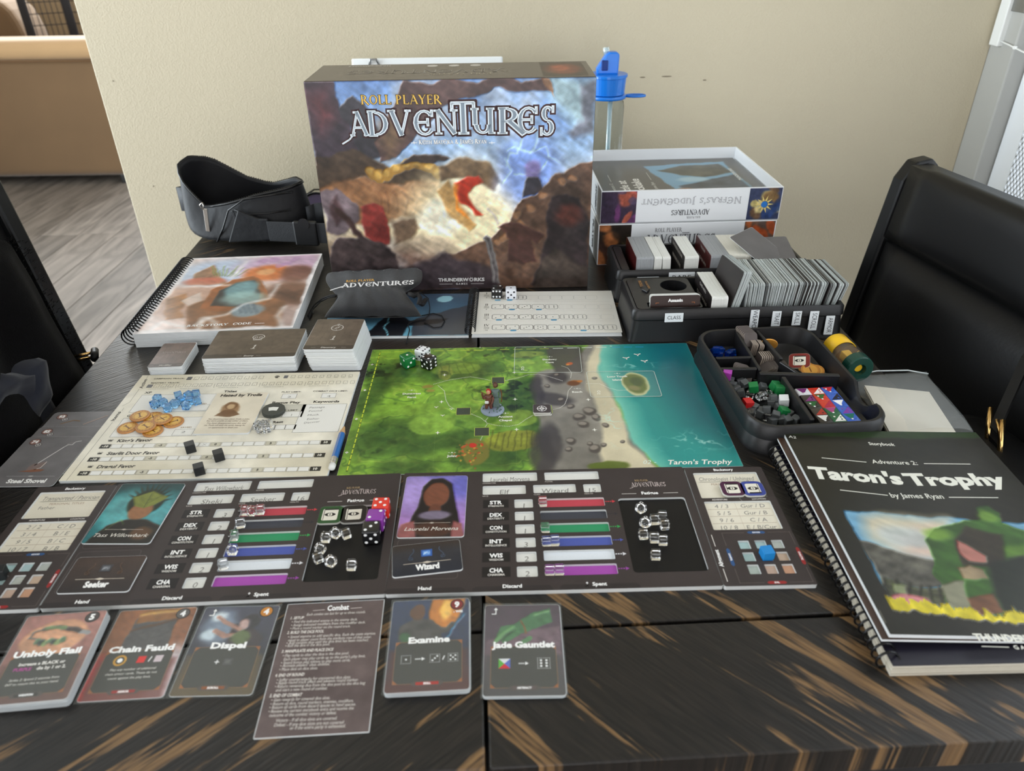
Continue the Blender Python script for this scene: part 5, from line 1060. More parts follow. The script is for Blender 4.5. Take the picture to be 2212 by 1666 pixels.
for (x, y, lv) in ((697, 303, 0), (715, 264, 0), (757, 292, 0), (787, 328, 0), (836, 300, 0), (863, 243, 0), (884, 270, 0), (918, 312, 0), (936, 240, 0), (944, 276, 0), (985, 232, 0), (992, 278, 0)):
    put('acrylic_cube', me_blue, 'translucent blue cube heaped in the XP box of the party sheet', 'cube', 120+x/3.253, 780+y/3.253, .0034, .0043, 'blue cubes on the party sheet', rot=rnd.uniform(-.7, .7), tilt=.0)
for (x, y) in ((1425, 452), (1462, 447), (1500, 442), (1438, 478), (1482, 474)): put('acrylic_cube', me_clear, 'clear acrylic cube beside the word Rest on the party sheet', 'cube', 120+x/3.253, 780+y/3.253, .0034, .0041, 'clear cubes on the Rest boxes', rot=rnd.uniform(-.6, .6))
def wood_cube(col, s=.0102):
    n = 'wood_cube_%d_%d_%d' % col
    if n not in _WC: _WC[n] = cube_mesh(s, .0006, mat(n, col, 0.45, var=.06, vscale=120), 2)
    return _WC[n]
_WC = {}
for (x, y, lab, r) in ((945, 605, "black cube on the King's Favor track", .5), (1146, 662, 'black cube on the Starlit Door Favor track', .5), (1008, 760, 'black cube on the Dragul Favor track', .45)):
    put('marker_cube', wood_cube((34, 36, 38)), lab, 'cube', 120+x/3.253, 780+y/3.253, .0034, .0051, rot=r)
put('marker_cube', wood_cube((28, 132, 204)), 'blue cube marking the middle of the alignment grid', 'cube', 1300+1643/4.608, 980+995/4.608, WZ, .0051, rot=.12)
put('marker_cube', wood_cube((34, 36, 38)), 'black cube on the alignment grid of the Seeker wing', 'cube', 0, 1238, WZ, .0051, rot=.3)
# six-sided dice
PIPS = {1: [(0, 0)], 2: [(-.5, -.5), (.5, .5)], 3: [(-.5, -.5), (0, 0), (.5, .5)], 4: [(-.5, -.5), (.5, .5), (-.5, .5), (.5, -.5)], 5: [(-.5, -.5), (.5, .5), (-.5, .5), (.5, -.5), (0, 0)], 6: [(-.5, -.55), (-.5, 0), (-.5, .55), (.5, -.55), (.5, 0), (.5, .55)]}
def die(label, u, v, z, rz, body, pip, top, front, right, left=None, s=.0158, flip=(0, 0), pos=None):
    q = pos if pos is not None else P(u, v, z); t = thing('die', label, 'die', (q[0], q[1], TZ+z+s/2), rz)
    key = 'die_%d_%d_%d' % body
    if key not in _WC: _WC[key] = cube_mesh(s, .0018, mat(key, body, 0.22, var=.03, coat=.3), 4)
    o = bpy.data.objects.new('die_body', _WC[key]); COL.objects.link(o); o.parent = t
    pb = MB(); h = s/2+.00006; r = s*.095
    def face(n, tr, sw):
        if not n: return
        for (a, b) in PIPS[n]:
            if sw: a, b = b, a
            pts = [tr(a*s*.56+r*math.cos(k*math.pi/5), b*s*.56+r*math.sin(k*math.pi/5)) for k in range(10)]; pb.add(pts, [tuple(range(10))])
    face(top, lambda a, b: (a, b, h), flip[0]); face(front, lambda a, b: (a, -h, b), flip[1]); face(right, lambda a, b: (h, a, b), 0); face(left, lambda a, b: (-h, -a, b), 0)
    tag(pb.build('pips', mat('pip_%d_%d_%d' % pip, pip, 0.4, var=.02), t), kind='stuff'); return t
WHT, BLK = (244, 246, 248), (22, 22, 24)
die('green die with white pips on the map', 881.8, 790, .0006, math.radians(38), (10, 112, 52), WHT, 1, 3, 3, 2)
die('white die with black pips behind the green die', 914, 776, .0006, math.radians(-28), (236, 240, 244), (24, 26, 40), 6, 3, 5, 5)
die('black die with white pips beside the green die', 927, 793, .0006, math.radians(-38), BLK, WHT, 4, 5, 6, 4)
qb = P(802, 1178, WZ)+np.array([.0, .0079]); ca = np.array([.0016, .0165])
die('black die with white pips in front of the purple die', 0, 0, WZ, FLm.a+.02, BLK, WHT, 3, 5, 1, pos=qb, flip=(0, 0))
die('purple die with white pips between the red and black dice', 0, 0, WZ, FLm.a-.08, (140, 58, 164), WHT, 2, 4, 3, pos=qb+ca, flip=(0, 0))
die('red die with white pips behind the purple die', 0, 0, WZ, FLm.a-.02, (224, 52, 36), WHT, 5, 4, 2, pos=qb+ca*2+np.array([.001, 0]))
DICE_NB = [((1074, 646), BLK, WHT, 2, 6, -.10), ((1104, 648), (232, 236, 244), (28, 30, 44), 1, 5, .02)]
# gold coins
def coin(u, v, z, rz, n):
    q = P(u, v, z); t = thing('coin_token', 'round gold coin token heaped in the Gold box', 'coin', (q[0], q[1], TZ+z), rz, 'gold coins on the party sheet')
    MB().lathe([(.0108, 0), (.0111, .0004), (.0111, .0013), (.0106, .0017)], 28).build('disc', mat('coin_card_edge', (196, 140, 84), .6, var=.08, vscale=60), t)
    pr = Print(.00172); pr.ell(0, 0, .0106, .0106, (186, 122, 46), 1, 28); pr.ell(0, 0, .0093, .0093, (140, 84, 34), 2, 28); pr.ell(0, 0, .0088, .0088, (206, 152, 58), 3, 28); pr.ell(-.001, .0012, .0066, .006, (222, 176, 76), 4, 20)
    if n % 2: 
        for s in (-1, 1): pr.line([(-.003, -.004*s), (.003, .004*s)], .0012, (128, 82, 34), 5)
    else: pr.rect(-.0008, -.0045, .0008, .0045, (128, 82, 34), 5); pr.rect(-.0022, -.0049, .0022, -.0038, (128, 82, 34), 5); pr.rect(-.0022, .0038, .0022, .0049, (128, 82, 34), 5)
    for k in range(14):
        a = k*math.pi/7+.2; pr.ell(.0081*math.cos(a), .0081*math.sin(a), .0006, .0006, (150, 96, 40), 5, 6)
    pr.build('printed_face', t, .35, .3)
for k, (x, y, z) in enumerate(((508, 474, 0), (688, 402, 0), (832, 434, 0), (686, 497, 0), (595, 390, .002), (752, 413, .0021), (636, 467, .0022))): coin(120+x/3.253, 780+y/3.253, .0036+z, rnd.uniform(0, 6), k)
# round bonus play token
q = P(120+1533/3.253, 780+352/3.253, .005); t = thing('bonus_token', 'round dark grey token with two white cards in Bonus Play box', 'token', (q[0], q[1], TZ+.0035), 0)
MB().lathe([(.0128, 0), (.0132, .0005), (.0132, .0040), (.0128, .0045)], 32).build('disc', mat('dark_grey_token', (66, 70, 66), .5, var=.06), t)
pr = Print(.00455); 
for (x, a) in ((-.0022, .25), (.0024, -.12)): pr.poly([(x+px*math.cos(a)-py*math.sin(a), py*math.cos(a)+px*math.sin(a)) for px, py in ((-.003, -.0036), (.003, -.0036), (.003, .0036), (-.003, .0036))], (238, 240, 236), 2 if x < 0 else 3)
pr.build('printed_mark', t, .45)
# square book tokens
def book_token(label, u, v, z, rz, rim, inner, w=.0245, h=.0245, up=False):
    q = P(u, v, z+.002); t = thing('book_token', label, 'token', (q[0], q[1], TZ+z), rz)
    slab('tile', w, h, .0020, .0055, mat('token_core', (206, 206, 200), .7, var=.04), t, 5)
    pr = Print(.00203); pr.poly(rrect(w-.0003, h-.0003, .0055, 5), rim, 1); pr.poly(rrect(w*.72, h*.76, .003, 3), inner, 2); pr.poly(rrect(w*.60, h*.66, .0018, 3), (232, 228, 216), 3)
    s = -1 if up else 1
    pr.rect(-w*.24, s*h*.30-.0009, w*.30, s*h*.30+.0009, (38, 34, 34), 4); pr.line([(-w*.24*s, -h*.3), (-w*.24*s, h*.3)], .0006, (38, 34, 34), 4)
    n = 16; pr.poly([(.0054*math.cos(2*math.pi*k/n)+.0, .0026*math.copysign(abs(math.sin(2*math.pi*k/n))**1.3, math.sin(2*math.pi*k/n))) for k in range(n)], (38, 34, 34), 4); pr.ell(0, 0, .0022, .0022, (232, 228, 216), 5, 14); pr.rect(-.0004, -.0017, .0004, .0017, (38, 34, 34), 6)
    pr.build('printed_face', t, .4); return t
book_token('green rimmed square book token in the Seeker fatigue well', 713, 1112, WZ, FLm.a, (46, 84, 46), (46, 84, 46))
book_token('black rimmed square book token beside the green rimmed one', 764, 1110.5, WZ, FLm.a+.02, (40, 36, 34), (40, 36, 34))
book_token('dark purple rimmed square book token on the backstory window', 1582, 1055.5, .0043, FW.a, (74, 34, 64), (74, 34, 64), w=.0222, h=.022)
book_token('blue rimmed square book token beside the dark purple rimmed one', 1626.5, 1055.5, .0043, FW.a+.01, (62, 74, 150), (62, 74, 150), w=.0222, h=.022, up=True)
# compass tokens on the map
for k in range(2):
    q = P(1172, 886, .003); t = thing('compass_token', 'dark square compass token stacked on the map, %s of the pair' % ('upper' if k else 'lower'), 'token', (q[0]-.0008*k, q[1]+.0004*k, TZ+.0007+k*.0021), .03-.05*k)
    slab('tile', .0205, .0175, .0020, .002, MATS['token_core'], t); pr = Print(.00203); pr.poly(rrect(.0202, .0172, .002, 3), (74, 66, 66), 1); pr.ring(0, 0, .0052, .0052, .0007, WHITE, 2)
    for j in range(8):
        a = j*math.pi/4; R = .0066 if j % 2 == 0 else .0042; pr.poly([(R*math.cos(a), R*math.sin(a)), (.0011*math.cos(a+.8), .0011*math.sin(a+.8)), (.0011*math.cos(a-.8), .0011*math.sin(a-.8))], WHITE, 3)
    pr.build('printed_face', t, .4)
# ------------------------------------------------------------------ painted miniature of two adventurers
q = P(1064, 886, .001); mini = thing('painted_miniature', 'painted miniature of two adventurers back to back on a round base', 'miniature', (q[0], q[1], TZ+.0006), 0)
MB().lathe([(.0135, 0), (.0138, .001), (.0130, .0028), (.0118, .0034)], 28).build('base', mat('mini_base', (142, 156, 176), .5, var=.15, vscale=150), mini, smooth=False)
def figure(name, m, pts, edges, rad):
    me = bpy.data.meshes.new(name); me.from_pydata(pts, edges, []); o = link(name, me, m, mini)
    o.modifiers.new('skin', 'SKIN'); 
    for i, r in enumerate(rad): me.skin_vertices[0].data[i].radius = (r, r)
    me.skin_vertices[0].data[0].use_root = True
    s = o.modifiers.new('sub', 'SUBSURF'); s.levels = s.render_levels = 2; return o
def adventurer(x, y, sgn, m_b, m_h, hair, H, arm):
    S = H/.032
    pts = [(x, y, .016*S), (x, y, .022*S), (x, y+sgn*.0003, .0262*S), (x-.0022, y, .0095*S), (x-.0030, y-.0005, .0035), (x+.0022, y, .0095*S), (x+.0030, y+.0006, .0035), (x-.0032, y, .0245*S), (x-.0052, y+sgn*.002, .020*S), arm[0], (x+.0032, y, .0245*S), (x+.0056, y+sgn*.0015, .0205*S), arm[1]]
    figure('body', m_b, pts, [(0, 1), (1, 2), (0, 3), (3, 4), (0, 5), (5, 6), (2, 7), (7, 8), (8, 9), (2, 10), (10, 11), (11, 12)], [.0036, .0036, .0028, .0024, .0019, .0024, .0019, .0018, .0015, .0013, .0018, .0015, .0013])
    me = bpy.data.meshes.new('head'); bm = bmesh.new(); bmesh.ops.create_icosphere(bm, subdivisions=2, radius=.0025); 
    for v in bm.verts: v.co.z *= 1.2; v.co.y *= 1.05
    bm.to_mesh(me); bm.free(); h = link('head', me, m_h, mini); h.location = (x, y+sgn*.0006, .0298*S); me.shade_smooth()
    me = bpy.data.meshes.new('hair'); bm = bmesh.new(); bmesh.ops.create_icosphere(bm, subdivisions=2, radius=.0030)
    for v in bm.verts: v.co.z *= 1.25; v.co.x *= 1.05; v.co.x += .0005*math.sin(v.co.z*3000)
    bm.to_mesh(me); bm.free(); h = link('hair', me, hair, mini); h.location = (x+.0003, y+sgn*.0006+.0013, .0300*S); me.shade_smooth()
m_skin = mat('mini_skin', (196, 146, 112), .5); 
adventurer(-.0042, -.0018, -1, mat('mini_armor', (104, 62, 50), .4, var=.5, vscale=420), m_skin, mat('mini_red_hair', (176, 36, 30), .5, var=.3, vscale=500), .0285, ((-.0115, -.004, .0265), (-.001, -.0068, .012)))
adventurer(.0036, .0022, 1, mat('mini_green_cloak', (92, 110, 108), .45, var=.4, vscale=420), mat('mini_dark_skin', (96, 62, 44), .5), mat('mini_brown_hair', (74, 44, 30), .5, var=.3, vscale=500), .0345, ((-.002, .004, .018), (.0088, .0005, .0165)))
MB().tube([(-.013, -.0045, .0285), (-.002, -.004, .022)], .0006, 6).build('axe_shaft', mat('mini_leather', (112, 72, 42), .5), mini); MB().tube([(.0098, .002, .028), (.0112, .0015, .020), (.0105, .001, .011)], .0006, 6).build('bow', MATS['mini_leather'], mini)
MB().box((-.0062, -.0068, .0155), (.0046, .0014, .0034)).build('shield_plate', mat('mini_white', (222, 224, 224), .4), mini, bevel=.0006); MB().prism([(-.003, 0), (.003, 0), (.0038, .012), (-.0032, .012)], -.0008, .0008, Matrix.Translation((.0042, -.002, .006)) @ Matrix.Rotation(math.radians(90), 4, 'X')).build('cloak', MATS['mini_green_cloak'], mini, bevel=.0005)
rt = random.Random(4); g = MB()
for k in range(46):
    a = rt.uniform(0, 6.28); R = rt.uniform(.006, .0122); g.tube([(R*math.cos(a), R*math.sin(a), .003), (R*math.cos(a)+rt.uniform(-.001, .001), R*math.sin(a)+rt.uniform(-.001, .001), .003+rt.uniform(.001, .003))], [.0006, .00015], 4)
tag(g.build('grass_tufts', mat('mini_grass', (52, 92, 34), .8, var=.3, vscale=300), mini), kind='stuff')
# ------------------------------------------------------------------ short blue pencil
a = P(744, 917, .008); b = P(716, 1012, .005); L = float(np.hypot(*(a-b))); ang = math.atan2((a-b)[1], (a-b)[0])
pen = thing('pencil', 'short blue pencil with white eraser between sheet and map', 'pencil', (b[0], b[1], TZ+.0048), ang); pen.rotation_euler = (0, math.radians(-1.2), ang)
rx = Matrix.Rotation(math.radians(90), 4, 'Y'); 
MB().lathe([(.0036, .016), (.0036, L-.016)], 6, rx).build('barrel', mat('blue_pencil_paint', (36, 104, 178), .3, var=.04, coat=.3), pen)
MB().lathe([(.0036, L-.016), (.0011, L-.003)], 12, rx).build('sharpened_wood', mat('pencil_wood', (206, 166, 118), .6, var=.08), pen); MB().lathe([(.0011, L-.003), (.0002, L)], 8, rx).build('lead', mat('graphite', (44, 44, 46), .4), pen)
MB().lathe([(.0037, .006), (.0039, .008), (.0037, .010), (.0039, .012), (.0037, .0165)], 16, rx).build('ferrule', mat('pencil_ferrule', (206, 204, 196), .25, metal=.9), pen); MB().lathe([(.0018, -.001), (.0034, .0006), (.0036, .006)], 16, rx).build('eraser', mat('white_eraser', (234, 236, 234), .7), pen, smooth=True)
# ------------------------------------------------------------------ the large standing game box
B0, B1 = P(723, 631), P(1269, 620); BW = float(np.hypot(*(B1-B0))); BA = math.atan2(B1[1]-B0[1], B1[0]-B0[0]); BH, BD = 0.3062, 0.134
box = thing('game_box', 'large upright adventure board game box with a painted cover', 'game box', (B0[0], B0[1], TZ), BA)
m_boxdk = mat('box_brown_print', (62, 52, 46), .32, var=.12, vscale=14, coat=.2)
MB().box((BW/2, BD/2, BH/2), (BW, BD, BH)).build('lid_body', m_boxdk, box, bevel=.0014)
def fb(u, v):
    """photo pixel -> (x, height) on the front face"""
    d = ray(u, v); n = np.array([-math.sin(BA), math.cos(BA), 0]); t = (np.array([B0[0], B0[1], -CH]) @ n)/(d @ n); p = d*t+np.array([0, 0, CH])
    return np.array([(p[0]-B0[0])*math.cos(BA)+(p[1]-B0[1])*math.sin(BA), p[2]])
BAS = BW/BH
def cb(x, y): q = fb(640+x/3.085, 100+y/3.085); return (q[0]/BH, 1-q[1]/BH)
pp = Paint(430, 336, BAS, (120, 150, 200), 61, .032)
pp.grad([(0, (112, 146, 200)), (.3, (150, 178, 212)), (.5, (196, 200, 206)), (.68, (226, 208, 172)), (.82, (120, 96, 84)), (1, (66, 54, 56))])
n1 = vnoise(pp.X0*4, pp.Y0*4, 71, 5); pp.mix(np.clip((n1-.5)*3, 0, .5), (216, 220, 226)); pp.mix(np.clip((.45-n1)*2.5, 0, .4), (90, 118, 170))
C = lambda *a: [cb(*q) for q in a]
pp.poly(C((1640, 200), (1990, 200), (1990, 560), (1850, 520), (1700, 380)), (164, 190, 196), .06, .9); pp.poly(C((1900, 240), (2000, 210), (1990, 560), (1860, 600), (1810, 560), (1920, 480)), (104, 106, 118), .04, .9)
pp.poly(C((20, 220), (228, 235), (300, 420), (360, 500), (420, 700), (300, 960), (160, 930), (90, 600)), (66, 56, 66), .012, 1, .3, 5, 6); pp.poly(C((50, 330), (180, 300), (260, 480), (160, 560)), (122, 60, 62), .08, .7)
pp.poly(C((290, 420), (370, 330), (440, 380), (560, 560), (640, 700), (430, 760), (380, 560)), (52, 50, 56), .012, 1, .25, 6, 9)
pp.poly(C((720, 228), (1630, 210), (1690, 330), (1600, 300), (1480, 285), (1300, 290), (1150, 330), (1020, 400), (860, 520), (680, 720), (560, 760), (520, 620), (600, 520), (680, 380)), (88, 68, 66), .010, 1, .28, 7, 5)
pp.poly(C((540, 500), (760, 440), (700, 600), (620, 740), (560, 640)), (112, 90, 66), .05, .8, .3, 8, 14)
pp.poly(C((1615, 210), (1680, 230), (1718, 360), (1690, 330), (1640, 280)), (140, 104, 78), .012)
pp.poly(C((110, 740), (430, 700), (640, 800), (900, 780), (1000, 860), (930, 940), (620, 930), (420, 880), (150, 1000)), (72, 58, 46), .02, 1, .35, 9, 10)
pp.poly(C((150, 960), (420, 880), (700, 930), (950, 900), (1060, 1100), (900, 1090), (640, 1150), (420, 1180), (250, 1200)), (150, 108, 76), .03, 1, .22, 10, 7)
for k in range(8):
    q = cb(500+k*62, 820+40*math.sin(k*.9+.6)); pp.blob(q[0], q[1], .030, .036, (156, 118, 56), .25, .9, 20*k); pp.blob(q[0]-.004, q[1]-.01, .016, .018, (206, 168, 90), .6, .7)
for k in range(7): pp.stroke(C((520+k*62, 960), (560+k*60, 1020), (560+k*58, 1110)), .006, (92, 60, 42), .008, .7)
q = cb(1170, 1120); pp.blob(q[0], q[1], .30, .22, (252, 236, 196), .75, .95); q = cb(960, 1150); pp.blob(q[0], q[1], .10, .08, (255, 246, 224), .5, .9)
pp.poly(C((700, 770), (800, 715), (950, 720), (1010, 750), (880, 770)), (58, 48, 44), .01); pp.poly(C((930, 800), (1080, 740), (1280, 770), (1340, 850), (1330, 960), (1200, 860), (1060, 880), (960, 900)), (112, 92, 70), .02, 1, .3, 12, 16)
pp.poly(C((1050, 930), (1120, 870), (1200, 860), (1250, 890), (1160, 960), (1190, 1060), (1240, 1100), (1180, 1115), (1140, 1040), (1080, 1010)), (172, 46, 30), .02, .95); pp.stroke(C((1060, 960), (1080, 1060), (1140, 1180)), .03, (236, 140, 50), .02, .9)
pp.poly(C((930, 980), (1000, 900), (1060, 1000), (1080, 1120), (1190, 1170), (1160, 1225), (1060, 1180)), (186, 146, 92), .02, .95, .2, 13, 14)
q = cb(1560, 860); pp.blob(q[0], q[1], .15, .17, (128, 160, 236), .7, .85)
for a in (((1430, 700), (1480, 660), (1560, 690), (1660, 680), (1690, 750), (1770, 780)), ((1400, 790), (1440, 720), (1500, 700), (1520, 620)), ((1370, 900), (1420, 820), (1400, 740)), ((1560, 690), (1600, 620), (1590, 560)), ((1440, 850), (1500, 880), (1620, 860), (1680, 780))): pp.stroke(C(*a), .006, (206, 240, 255), .008, .9)
pp.blob(*cb(1575, 840), .045, .06, (140, 120, 176), .5, .8); pp.poly(C((1500, 1010), (1530, 900), (1620, 890), (1650, 980)), (58, 56, 64), .012)
pp.poly(C((1990, 755), (1880, 780), (1720, 880), (1600, 1000), (1500, 1020), (1430, 1170), (1260, 1300), (1000, 1390), (840, 1490), (800, 1640), (1960, 1640)), (92, 70, 58), .012, 1, .4, 14, 16)
pp.poly(C((1600, 1000), (1900, 800), (1980, 900), (1900, 1100)), (66, 54, 48), .06, .8, .4, 15, 20); 
for (x, y) in ((1380, 1290), (1330, 1310), (1440, 1240), (1480, 1130), (1560, 1080), (1640, 1010), (1420, 1270), (1500, 1180), (1780, 900), (1860, 860)): pp.blob(*cb(x, y), .022, .016, (150, 112, 84), .5, .8)
pp.poly(C((1700, 1020), (1800, 975), (1900, 1010), (1960, 1160), (1950, 1600), (1560, 1600), (1640, 1340), (1680, 1200)), (44, 36, 38), .02, 1, .3, 16, 14); pp.blob(*cb(1830, 1120), .06, .05, (92, 44, 36), .8, .7); pp.poly(C((1560, 1640), (1620, 1420), (1720, 1340), (1850, 1420), (1960, 1500), (1960, 1640)), (74, 64, 58), .03, .9, .3, 17, 10)
pp.poly(C((1400, 1440), (1430, 1290), (1340, 1200), (1480, 1170), (1560, 1200), (1640, 1240), (1600, 1330), (1560, 1300), (1580, 1440)), (72, 48, 44), .015)
pp.stroke(C((1275, 1070), (1340, 1180)), .012, (190, 180, 170), .006, .9)
pp.poly(C((160, 960), (280, 960), (420, 1060), (420, 1160), (280, 1280), (190, 1240)), (120, 106, 112), .015, 1, .3, 19, 10); pp.poly(C((200, 1100), (290, 1000), (330, 1120), (250, 1200)), (70, 50, 52), .03, .9); pp.stroke(C((280, 1100), (420, 1270), (640, 1470)), .035, (58, 42, 40), .01)
pp.poly(C((430, 1090), (500, 1050), (570, 1080), (610, 1150), (600, 1300), (520, 1330), (440, 1250)), (126, 50, 46), .02, 1, .4, 20, 18)
pp.poly(C((280, 1300), (420, 1260), (560, 1300), (660, 1380), (690, 1500), (650, 1640), (220, 1640), (200, 1400)), (66, 56, 56), .02, 1, .35, 21, 22); pp.poly(C((640, 1160), (800, 1120), (820, 1200), (740, 1290), (640, 1310)), (104, 82, 66), .03, .9); pp.blob(*cb(900, 1330), .13, .05, (196, 176, 152), .8, .7)
pp.poly(C((700, 1480), (900, 1430), (1000, 1380), (1300, 1480), (1400, 1640), (690, 1640)), (58, 50, 54), .04, .95, .25, 22, 8); pp.poly(C((1237, 1290), (1252, 1258), (1280, 1290), (1380, 1590), (1330, 1590)), (116, 112, 112), .008); pp.stroke(C((1255, 1280), (1352, 1590)), .006, (62, 56, 58), .004)
pp.mottle(44, .20, 80).mottle(12, .18, 81); pp.brush(.5, .45)
def upright(co): o = np.empty_like(co); o[:, 0] = co[:, 0]; o[:, 1] = -co[:, 2]; o[:, 2] = co[:, 1]; return o
pp.build('cover_painting', box, BW-.0012, BH-.0012, .0003, .25, .3, fn=upright, cx=BW/2, cy=BH/2)
pr = Print(.00045); t4 = lambda x, y: fb(740+x/4.608, 180+y/4.608)
for ch, x0, x1, yb, yt in (('A', 85, 272, 520, 283), ('D', 262, 492, 522, 275), ('V', 478, 705, 515, 268), ('e', 708, 925, 520, 262), ('N', 925, 1170, 502, 265), ('T', 1095, 1340, 502, 185), ('U', 1285, 1530, 500, 248), ('R', 1545, 1830, 498, 242), ('e', 1735, 1950, 500, 230), ('S', 1960, 2128, 515, 222)):
    a, b, c = t4(x0, yb), t4(x1, yb), t4((x0+x1)/2, yt); w = (b-a)[0]; h = c[1]-(a[1]+b[1])/2
    for g, col, lay in ((.085, (58, 26, 28), 2), (.022, (222, 232, 240), 4), (-.022, (128, 142, 156), 5)): pr.text(ch, (a[0]+b[0])/2, (a[1]+b[1])/2, h, col, lay, w=w*1.03, serif=True, grow=g)
for wd, col, lay in ((.0052, (58, 26, 28), 2), (.0022, (214, 224, 232), 4)): pr.line([t4(125, 490), t4(70, 560), t4(2, 602)], wd, col, lay)
a, b = t4(185, 210), t4(990, 205)
for g, col, lay in ((.05, (44, 30, 22), 2), (0, (232, 188, 84), 3)): pr.t2('ROLL PLAYER', a, b, .0120, col, lay=lay, serif=True, grow=g)
a, b = t4(762, 607), t4(1435, 597)
for g, col, lay in ((.06, (60, 80, 110), 2), (.02, WHITE, 3)): pr.t2('Keith Matejka & James Ryan', a, b, .0062, col, lay=lay, serif=True, grow=g)
for x in (712, 1486):
    c = t4(x, 592); pr.line([c+np.array((-.004, 0)), c+np.array((.004, 0))], .0007, WHITE, 3); pr.line([c+np.array((0, -.002)), c+np.array((0, .002))], .0007, WHITE, 3)
k1 = lambda x, y: fb(640+x/3.085, 100+y/3.085)
def thunder(pr, a, b, h, col, lay=3):
    """company wordmark: a starburst stands for the letter O"""
    a = np.asarray(a, float); b = np.asarray(b, float); d = b-a
    pr.t2('THUNDeRW'.replace('e', 'E'), a, a+d*.655, h, col, lay=lay, bold=.04); pr.t2('RKS', a+d*.775, b, h, col, lay=lay, bold=.04)
    c = a+d*.713+np.array([-d[1], d[0]])/np.hypot(*d)*h*.5
    for k in range(8):
        t = k*math.pi/4+.2; pr.poly([c+np.array((math.cos(t), math.sin(t)))*h*.85, c+np.array((math.cos(t+.5), math.sin(t+.5)))*h*.42, c+np.array((math.cos(t-.5), math.sin(t-.5)))*h*.30], col, lay)
    m = (a+b)/2-np.array([-d[1], d[0]])/np.hypot(*d)*h*1.1
    pr.text('G A M E S', m[0], m[1], h*.55, col, lay, ang=math.atan2(d[1], d[0]), bold=.02)
    u = d/np.hypot(*d); L = np.hypot(*d)
    for s in (-1, 1): pr.line([m+u*s*L*.2+np.array((0, h*.25)), m+u*s*L*.48+np.array((0, h*.25))], h*.1, col, lay)
thunder(pr, k1(948, 1567), k1(1255, 1563), .0052, (214, 212, 212))
def up3(p): return (p[0], -p[2], p[1])
pr.build('title_lettering', box, .3, .2, fn=up3)
# top side: reversed logo, as the box stands the other way up
pr = Print(BH+.0001); cy = BD*.5
ang = math.pi
pr.text('ADVeNTUReS', BW*.40, BD*.60, .030, (150, 146, 142), 2, w=BW*.56, serif=True, ang=ang); pr.text('ADVeNTUReS', BW*.40, BD*.60, .030, (62, 52, 46), 3, w=BW*.56, serif=True, ang=ang, grow=-.025)
pr.text('ROLL PLAYER', BW*.53, BD*.34, .012, (150, 140, 122), 2, w=BW*.22, serif=True, ang=ang); pr.text('THUNDERWORKS', BW*.185, BD*.92, .009, (170, 166, 160), 2, w=BW*.16, ang=ang, bold=.03)
for k, s in enumerate(('60-150 MIN', '1-4 PLAYERS', '14+')): x = BW*(.42+.08*k); pr.ell(x, BD*.83, .008, .009, (190, 186, 180), 2, 10); pr.text(s, x, BD*.95, .004, (150, 146, 140), 2, ang=ang)
pr.build('side_lettering', box, .35, .2)
pp = Paint(60, 60, 1, (62, 52, 46), 9); pp.blob(.5, .5, .42, .38, (116, 60, 44), .5, .9); pp.blob(.45, .45, .2, .2, (160, 84, 56), .7, .8); pp.mottle(8, .2); pp.build('side_painting', box, .062, BD*.86, BH+.00006, .35, fn=lambda c: c+np.array([BW-.04, BD*.5, 0]))
# white binder lying behind the box top
p = PY(757, 136, 1.54); p2 = PY(1086, 131, 1.54)
bd = thing('white_binder', 'white board leaning on the wall behind the large box', 'binder', ((p[0]+p2[0])/2, 1.43, TZ+.003), 0)
MB().box((0, .062, .147), (p2[0]-p[0], .012, .275), Matrix.Rotation(math.radians(-14), 4, 'X')).build('cover', mat('white_binder_board', (232, 236, 236), .5, var=.02), bd, bevel=.003)
MB().tube([(-.112, .120, .250), (-.108, .117, .261), (-.097, .117, .261), (-.093, .120, .250)], .0022, 8).build('metal_clip', mat('binder_steel', (150, 150, 150), .25, metal=1), bd, smooth=True)

# ------------------------------------------------------------------ open spiral notebook with the round tracks
FN = Frame([(1024, 628), (1318, 631), (1348, 718), (1023, 721)], .006)
nb = thing('spiral_notebook', 'open landscape spiral notebook with dice tracks and a night scene', 'notebook', FN.loc(), FN.a)
nw, nh = FN.w, FN.h
def pages(name, cx, w, zt, lift):
    b = MB(); n = 6
    for k in range(n): b.prism([(cx-w/2+.0004*k, -nh/2+.0003*k), (cx+w/2-.0003*k, -nh/2+.0004*k), (cx+w/2-.0005*k, nh/2-.0002*k), (cx-w/2, nh/2-.0004*k)], zt*k/n, zt*k/n+zt/n*.8)
    return tag(b.build(name, m_paper, nb), kind='stuff')
pages('page_block', 0, nw, .0055, 0); slab('page', nw, nh, .0003, .0006, mat('cream_page', (226, 224, 216), .6, var=.03, vscale=30), nb, 2, .0056)
pages('page_block', -nw-.004, nw, .0035, 0)
pp = Paint(110, 76, nw/nh, (52, 74, 96), 31); A = nw/nh
pp.grad([(0, (64, 84, 108)), (.5, (70, 104, 128)), (1, (104, 170, 196))]); pp.mottle(4, .15); pp.poly([(A*.62, .62), (A*.74, .50), (A*.84, .42), (A*1.0, .28), (A, 1), (A*.62, 1)], (62, 68, 78), .012); pp.blob(A*.80, .14, .085, .085, (150, 200, 216), .08)
pp.poly([(A*.30, 1.0), (A*.40, .58), (A*.52, .55), (A*.60, .70), (A*.56, 1)], (22, 24, 30), .02); pp.poly([(0, 1), (A*.12, .8), (A*.3, .86), (A*.34, 1)], (40, 60, 78), .03); pp.poly([(A*.55, .66), (A*.85, .62), (A*.78, .74), (A*.60, .78)], (26, 28, 34), .02); pp.stroke([(A*.44, .60), (A*.42, .8), (A*.46, .98)], .012, (130, 206, 226), .012)
pp.build('night_painting', nb, nw-.0006, nh-.0006, .0038, .3, .3, cx=-nw-.004)
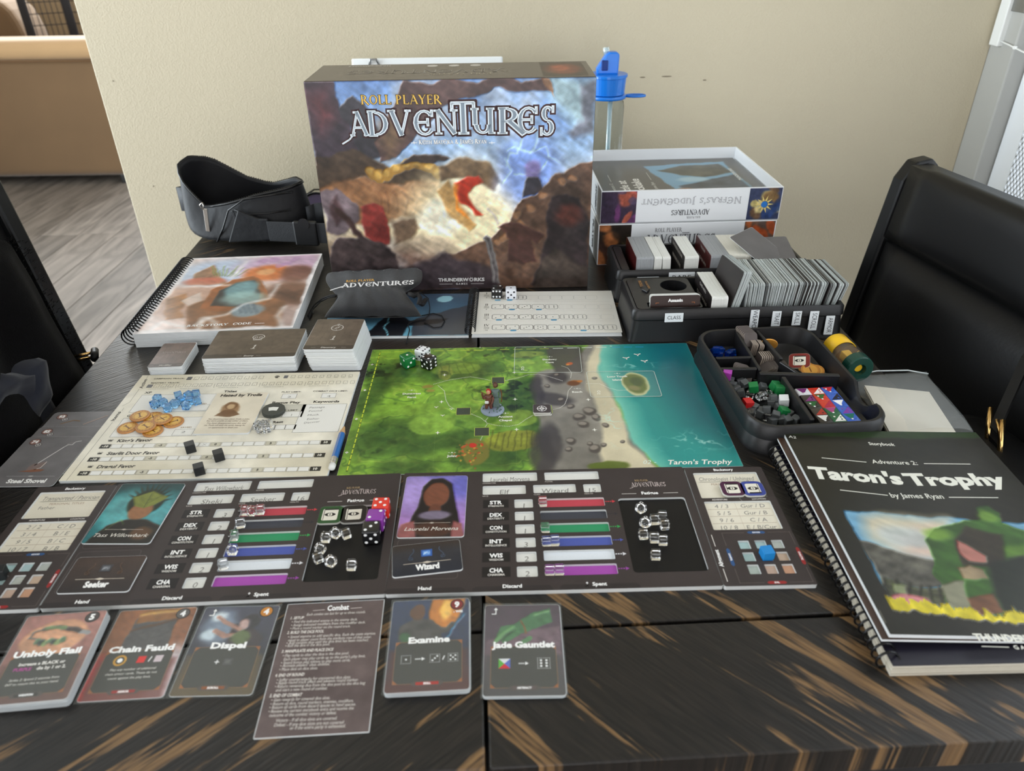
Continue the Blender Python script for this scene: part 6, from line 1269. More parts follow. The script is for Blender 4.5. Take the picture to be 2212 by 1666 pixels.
pr = Print(.00596); g5 = crop(FN, 1000, 600, 6.144); DK2 = (58, 58, 60); LG2 = (200, 200, 196)
RW = [(262, (405, 1850), 9, [None, None, 6, 0, 0, 0, 0, 0, 0], 165, 1), (385, (463, 1890), 9, [2, 2, 3, 1, 6, 0, 0, 0, 0], 178, 2), (520, (470, 1930), 9, [2, 2, 3, 5, 1, 6, 6, 0, 0], 181, 3), (658, (474, 1955), 9, [2, 2, 3, 5, 1, 6, 6, 6, 6], 185, 4)]
for (y, (xa, xb), n, vals, pt, ri) in RW:
    for k in range(n):
        x = (455 if ri == 1 else xa)+k*pt*(.945 if ri == 1 else 1.0); c = g5(x, y); v = vals[k]; w2, h2 = .0089, .0072
        if ri == 1: w2 *= .95
        col = LG2 if v == 0 else DK2 if (v in (2, 3, 5, None)) else (120, 124, 124)
        pr.line(rrect(w2*2, h2*2, .003, 3, c[0], c[1]), .0007 if v else .0004, col, 1, closed=True)
        if v:
            for (a, b) in PIPS[v]: pr.ell(c[0]+a*w2*.8, c[1]+b*h2*.85, .0009, .0009, DK2, 2, 8)
        if (ri, k) in ((1, 0), (1, 1), (2, 1), (2, 3), (3, 0), (3, 4), (4, 1), (4, 6)): pr.poly(rrect(.009, .0036, .0018, 2, c[0]+.001, c[1]-h2-.0026), (86, 160, 198), 2)
    s = ('I', 'II', 'III', 'IV')[ri-1]; c = g5(316, y-14 if ri > 1 else y-42); pr.text(s, c[0], c[1], .0060, DK2, 2, serif=True); pr.text('Dice', c[0], c[1]-.0045, .0026, DK2, 2); pr.text('Limit', c[0], c[1]-.0085, .0026, DK2, 2); pr.text(('4', '6', '8', '10')[ri-1], c[0], c[1]-.0135, .003, DK2, 2)
    if ri < 4: yy = y+(62 if ri == 1 else 66); pr.dots([g5(290, yy-12), g5(1925+ri*30, yy-10)], .0003, .0016, (150, 150, 148), 2)
pr.build('lettering', nb, .5)
b = MB()
for k in range(24): b.tube([(-nw/2-.002+.0072*math.cos(a), -nh/2+.006+k*(nh-.012)/23, .0086+.0075*math.sin(a)) for a in np.linspace(0, 2*math.pi, 13)[:-1]], .0008, 5, closed=True)
tag(b.build('spiral_binding', mat('black_coil', (22, 22, 24), .25, metal=.3, var=.05), nb, smooth=True), kind='stuff')
for ((u, v), bc, pc, top, front, rz) in DICE_NB: die('%s die on the open notebook' % ('black white-pipped' if bc == BLK else 'white black-pipped'), 0, 0, .00605, rz, bc, pc, top, front, 3, pos=P(u, v, .006)+np.array([0, .0079]), flip=(0, 1))

# ------------------------------------------------------------------ black drawstring pouch leaning on the box
y0, y1 = P(790, 686, .012)[1], B0[1]-.012; z0 = .0185; z1 = PY(800, 582, y1)[2]; TI = math.atan2(z1-z0, y1-y0)
pch = thing('drawstring_pouch', 'black cloth drawstring pouch with white title leaning on the box', 'pouch', (0, y0, TZ+z0), 0); pch.rotation_euler = (TI, 0, 0)
def pq(x, y, off=0.0):
    u, v = 660+x/3.072, 560+y/3.072; d = ray(u, v); n = np.array([0, -math.sin(TI), math.cos(TI)]); o = np.array([0, y0, z0-CH])+n*off
    t = (o @ n)/(d @ n); p = d*t-np.array([0, y0, z0-CH]); return np.array([p[0], p[1]*math.cos(TI)+p[2]*math.sin(TI)])
RL = [((115, 388), (782, 380)), ((128, 365), (768, 360)), ((150, 340), (750, 335)), ((190, 290), (715, 285)), ((214, 258), (676, 240)), ((196, 234), (664, 214)), ((150, 190), (716, 192)), ((120, 140), (784, 160)), ((128, 108), (786, 100)), ((145, 85), (780, 57))]
v = []; f = []; nc = 22; rows_ = []
for i, (a, b) in enumerate(RL):
    A_, B_ = pq(*a), pq(*b); t = i/(len(RL)-1)
    for side in (1, -1):
        for j in range(nc+1):
            s = j/nc; q = A_*(1-s)+B_*s; e = math.sqrt(max(0, 1-(2*s-1)**2)); th = (.010*math.sin(math.pi*min(1, .12+t*1.0))+.0015)*e**.6*(1 if i not in (0, len(RL)-1) else .15)
            wv = .0014*math.sin(j*1.3+i*.9)+(.0012*math.sin(j*2.7) if i in (4, 5) else 0)
            v.append((q[0], q[1], side*th+(wv if side > 0 else 0)*e))
n2_ = nc+1
for i in range(len(RL)-1):
    for sd in (0, 1):
        for j in range(nc):
            a = i*2*n2_+sd*n2_+j; b = a+2*n2_; f.append((a, a+1, b+1, b) if sd == 0 else (a, b, b+1, a+1))
m_cloth = mat('black_cloth', (26, 27, 30), .9, var=.15, vscale=60, bump=.35, bscale=900, sheen=.25)
o = MB().add(v, f).build('pouch_body', m_cloth, pch, smooth=True, sub=2); w_ = o.modifiers.new('weld', 'WELD'); w_.merge_threshold = .0004; o.modifiers.move(1, 0)
pr = Print(.0); zoff = .0125
a, b = pq(238, 186, zoff), pq(722, 163, zoff)
def surf(p): return (p[0], p[1], p[2]+zoff-.0008)
pr.t2('ADVeNTUReS', a, b, .0098, (236, 236, 236), serif=True, grow=.02); pr.line([a+np.array((.004, .004)), a+np.array((-.008, -.002)), a+np.array((-.015, -.006))], .0018, (236, 236, 236), 2)
pr.t2('ROLL PLAYER', pq(268, 150, zoff), pq(456, 141, zoff), .0048, (220, 168, 70), serif=True, grow=.02); pr.build('logo_print', pch, .7, fn=surf)
m_cord = mat('black_cord', (18, 18, 20), .8, var=.1)
def cord(name, pts, r=.0012): # points are (crop x, crop y, height above table) in the pouch crop
    w = []
    for x, y, z in pts: q = P(660+x/3.072, 560+y/3.072, z); w.append((q[0], q[1]-y0, z))
    R = Matrix.Rotation(-TI, 4, 'X'); w = [tuple(R @ Vector((x, y, z-z0))) for x, y, z in w]
    return MB().tube(w, r, 6).build(name, m_cord, pch, smooth=True)
cord('drawcord', [(205, 240, .03), (165, 240, .024), (110, 262, .016), (60, 300, .006), (30, 345, .003), (15, 378, .002)]); cord('drawcord', [(200, 248, .028), (150, 255, .020), (95, 285, .010), (45, 335, .004), (25, 392, .002)])
cord('drawcord', [(690, 225, .030), (760, 220, .024), (815, 260, .012), (825, 320, .006), (820, 370, .0052), (790, 400, .005), (720, 408, .005), (680, 430, .005), (690, 470, .005), (668, 560, .002)], .0007)
cord('drawcord', [(770, 375, .0055), (850, 360, .005), (905, 375, .005), (925, 410, .005), (900, 450, .005), (850, 455, .005), (790, 420, .005)], .0007)
cord('knot', [(690, 230, .034), (720, 245, .036), (745, 235, .036), (762, 262, .034), (750, 295, .030), (775, 300, .026), (798, 270, .024)], .0035)

# ------------------------------------------------------------------ thick spiral bound codex
FC = Frame([(413, 556.5), (692, 550), (636, 708), (288.5, 722)], .021)
cx_ = thing('spiral_codex', 'thick spiral bound Backstory Codex with pale painted cover', 'book', FC.loc(), FC.a); cw, ch_ = FC.w, FC.h
b = MB(); q = random.Random(2)
for k in range(34): b.box((0, 0, .0006+k*.0006), (cw-q.uniform(0, .0012), ch_-q.uniform(0, .0012), .00048))
tag(b.build('page_block', m_paper, cx_), kind='stuff'); slab('cover', cw, ch_, .0004, .001, m_paper, cx_, 2, .0206)
e8 = lambda x, y: (lambda p: ((p[0]/cw+.5)*cw/ch_, .5-p[1]/ch_))(FC.L(240+x/3.814, 540+y/3.814))
D = lambda *a: [e8(*q) for q in a]
pp = Paint(200, 190, cw/ch_, (226, 206, 200), 41, .02)
pp.blob(*e8(900, 190), .30, .22, (176, 196, 222), .6, .8); pp.blob(*e8(1450, 130), .28, .2, (202, 170, 196), .6, .9); pp.poly(D((660, 280), (680, 200), (840, 120), (900, 210), (960, 290)), (150, 112, 84), .03, .9, .4, 5, 20); pp.blob(*e8(760, 260), .12, .06, (190, 108, 88), .5, .9)
for k in range(9): pp.stroke(D((860+k*22, 210), (820+k*40, 130+(k % 3)*18)), .008, (112, 130, 74), .006, .8)
pp.blob(*e8(1290, 190), .13, .12, (196, 112, 60), .45, .95); pp.blob(*e8(1280, 180), .05, .06, (222, 170, 120), .5, .8); pp.blob(*e8(1540, 190), .10, .12, (120, 78, 64), .5, .9)
for (x, y) in ((1340, 80), (1450, 110), (1510, 75), (1400, 130), (1250, 90)): pp.blob(*e8(x, y), .03, .04, (190, 150, 190), .3, .6)
pp.blob(*e8(640, 420), .24, .22, (176, 140, 122), .6, .9); pp.poly(D((430, 520), (470, 400), (600, 360), (640, 420), (560, 500), (600, 560), (440, 580)), (150, 104, 66), .03, .95, .4, 6, 18); pp.poly(D((580, 420), (720, 350), (760, 420), (640, 470)), (206, 190, 182), .02, .8)
pp.blob(*e8(1450, 360), .16, .18, (112, 74, 56), .6, .9); pp.blob(*e8(1460, 560), .2, .14, (150, 126, 120), .7, .7); pp.poly(D((1330, 330), (1560, 330), (1540, 440), (1400, 420)), (78, 50, 40), .05, .8, .4, 7, 16)
pp.poly(D((620, 470), (760, 420), (1300, 380), (1420, 430), (1380, 640), (620, 660)), (128, 86, 58), .04, .95, .3, 8, 9); pp.poly(D((740, 480), (830, 330), (1000, 240), (1180, 215), (1270, 300), (1310, 390), (1250, 470), (1060, 500), (860, 510)), (150, 92, 56), .015, 1, .2, 9, 10); pp.poly(D((820, 460), (900, 340), (1040, 270), (1180, 255), (1230, 340), (1220, 430), (1060, 470)), (44, 40, 42), .02)
pp.blob(*e8(1080, 330), .09, .12, (112, 150, 156), .4, .95); pp.blob(*e8(1090, 400), .12, .09, (150, 182, 178), .6, .8); pp.blob(*e8(1120, 500), .085, .08, (128, 146, 156), .35, .95)
for k in range(4): pp.stroke(D((1060+k*40, 450), (1070+k*42, 520)), .012, (84, 100, 112), .006, .8)
for s in (((1380, 280), (1300, 400), (1100, 450), (950, 530), (800, 560), (700, 620)), ((1000, 220), (1060, 160), (1120, 90)), ((720, 660), (760, 560), (850, 600), (900, 680)), ((1400, 640), (1360, 540), (1420, 470)), ((600, 300), (800, 300), (960, 290)), ((300, 690), (420, 600), (600, 640))): pp.stroke(D(*s), .022, (240, 236, 236), .03, .75)
A = cw/ch_
for (x, y, rx, ry) in ((0, .5, .03, .6), (A, .5, .02, .6), (A/2, 0, A, .015), (A/2, 1.0, A, .03)): pp.blob(x, y, rx, ry, (240, 236, 238), .6, .9)
pp.mottle(24, .06).brush(.25, .4); pp.build('cover_painting', cx_, cw-.0006, ch_-.0006, .02104, .3, .3)
pr = Print(.0211); l8 = crop(FC, 240, 540, 3.814); pr.t2('BACKSTORY  CODEX', l8(620, 636), l8(1168, 612), .0062, WHITE, serif=True, grow=.03); pr.line([l8(520, 631), l8(598, 628)], .0010, WHITE); pr.line([l8(1185, 606), l8(1262, 604)], .0010, WHITE); pr.build('lettering', cx_, .35)
ring = MB().tube([(.0125*math.cos(a), 0, .0125*math.sin(a)) for a in np.linspace(0, 2*math.pi, 21)[:-1]], .0011, 6, closed=True).mesh('binding_ring', True); ring.materials.append(MATS['black_coil'])
for k in range(34):
    o = bpy.data.objects.new('binding_ring', ring); COL.objects.link(o); o.parent = cx_; o.location = (-cw/2-.0055, -ch_/2+.008+k*(ch_-.016)/33, .0138); o.rotation_euler = (0, 0, .12)

# ------------------------------------------------------------------ card decks
def deck(label, px, z, n, face, mark, word, jit=.0007, shear=(0, 0), r=.003):
    fr = Frame(px, z); t = thing('card_deck', label, 'card deck', (fr.c[0], fr.c[1], TZ), fr.a); th = z/n; q = random.Random(n); b = MB()
    for k in range(n):
        s = 1-k/n; gap = .0004 if (mark == 'skull' and k == n//2) else 0
        m = Matrix.Translation((q.uniform(-jit, jit)+shear[0]*s, q.uniform(-jit, jit)+shear[1]*s, k*th)) @ Matrix.Rotation(q.uniform(-.006, .006), 4, 'Z'); b.prism(rrect(fr.w, fr.h, r, 2), gap, th*.93, m)
    tag(b.build('card_stack', m_paper, t), kind='stuff'); slab('top_card', fr.w, fr.h, .0003, r, m_paper, t, 4, z-.0003)
    pp = Paint(70, 60, fr.w/fr.h, face, 9); pp.mottle(3, .14, 4).mottle(14, .12, 5); A = fr.w/fr.h
    for k in range(6): pp.stroke([(A*(.15+.14*k), .1+.1*(k % 3)), (A*(.2+.12*k), .4), (A*(.1+.15*k), .7)], .006, tuple(c*.8 for c in face), .006, .7)
    pp.poly([(-.1, .87), (A+.1, .87), (A+.1, 1.1), (-.1, 1.1)], tuple(c*.72 for c in face), .01); pp.build('printed_back', t, fr.w-.0002, fr.h-.0002, z+.00004, .4, .15, r=r)
    pr = Print(z+.0001); LW = (206, 202, 196); h = fr.h
    pr.text(word, 0, -h*.46, .0032, LW, 2, bold=.03, shear=.1)
    for s in (-1, 1): pr.line([(s*len(word)*.0018, -h*.44), (s*(len(word)*.0018+.006), -h*.44)], .0003, LW, 2)
    if mark == 'logo': adv_logo(pr, 0, h*.05, .0050, fr.w*.72, (176, 164, 158), (150, 136, 128))
    else: pr.poly([(-.0008, -h*.20), (.0012, -h*.20), (.0028, -h*.20+.0105), (.0012, -h*.20+.0105)], LW, 2); pr.poly([(-.0012, -h*.20+.0080), (.0016, -h*.20+.0090), (.0012, -h*.20+.0105)], LW, 2); pr.rect(-.0026, -h*.20-.0002, .003, -h*.20+.0008, LW, 2)
    if mark == 'skull':
        y = h*.2; pr.ring(0, y+.002, .0076, .0062, .0011, LW, 2); pr.rect(-.0048, y-.0072, .0048, y-.0062, LW, 2)
        for s in (-1, 1): pr.ring(s*.003, y+.001, .0020, .0018, .0008, LW, 2, 12); pr.line([(s*.0048, y-.0066), (s*.0055, y-.003)], .0009, LW, 2)
        for k in range(4): pr.line([(-.003+k*.002, y-.0068), (-.003+k*.002, y-.0045)], .0006, LW, 2)
    if mark == 'compass':
        y = h*.2; pr.ring(0, y, .0078, .0078, .0010, LW, 2); pr.ring(0, y+.0098, .0014, .0014, .0006, LW, 2, 10); pr.poly([(.004, y+.004), (.001, y-.001), (-.004, y-.004), (-.001, y+.001)], LW, 2); pr.ell(0, y, .001, .001, face, 3, 8)
        for k in range(4): a = k*math.pi/2; pr.line([(.0055*math.cos(a), y+.0055*math.sin(a)), (.0078*math.cos(a), y+.0078*math.sin(a))], .0008, LW, 2)
    pr.build('lettering', t, .4); return t
deck('small mauve brown card deck with a faint title, by the codex', [(353, 742), (425.6, 740), (392, 791.7), (318.7, 794.3)], .012, 22, (120, 104, 98), 'logo', 'Modifier')
deck('wide brown Enemy card deck with a skull mark', [(473, 716), (662, 709), (636, 770.7), (434, 774.7)], .022, 40, (98, 86, 74), 'skull', 'Enemy')
deck('thick brown Discovery card deck with a compass mark', [(687, 689), (790, 690.5), (760.5, 752.4), (651.7, 757.6)], .031, 54, (104, 92, 80), 'compass', 'Discovery', .0007, (.006, .001))
RXM = Matrix.Rotation(math.radians(90), 4, 'Y')
# ------------------------------------------------------------------ expansion boxes
m_white = mat('white_box_print', (236, 240, 244), .35, var=.02, coat=.15)
YE = math.radians(2.0)
def side_art(parent, w, h, x, cols, seed, z=.0):
    """small painted patch on the front side of a box"""
    pp = Paint(44, 40, w/h, cols[0], seed, .03); A = w/h; r = random.Random(seed)
    for k in range(14): pp.blob(r.uniform(0, A), r.uniform(0, 1), r.uniform(.08, .28), r.uniform(.08, .3), cols[k % len(cols)], .4, .8, r.uniform(0, 90))
    pp.mottle(9, .3, seed)
    return pp.build('side_painting', parent, w, h, .0002, .3, .2, fn=lambda c: upright(c)+np.array([x, 0, 0]), cy=z)
ex = thing('expansion_box', 'lower white expansion box under the open Nefras box', 'game box', (.1425, 1.15, TZ), YE)
MB().box((.145, .125, .0345), (.29, .25, .069)).build('box_body', m_white, ex, bevel=.001)
side_art(ex, .052, .067, .028, [(40, 34, 30), (196, 120, 70), (150, 130, 70), (66, 46, 40)], 3, .0345); side_art(ex, .05, .067, .263, [(92, 78, 70), (190, 84, 40), (40, 28, 26), (214, 110, 56)], 8, .0345)
pr = Print(.0004); adv_logo(pr, .135, .034, .016, .115, (96, 98, 104), (110, 110, 114)); pr.build('side_lettering', ex, .35, fn=up3)
pr = Print(.0004); pr.text('PLAYER', 0, 0, .012, (60, 60, 62), 1, bold=.03, w=.05, ang=math.radians(-90)); o = pr.build('end_lettering', ex, .35, fn=lambda p: (-p[2], .06-p[0], .034+p[1]))
e2 = thing('open_expansion_box', 'open white Nefras expansion box holding a grey booklet', 'game box', (.1450, 1.151, TZ+.0696), YE)
W_, D_, H_ = .289, .25, .0535
b = MB().box((W_/2, D_/2, .001), (W_, D_, .002))
for c, d in (((W_/2, .0012, H_/2), (W_, .0024, H_)), ((W_/2, D_-.0012, H_/2), (W_, .0024, H_)), ((.0012, D_/2, H_/2), (.0024, D_-.0048, H_)), ((W_-.0012, D_/2, H_/2), (.0024, D_-.0048, H_))): b.box(c, d)
b.build('tray_walls', m_white, e2)
side_art(e2, .056, .051, .0285, [(58, 46, 66), (112, 60, 110), (190, 96, 70), (84, 70, 96), (40, 34, 50)], 5, .0268); side_art(e2, .052, .051, .262, [(58, 66, 96), (206, 186, 110), (120, 88, 56), (42, 66, 116), (226, 210, 150)], 6, .0268)
pr = Print(.0004); a = math.pi
pr.text("Nefras's Judgement", .144, .0395, .0108, (70, 72, 78), 2, w=.160, serif=True, ang=a); pr.text("Nefras's Judgement", .144, .0395, .0108, (214, 216, 222), 3, w=.160, serif=True, ang=a, grow=-.022)
pr.text('ADVeNTUReS', .144, .0205, .0085, (64, 66, 72), 2, w=.062, serif=True, ang=a, grow=.01); pr.text('ROLL PLAYER', .150, .0095, .0034, (96, 98, 102), 2, w=.022, serif=True, ang=a)
c0 = .262; pr.ell(.262, .026, .005, .005, (50, 120, 200), 4)
for k in range(10): t_ = k*math.pi/5; pr.poly([(.262+.015*math.cos(t_), .026+.015*math.sin(t_)), (.262+.006*math.cos(t_+.3), .026+.006*math.sin(t_+.3)), (.262+.006*math.cos(t_-.3), .026+.006*math.sin(t_-.3))], (226, 206, 130), 3)
pr.build('side_lettering', e2, .35, fn=up3)
pr = Print(.0004); pr.text('JUDGEMENT', 0, 0, .012, (60, 60, 62), 1, bold=.03, w=.042, ang=math.radians(-90)); pr.build('end_lettering', e2, .35, fn=lambda p: (-p[2], .06-p[0], .026+p[1]))
MB().box((W_/2, D_/2, .017), (W_-.008, D_-.008, .030)).build('insert', mat('box_insert_grey', (90, 88, 90), .6), e2)
bk = thing('grey_booklet', 'grey Battle at Blacklake booklet lying in the open white box', 'booklet', (.1450, 1.151, TZ+.0696+.0322), YE)
MB().box((W_/2-.001, D_/2, .0015), (W_-.012, D_-.014, .003)).build('pages', m_paper, bk)
bw, bh = W_-.012, D_-.014; pp = Paint(120, 100, bw/bh, (96, 94, 90), 13); A = bw/bh; pp.mottle(3, .08)
pp.poly([(A*.36, .18), (A*.90, .10), (A*.93, .80), (A*.48, .88)], (120, 160, 186), .02); pp.poly([(A*.44, .30), (A*.60, .20), (A*.86, .16), (A*.90, .4), (A*.70, .5), (A*.55, .44)], (82, 76, 62), .04, .9, .3, 4, 12); pp.poly([(A*.50, .70), (A*.90, .45), (A*.92, .86), (A*.52, .92)], (66, 70, 76), .04, .9, .4, 5, 12); pp.blob(A*.62, .55, .12, .05, (170, 196, 206), .5, .8); pp.blob(A*.52, .80, .06, .05, (176, 110, 66), .6, .7)
pp.build('cover_painting', bk, bw-.0004, bh-.0004, .00306, .3, .2, cx=W_/2-.001, cy=D_/2)
pr = Print(.0031); va = math.radians(90)
pr.text('Battle at', .058, D_*.30, .015, (236, 234, 228), 2, ang=va, w=.080, bold=.02); pr.text('Blacklake', .082, D_*.31, .015, (236, 234, 228), 2, ang=va, w=.094, bold=.02); pr.text('Adventure 12', .034, D_*.30, .006, (220, 218, 212), 2, ang=va); pr.text('by James Ryan', .104, D_*.31, .006, (220, 218, 212), 2, ang=va); pr.text('THUNDERWORKS', .258, D_*.55, .006, (220, 218, 212), 2, ang=va, bold=.03)
for x, y0_, y1_ in ((.034, .012, .045), (.034, .11, .15), (.104, .012, .045), (.104, .115, .16)): pr.rect(x-.0012, y0_, x-.0004, y1_, (210, 208, 202), 2)
pr.build('lettering', bk, .35)
# ------------------------------------------------------------------ water bottle
bt = thing('water_bottle', 'clear water bottle with a bright blue sport cap behind boxes', 'bottle', (.1835, 1.45, TZ), 0)
m_bp = mat('blue_cap_plastic', (20, 116, 214), .3, var=.04, coat=.3); m_pet = mat('clear_bottle_plastic', (226, 234, 238), .05, trans=1.0, ior=1.12, var=0)
MB().lathe([(.030, .0), (.0325, .004), (.0325, .19), (.031, .200), (.0255, .206), (.0255, .212)], 40).build('bottle_body', m_pet, bt, smooth=True)
MB().lathe([(.0265, .205), (.0345, .206), (.0350, .209), (.0345, .212), (.0265, .212)], 40).build('carry_ring', m_bp, bt, smooth=True)
pts = [(.034+.018*(1-math.cos(t_)), .0085*math.sin(t_), .209) for t_ in np.linspace(0, 2*math.pi, 21)[:-1]]; MB().tube(pts, .0024, 8, closed=True).build('carry_loop', m_bp, bt, smooth=True)
MB().lathe([(.0300, .213), (.0315, .214), (.0335, .242), (.0355, .243), (.0355, .247), (.0345, .248), (.0, .2485)], 40, cap=False).build('cap', m_bp, bt)
MB().prism([(-.022, 0), (.017, 0), (.018, .034), (.013, .038), (.0, .038), (-.006, .034), (-.022, .010)], -.011, .011, Matrix.Translation((0, 0, .247)) @ Matrix.Rotation(math.radians(90), 4, 'X')).build('flip_spout', m_bp, bt, bevel=.003)
MB().box((-.008, -.0095, .263), (.012, .006, .018)).build('handle_slot', mat('dark_blue_recess', (14, 50, 120), .5), bt, bevel=.002)
MB().tube([(-.004, 0, .280), (-.006, 0, .292)], .006, 12).build('straw_tip', mat('clear_straw', (206, 226, 232), .2, trans=.6, var=0), bt, smooth=True); MB().tube([(.006, 0, .01), (.006, 0, .205)], .004, 10).build('straw', MATS['clear_straw'], bt, smooth=True)
pr = Print(0.0)
for s, z, h, dk in (('HYDRATE', .070, .007, 1), ('GOING', .060, .007, 1), ('MORE', .110, .008, 0), ('WATER', .098, .006, 0), ('NOW SIP', .082, .005, 0)): pr.text(s, 0, z, h, (40, 96, 168) if dk else (110, 150, 196), 1, bold=.04)
pr.poly([(-.008, .088), (.008, .088), (.009, .112), (-.009, .112), (-.009, .092)], (20, 84, 150), 2); pr.text('25', 0, .093, .013, WHITE, 3)
pr.build('printed_text', bt, .4, fn=lambda p: (.0331*math.sin(p[0]/.033), -.0331*math.cos(p[0]/.033)-p[2], p[1]))
# ------------------------------------------------------------------ black card trays
m_tray = mat('black_tray_plastic', (24, 24, 26), .38, var=.06, vscale=40, bump=.05, bscale=500)
def loop(w, h, r, n=5): return rrect(w, h, r, n)
def shell(b, secs):
    """stack of loops: list of (loop, z) joined by quads"""
    n = len(secs[0][0]); v = []
    for lp, z in secs: v += [(x, y, z(i, x, y) if callable(z) else z) for i, (x, y) in enumerate(lp)]
    f = []
    for k in range(len(secs)-1):
        for i in range(n): j = (i+1) % n; f.append((k*n+i, k*n+j, (k+1)*n+j, (k+1)*n+i))
    f.append(tuple(range(n-1, -1, -1))); f.append(tuple((len(secs)-1)*n+i for i in range(n))); b.add(v, f); return b
def card_tray(label, x0, x1, y0, y1, rz, H, floor_x):
    t = thing('card_tray', label, 'card tray', ((x0+x1)/2, (y0+y1)/2, TZ), rz); w, h = x1-x0, y1-y0
    # outer shell down to the table, open trough to the right, raised deck to the left
    b = MB(); shell(b, [(loop(w+.018, h+.010, .008), 0), (loop(w+.016, h+.009, .008), .004), (loop(w+.010, h+.006, .010), H-.016), (loop(w+.014, h+.009, .010), H-.014), (loop(w+.012, h+.008, .010), H-.003), (loop(w+.007, h+.004, .009), H), (loop(w-.001, h-.003, .007), H-.001), (loop(w-.004, h-.006, .006), .010)])
    b.build('tray_shell', m_tray, t, split=38)
    fx = floor_x-(x0+x1)/2
    dl = rrect(fx+w/2-.003, h-.004, .006, 3, (-w/2+fx)/2, 0)
    if fx+w/2 > .05:
        q = P(1454.5, 616, H); c = Matrix.Rotation(-rz, 4, 'Z') @ (Vector((q[0], q[1], TZ))-t.location); t['well'] = (c.x, c.y)
        circ = [(c.x+.0185*math.cos(2*math.pi*k/32), c.y+.0185*math.sin(2*math.pi*k/32)) for k in range(32)]
        slot = rrect(.070, .016, .002, 2, -w/2+.0515, -h/2+.0135)
        link('raised_deck', holed(dl, [circ, slot], H-.028, H-.0006), m_tray, t); MB().prism(dl, .008, H-.028).build('deck_floor', m_tray, t)
    else: MB().prism(dl, .008, H-.0008).build('raised_deck', m_tray, t, bevel=.001)
    return t
HT = .047
ft = card_tray('black card tray with CLASS and ARMOR labels on its front', .165, .437, .889, .990, math.radians(1.4), HT, .2555)
rt_ = card_tray('black card tray with the RARE label behind the labelled front one', .160, .432, 1.013, 1.112, math.radians(1.4), .0505, .1755)
def on_front(t, u, v, yoff): q = PY(u, v, yoff); return q
# deck features of the front tray
q = P(1454.5, 615, HT); c = Vector((q[0], q[1], TZ))-t.location if False else (Matrix.Rotation(-math.radians(1.4), 4, 'Z') @ (Vector((q[0], q[1], TZ))-ft.location))
pr = Print(HT+.0006); L_ = lambda u, v: (lambda d: (d.x, d.y))(Matrix.Rotation(-math.radians(1.4), 4, 'Z') @ (Vector((*P(u, v, HT), TZ))-ft.location))
pr.t2('ROLL', L_(1378, 608), L_(1384, 621), .004, (150, 106, 52), bold=.03); pr.t2('PLAYER', L_(1392, 609), L_(1401, 625), .0028, (150, 106, 52), bold=.03); pr.build('gold_lettering', ft, .4, fn=lambda p: (p[0], p[1], p[2]+.0002))
a0 = L_(1396, 629); MB().prism([(a0[0]-.006, a0[1]+.004), (a0[0]+.006, a0[1]+.004), (a0[0], a0[1]-.006)], HT-.001, HT+.002).build('embossed_arrow', m_tray, ft, bevel=.001)
lab_m = mat('white_label_paper', (226, 232, 236), .6, var=.02)
def label_plate(tray, text, px, yv, vertical):
    """paper label on the sloping front side; px are its four photographed corners"""
    xm = sum(PY(u, v, yv)[0] for u, v in px)/4; yv = (.889 if yv < 1 else 1.013)-.0066+(xm-(tray.location[0]))*.0244
    w = [PY(u, v, yv) for u, v in px]; c = sum(w)/4; lw = np.linalg.norm(w[1]-w[0]); lh = np.linalg.norm(w[0]-w[3])
    M_ = tray.matrix_basis.inverted() if False else Matrix.Translation(tray.location).inverted()
    o = thing('paper_label', None, None); o.parent = tray; R = Matrix.Rotation(-tray.rotation_euler[2], 4, 'Z')
    p = R @ (Vector((c[0], c[1], c[2]+TZ))-tray.location); o.location = p; o.rotation_euler = (math.radians(90-6), 0, 0)
    slab('sticker', lw, lh, .0003, .0004, lab_m, o, 1); pr = Print(.0004)
    if vertical: pr.text(text, -lw*.20, 0, lw*.52, (40, 42, 46), 1, ang=math.radians(-90), w=lh*(.80 if text != 'WEAPO' else .96))
    else: pr.text(text, 0, -lh*.2, lh*.40, (40, 42, 46), 1, w=lw*.72)
    pr.build('label_text', o, .5)
kf = lambda x, y: (1300+x/6.407, 500+y/6.407); kr = lambda x, y: (1560+x/6.407, 500+y/6.407)
label_plate(ft, 'CLASS', [kf(872, 1138), kf(1130, 1130), kf(1128, 1245), kf(865, 1255)], .8832, False)
for s, pts in (('WEAPO', ((400, 1095), (520, 1093), (492, 1330), (365, 1340))), ('TRAIT', ((702, 1108), (826, 1108), (798, 1308), (668, 1306))), ('SKILL', ((986, 1108), (1108, 1108), (1078, 1294), (955, 1294))), ('SCROLL', ((1218, 1110), (1344, 1105), (1305, 1368), (1180, 1364))), ('ARMOR', ((1443, 1172), (1565, 1172), (1522, 1424), (1396, 1420)))): label_plate(ft, s, [kr(*p) for p in pts], .886, True)
label_plate(rt_, 'RARE', [kf(926, 570), kf(1288, 563), kf(1284, 690), kf(920, 695)], 1.0075, False); label_plate(rt_, '', [kf(488, 635), kf(790, 628), kf(786, 740), kf(484, 745)], 1.0075, False)
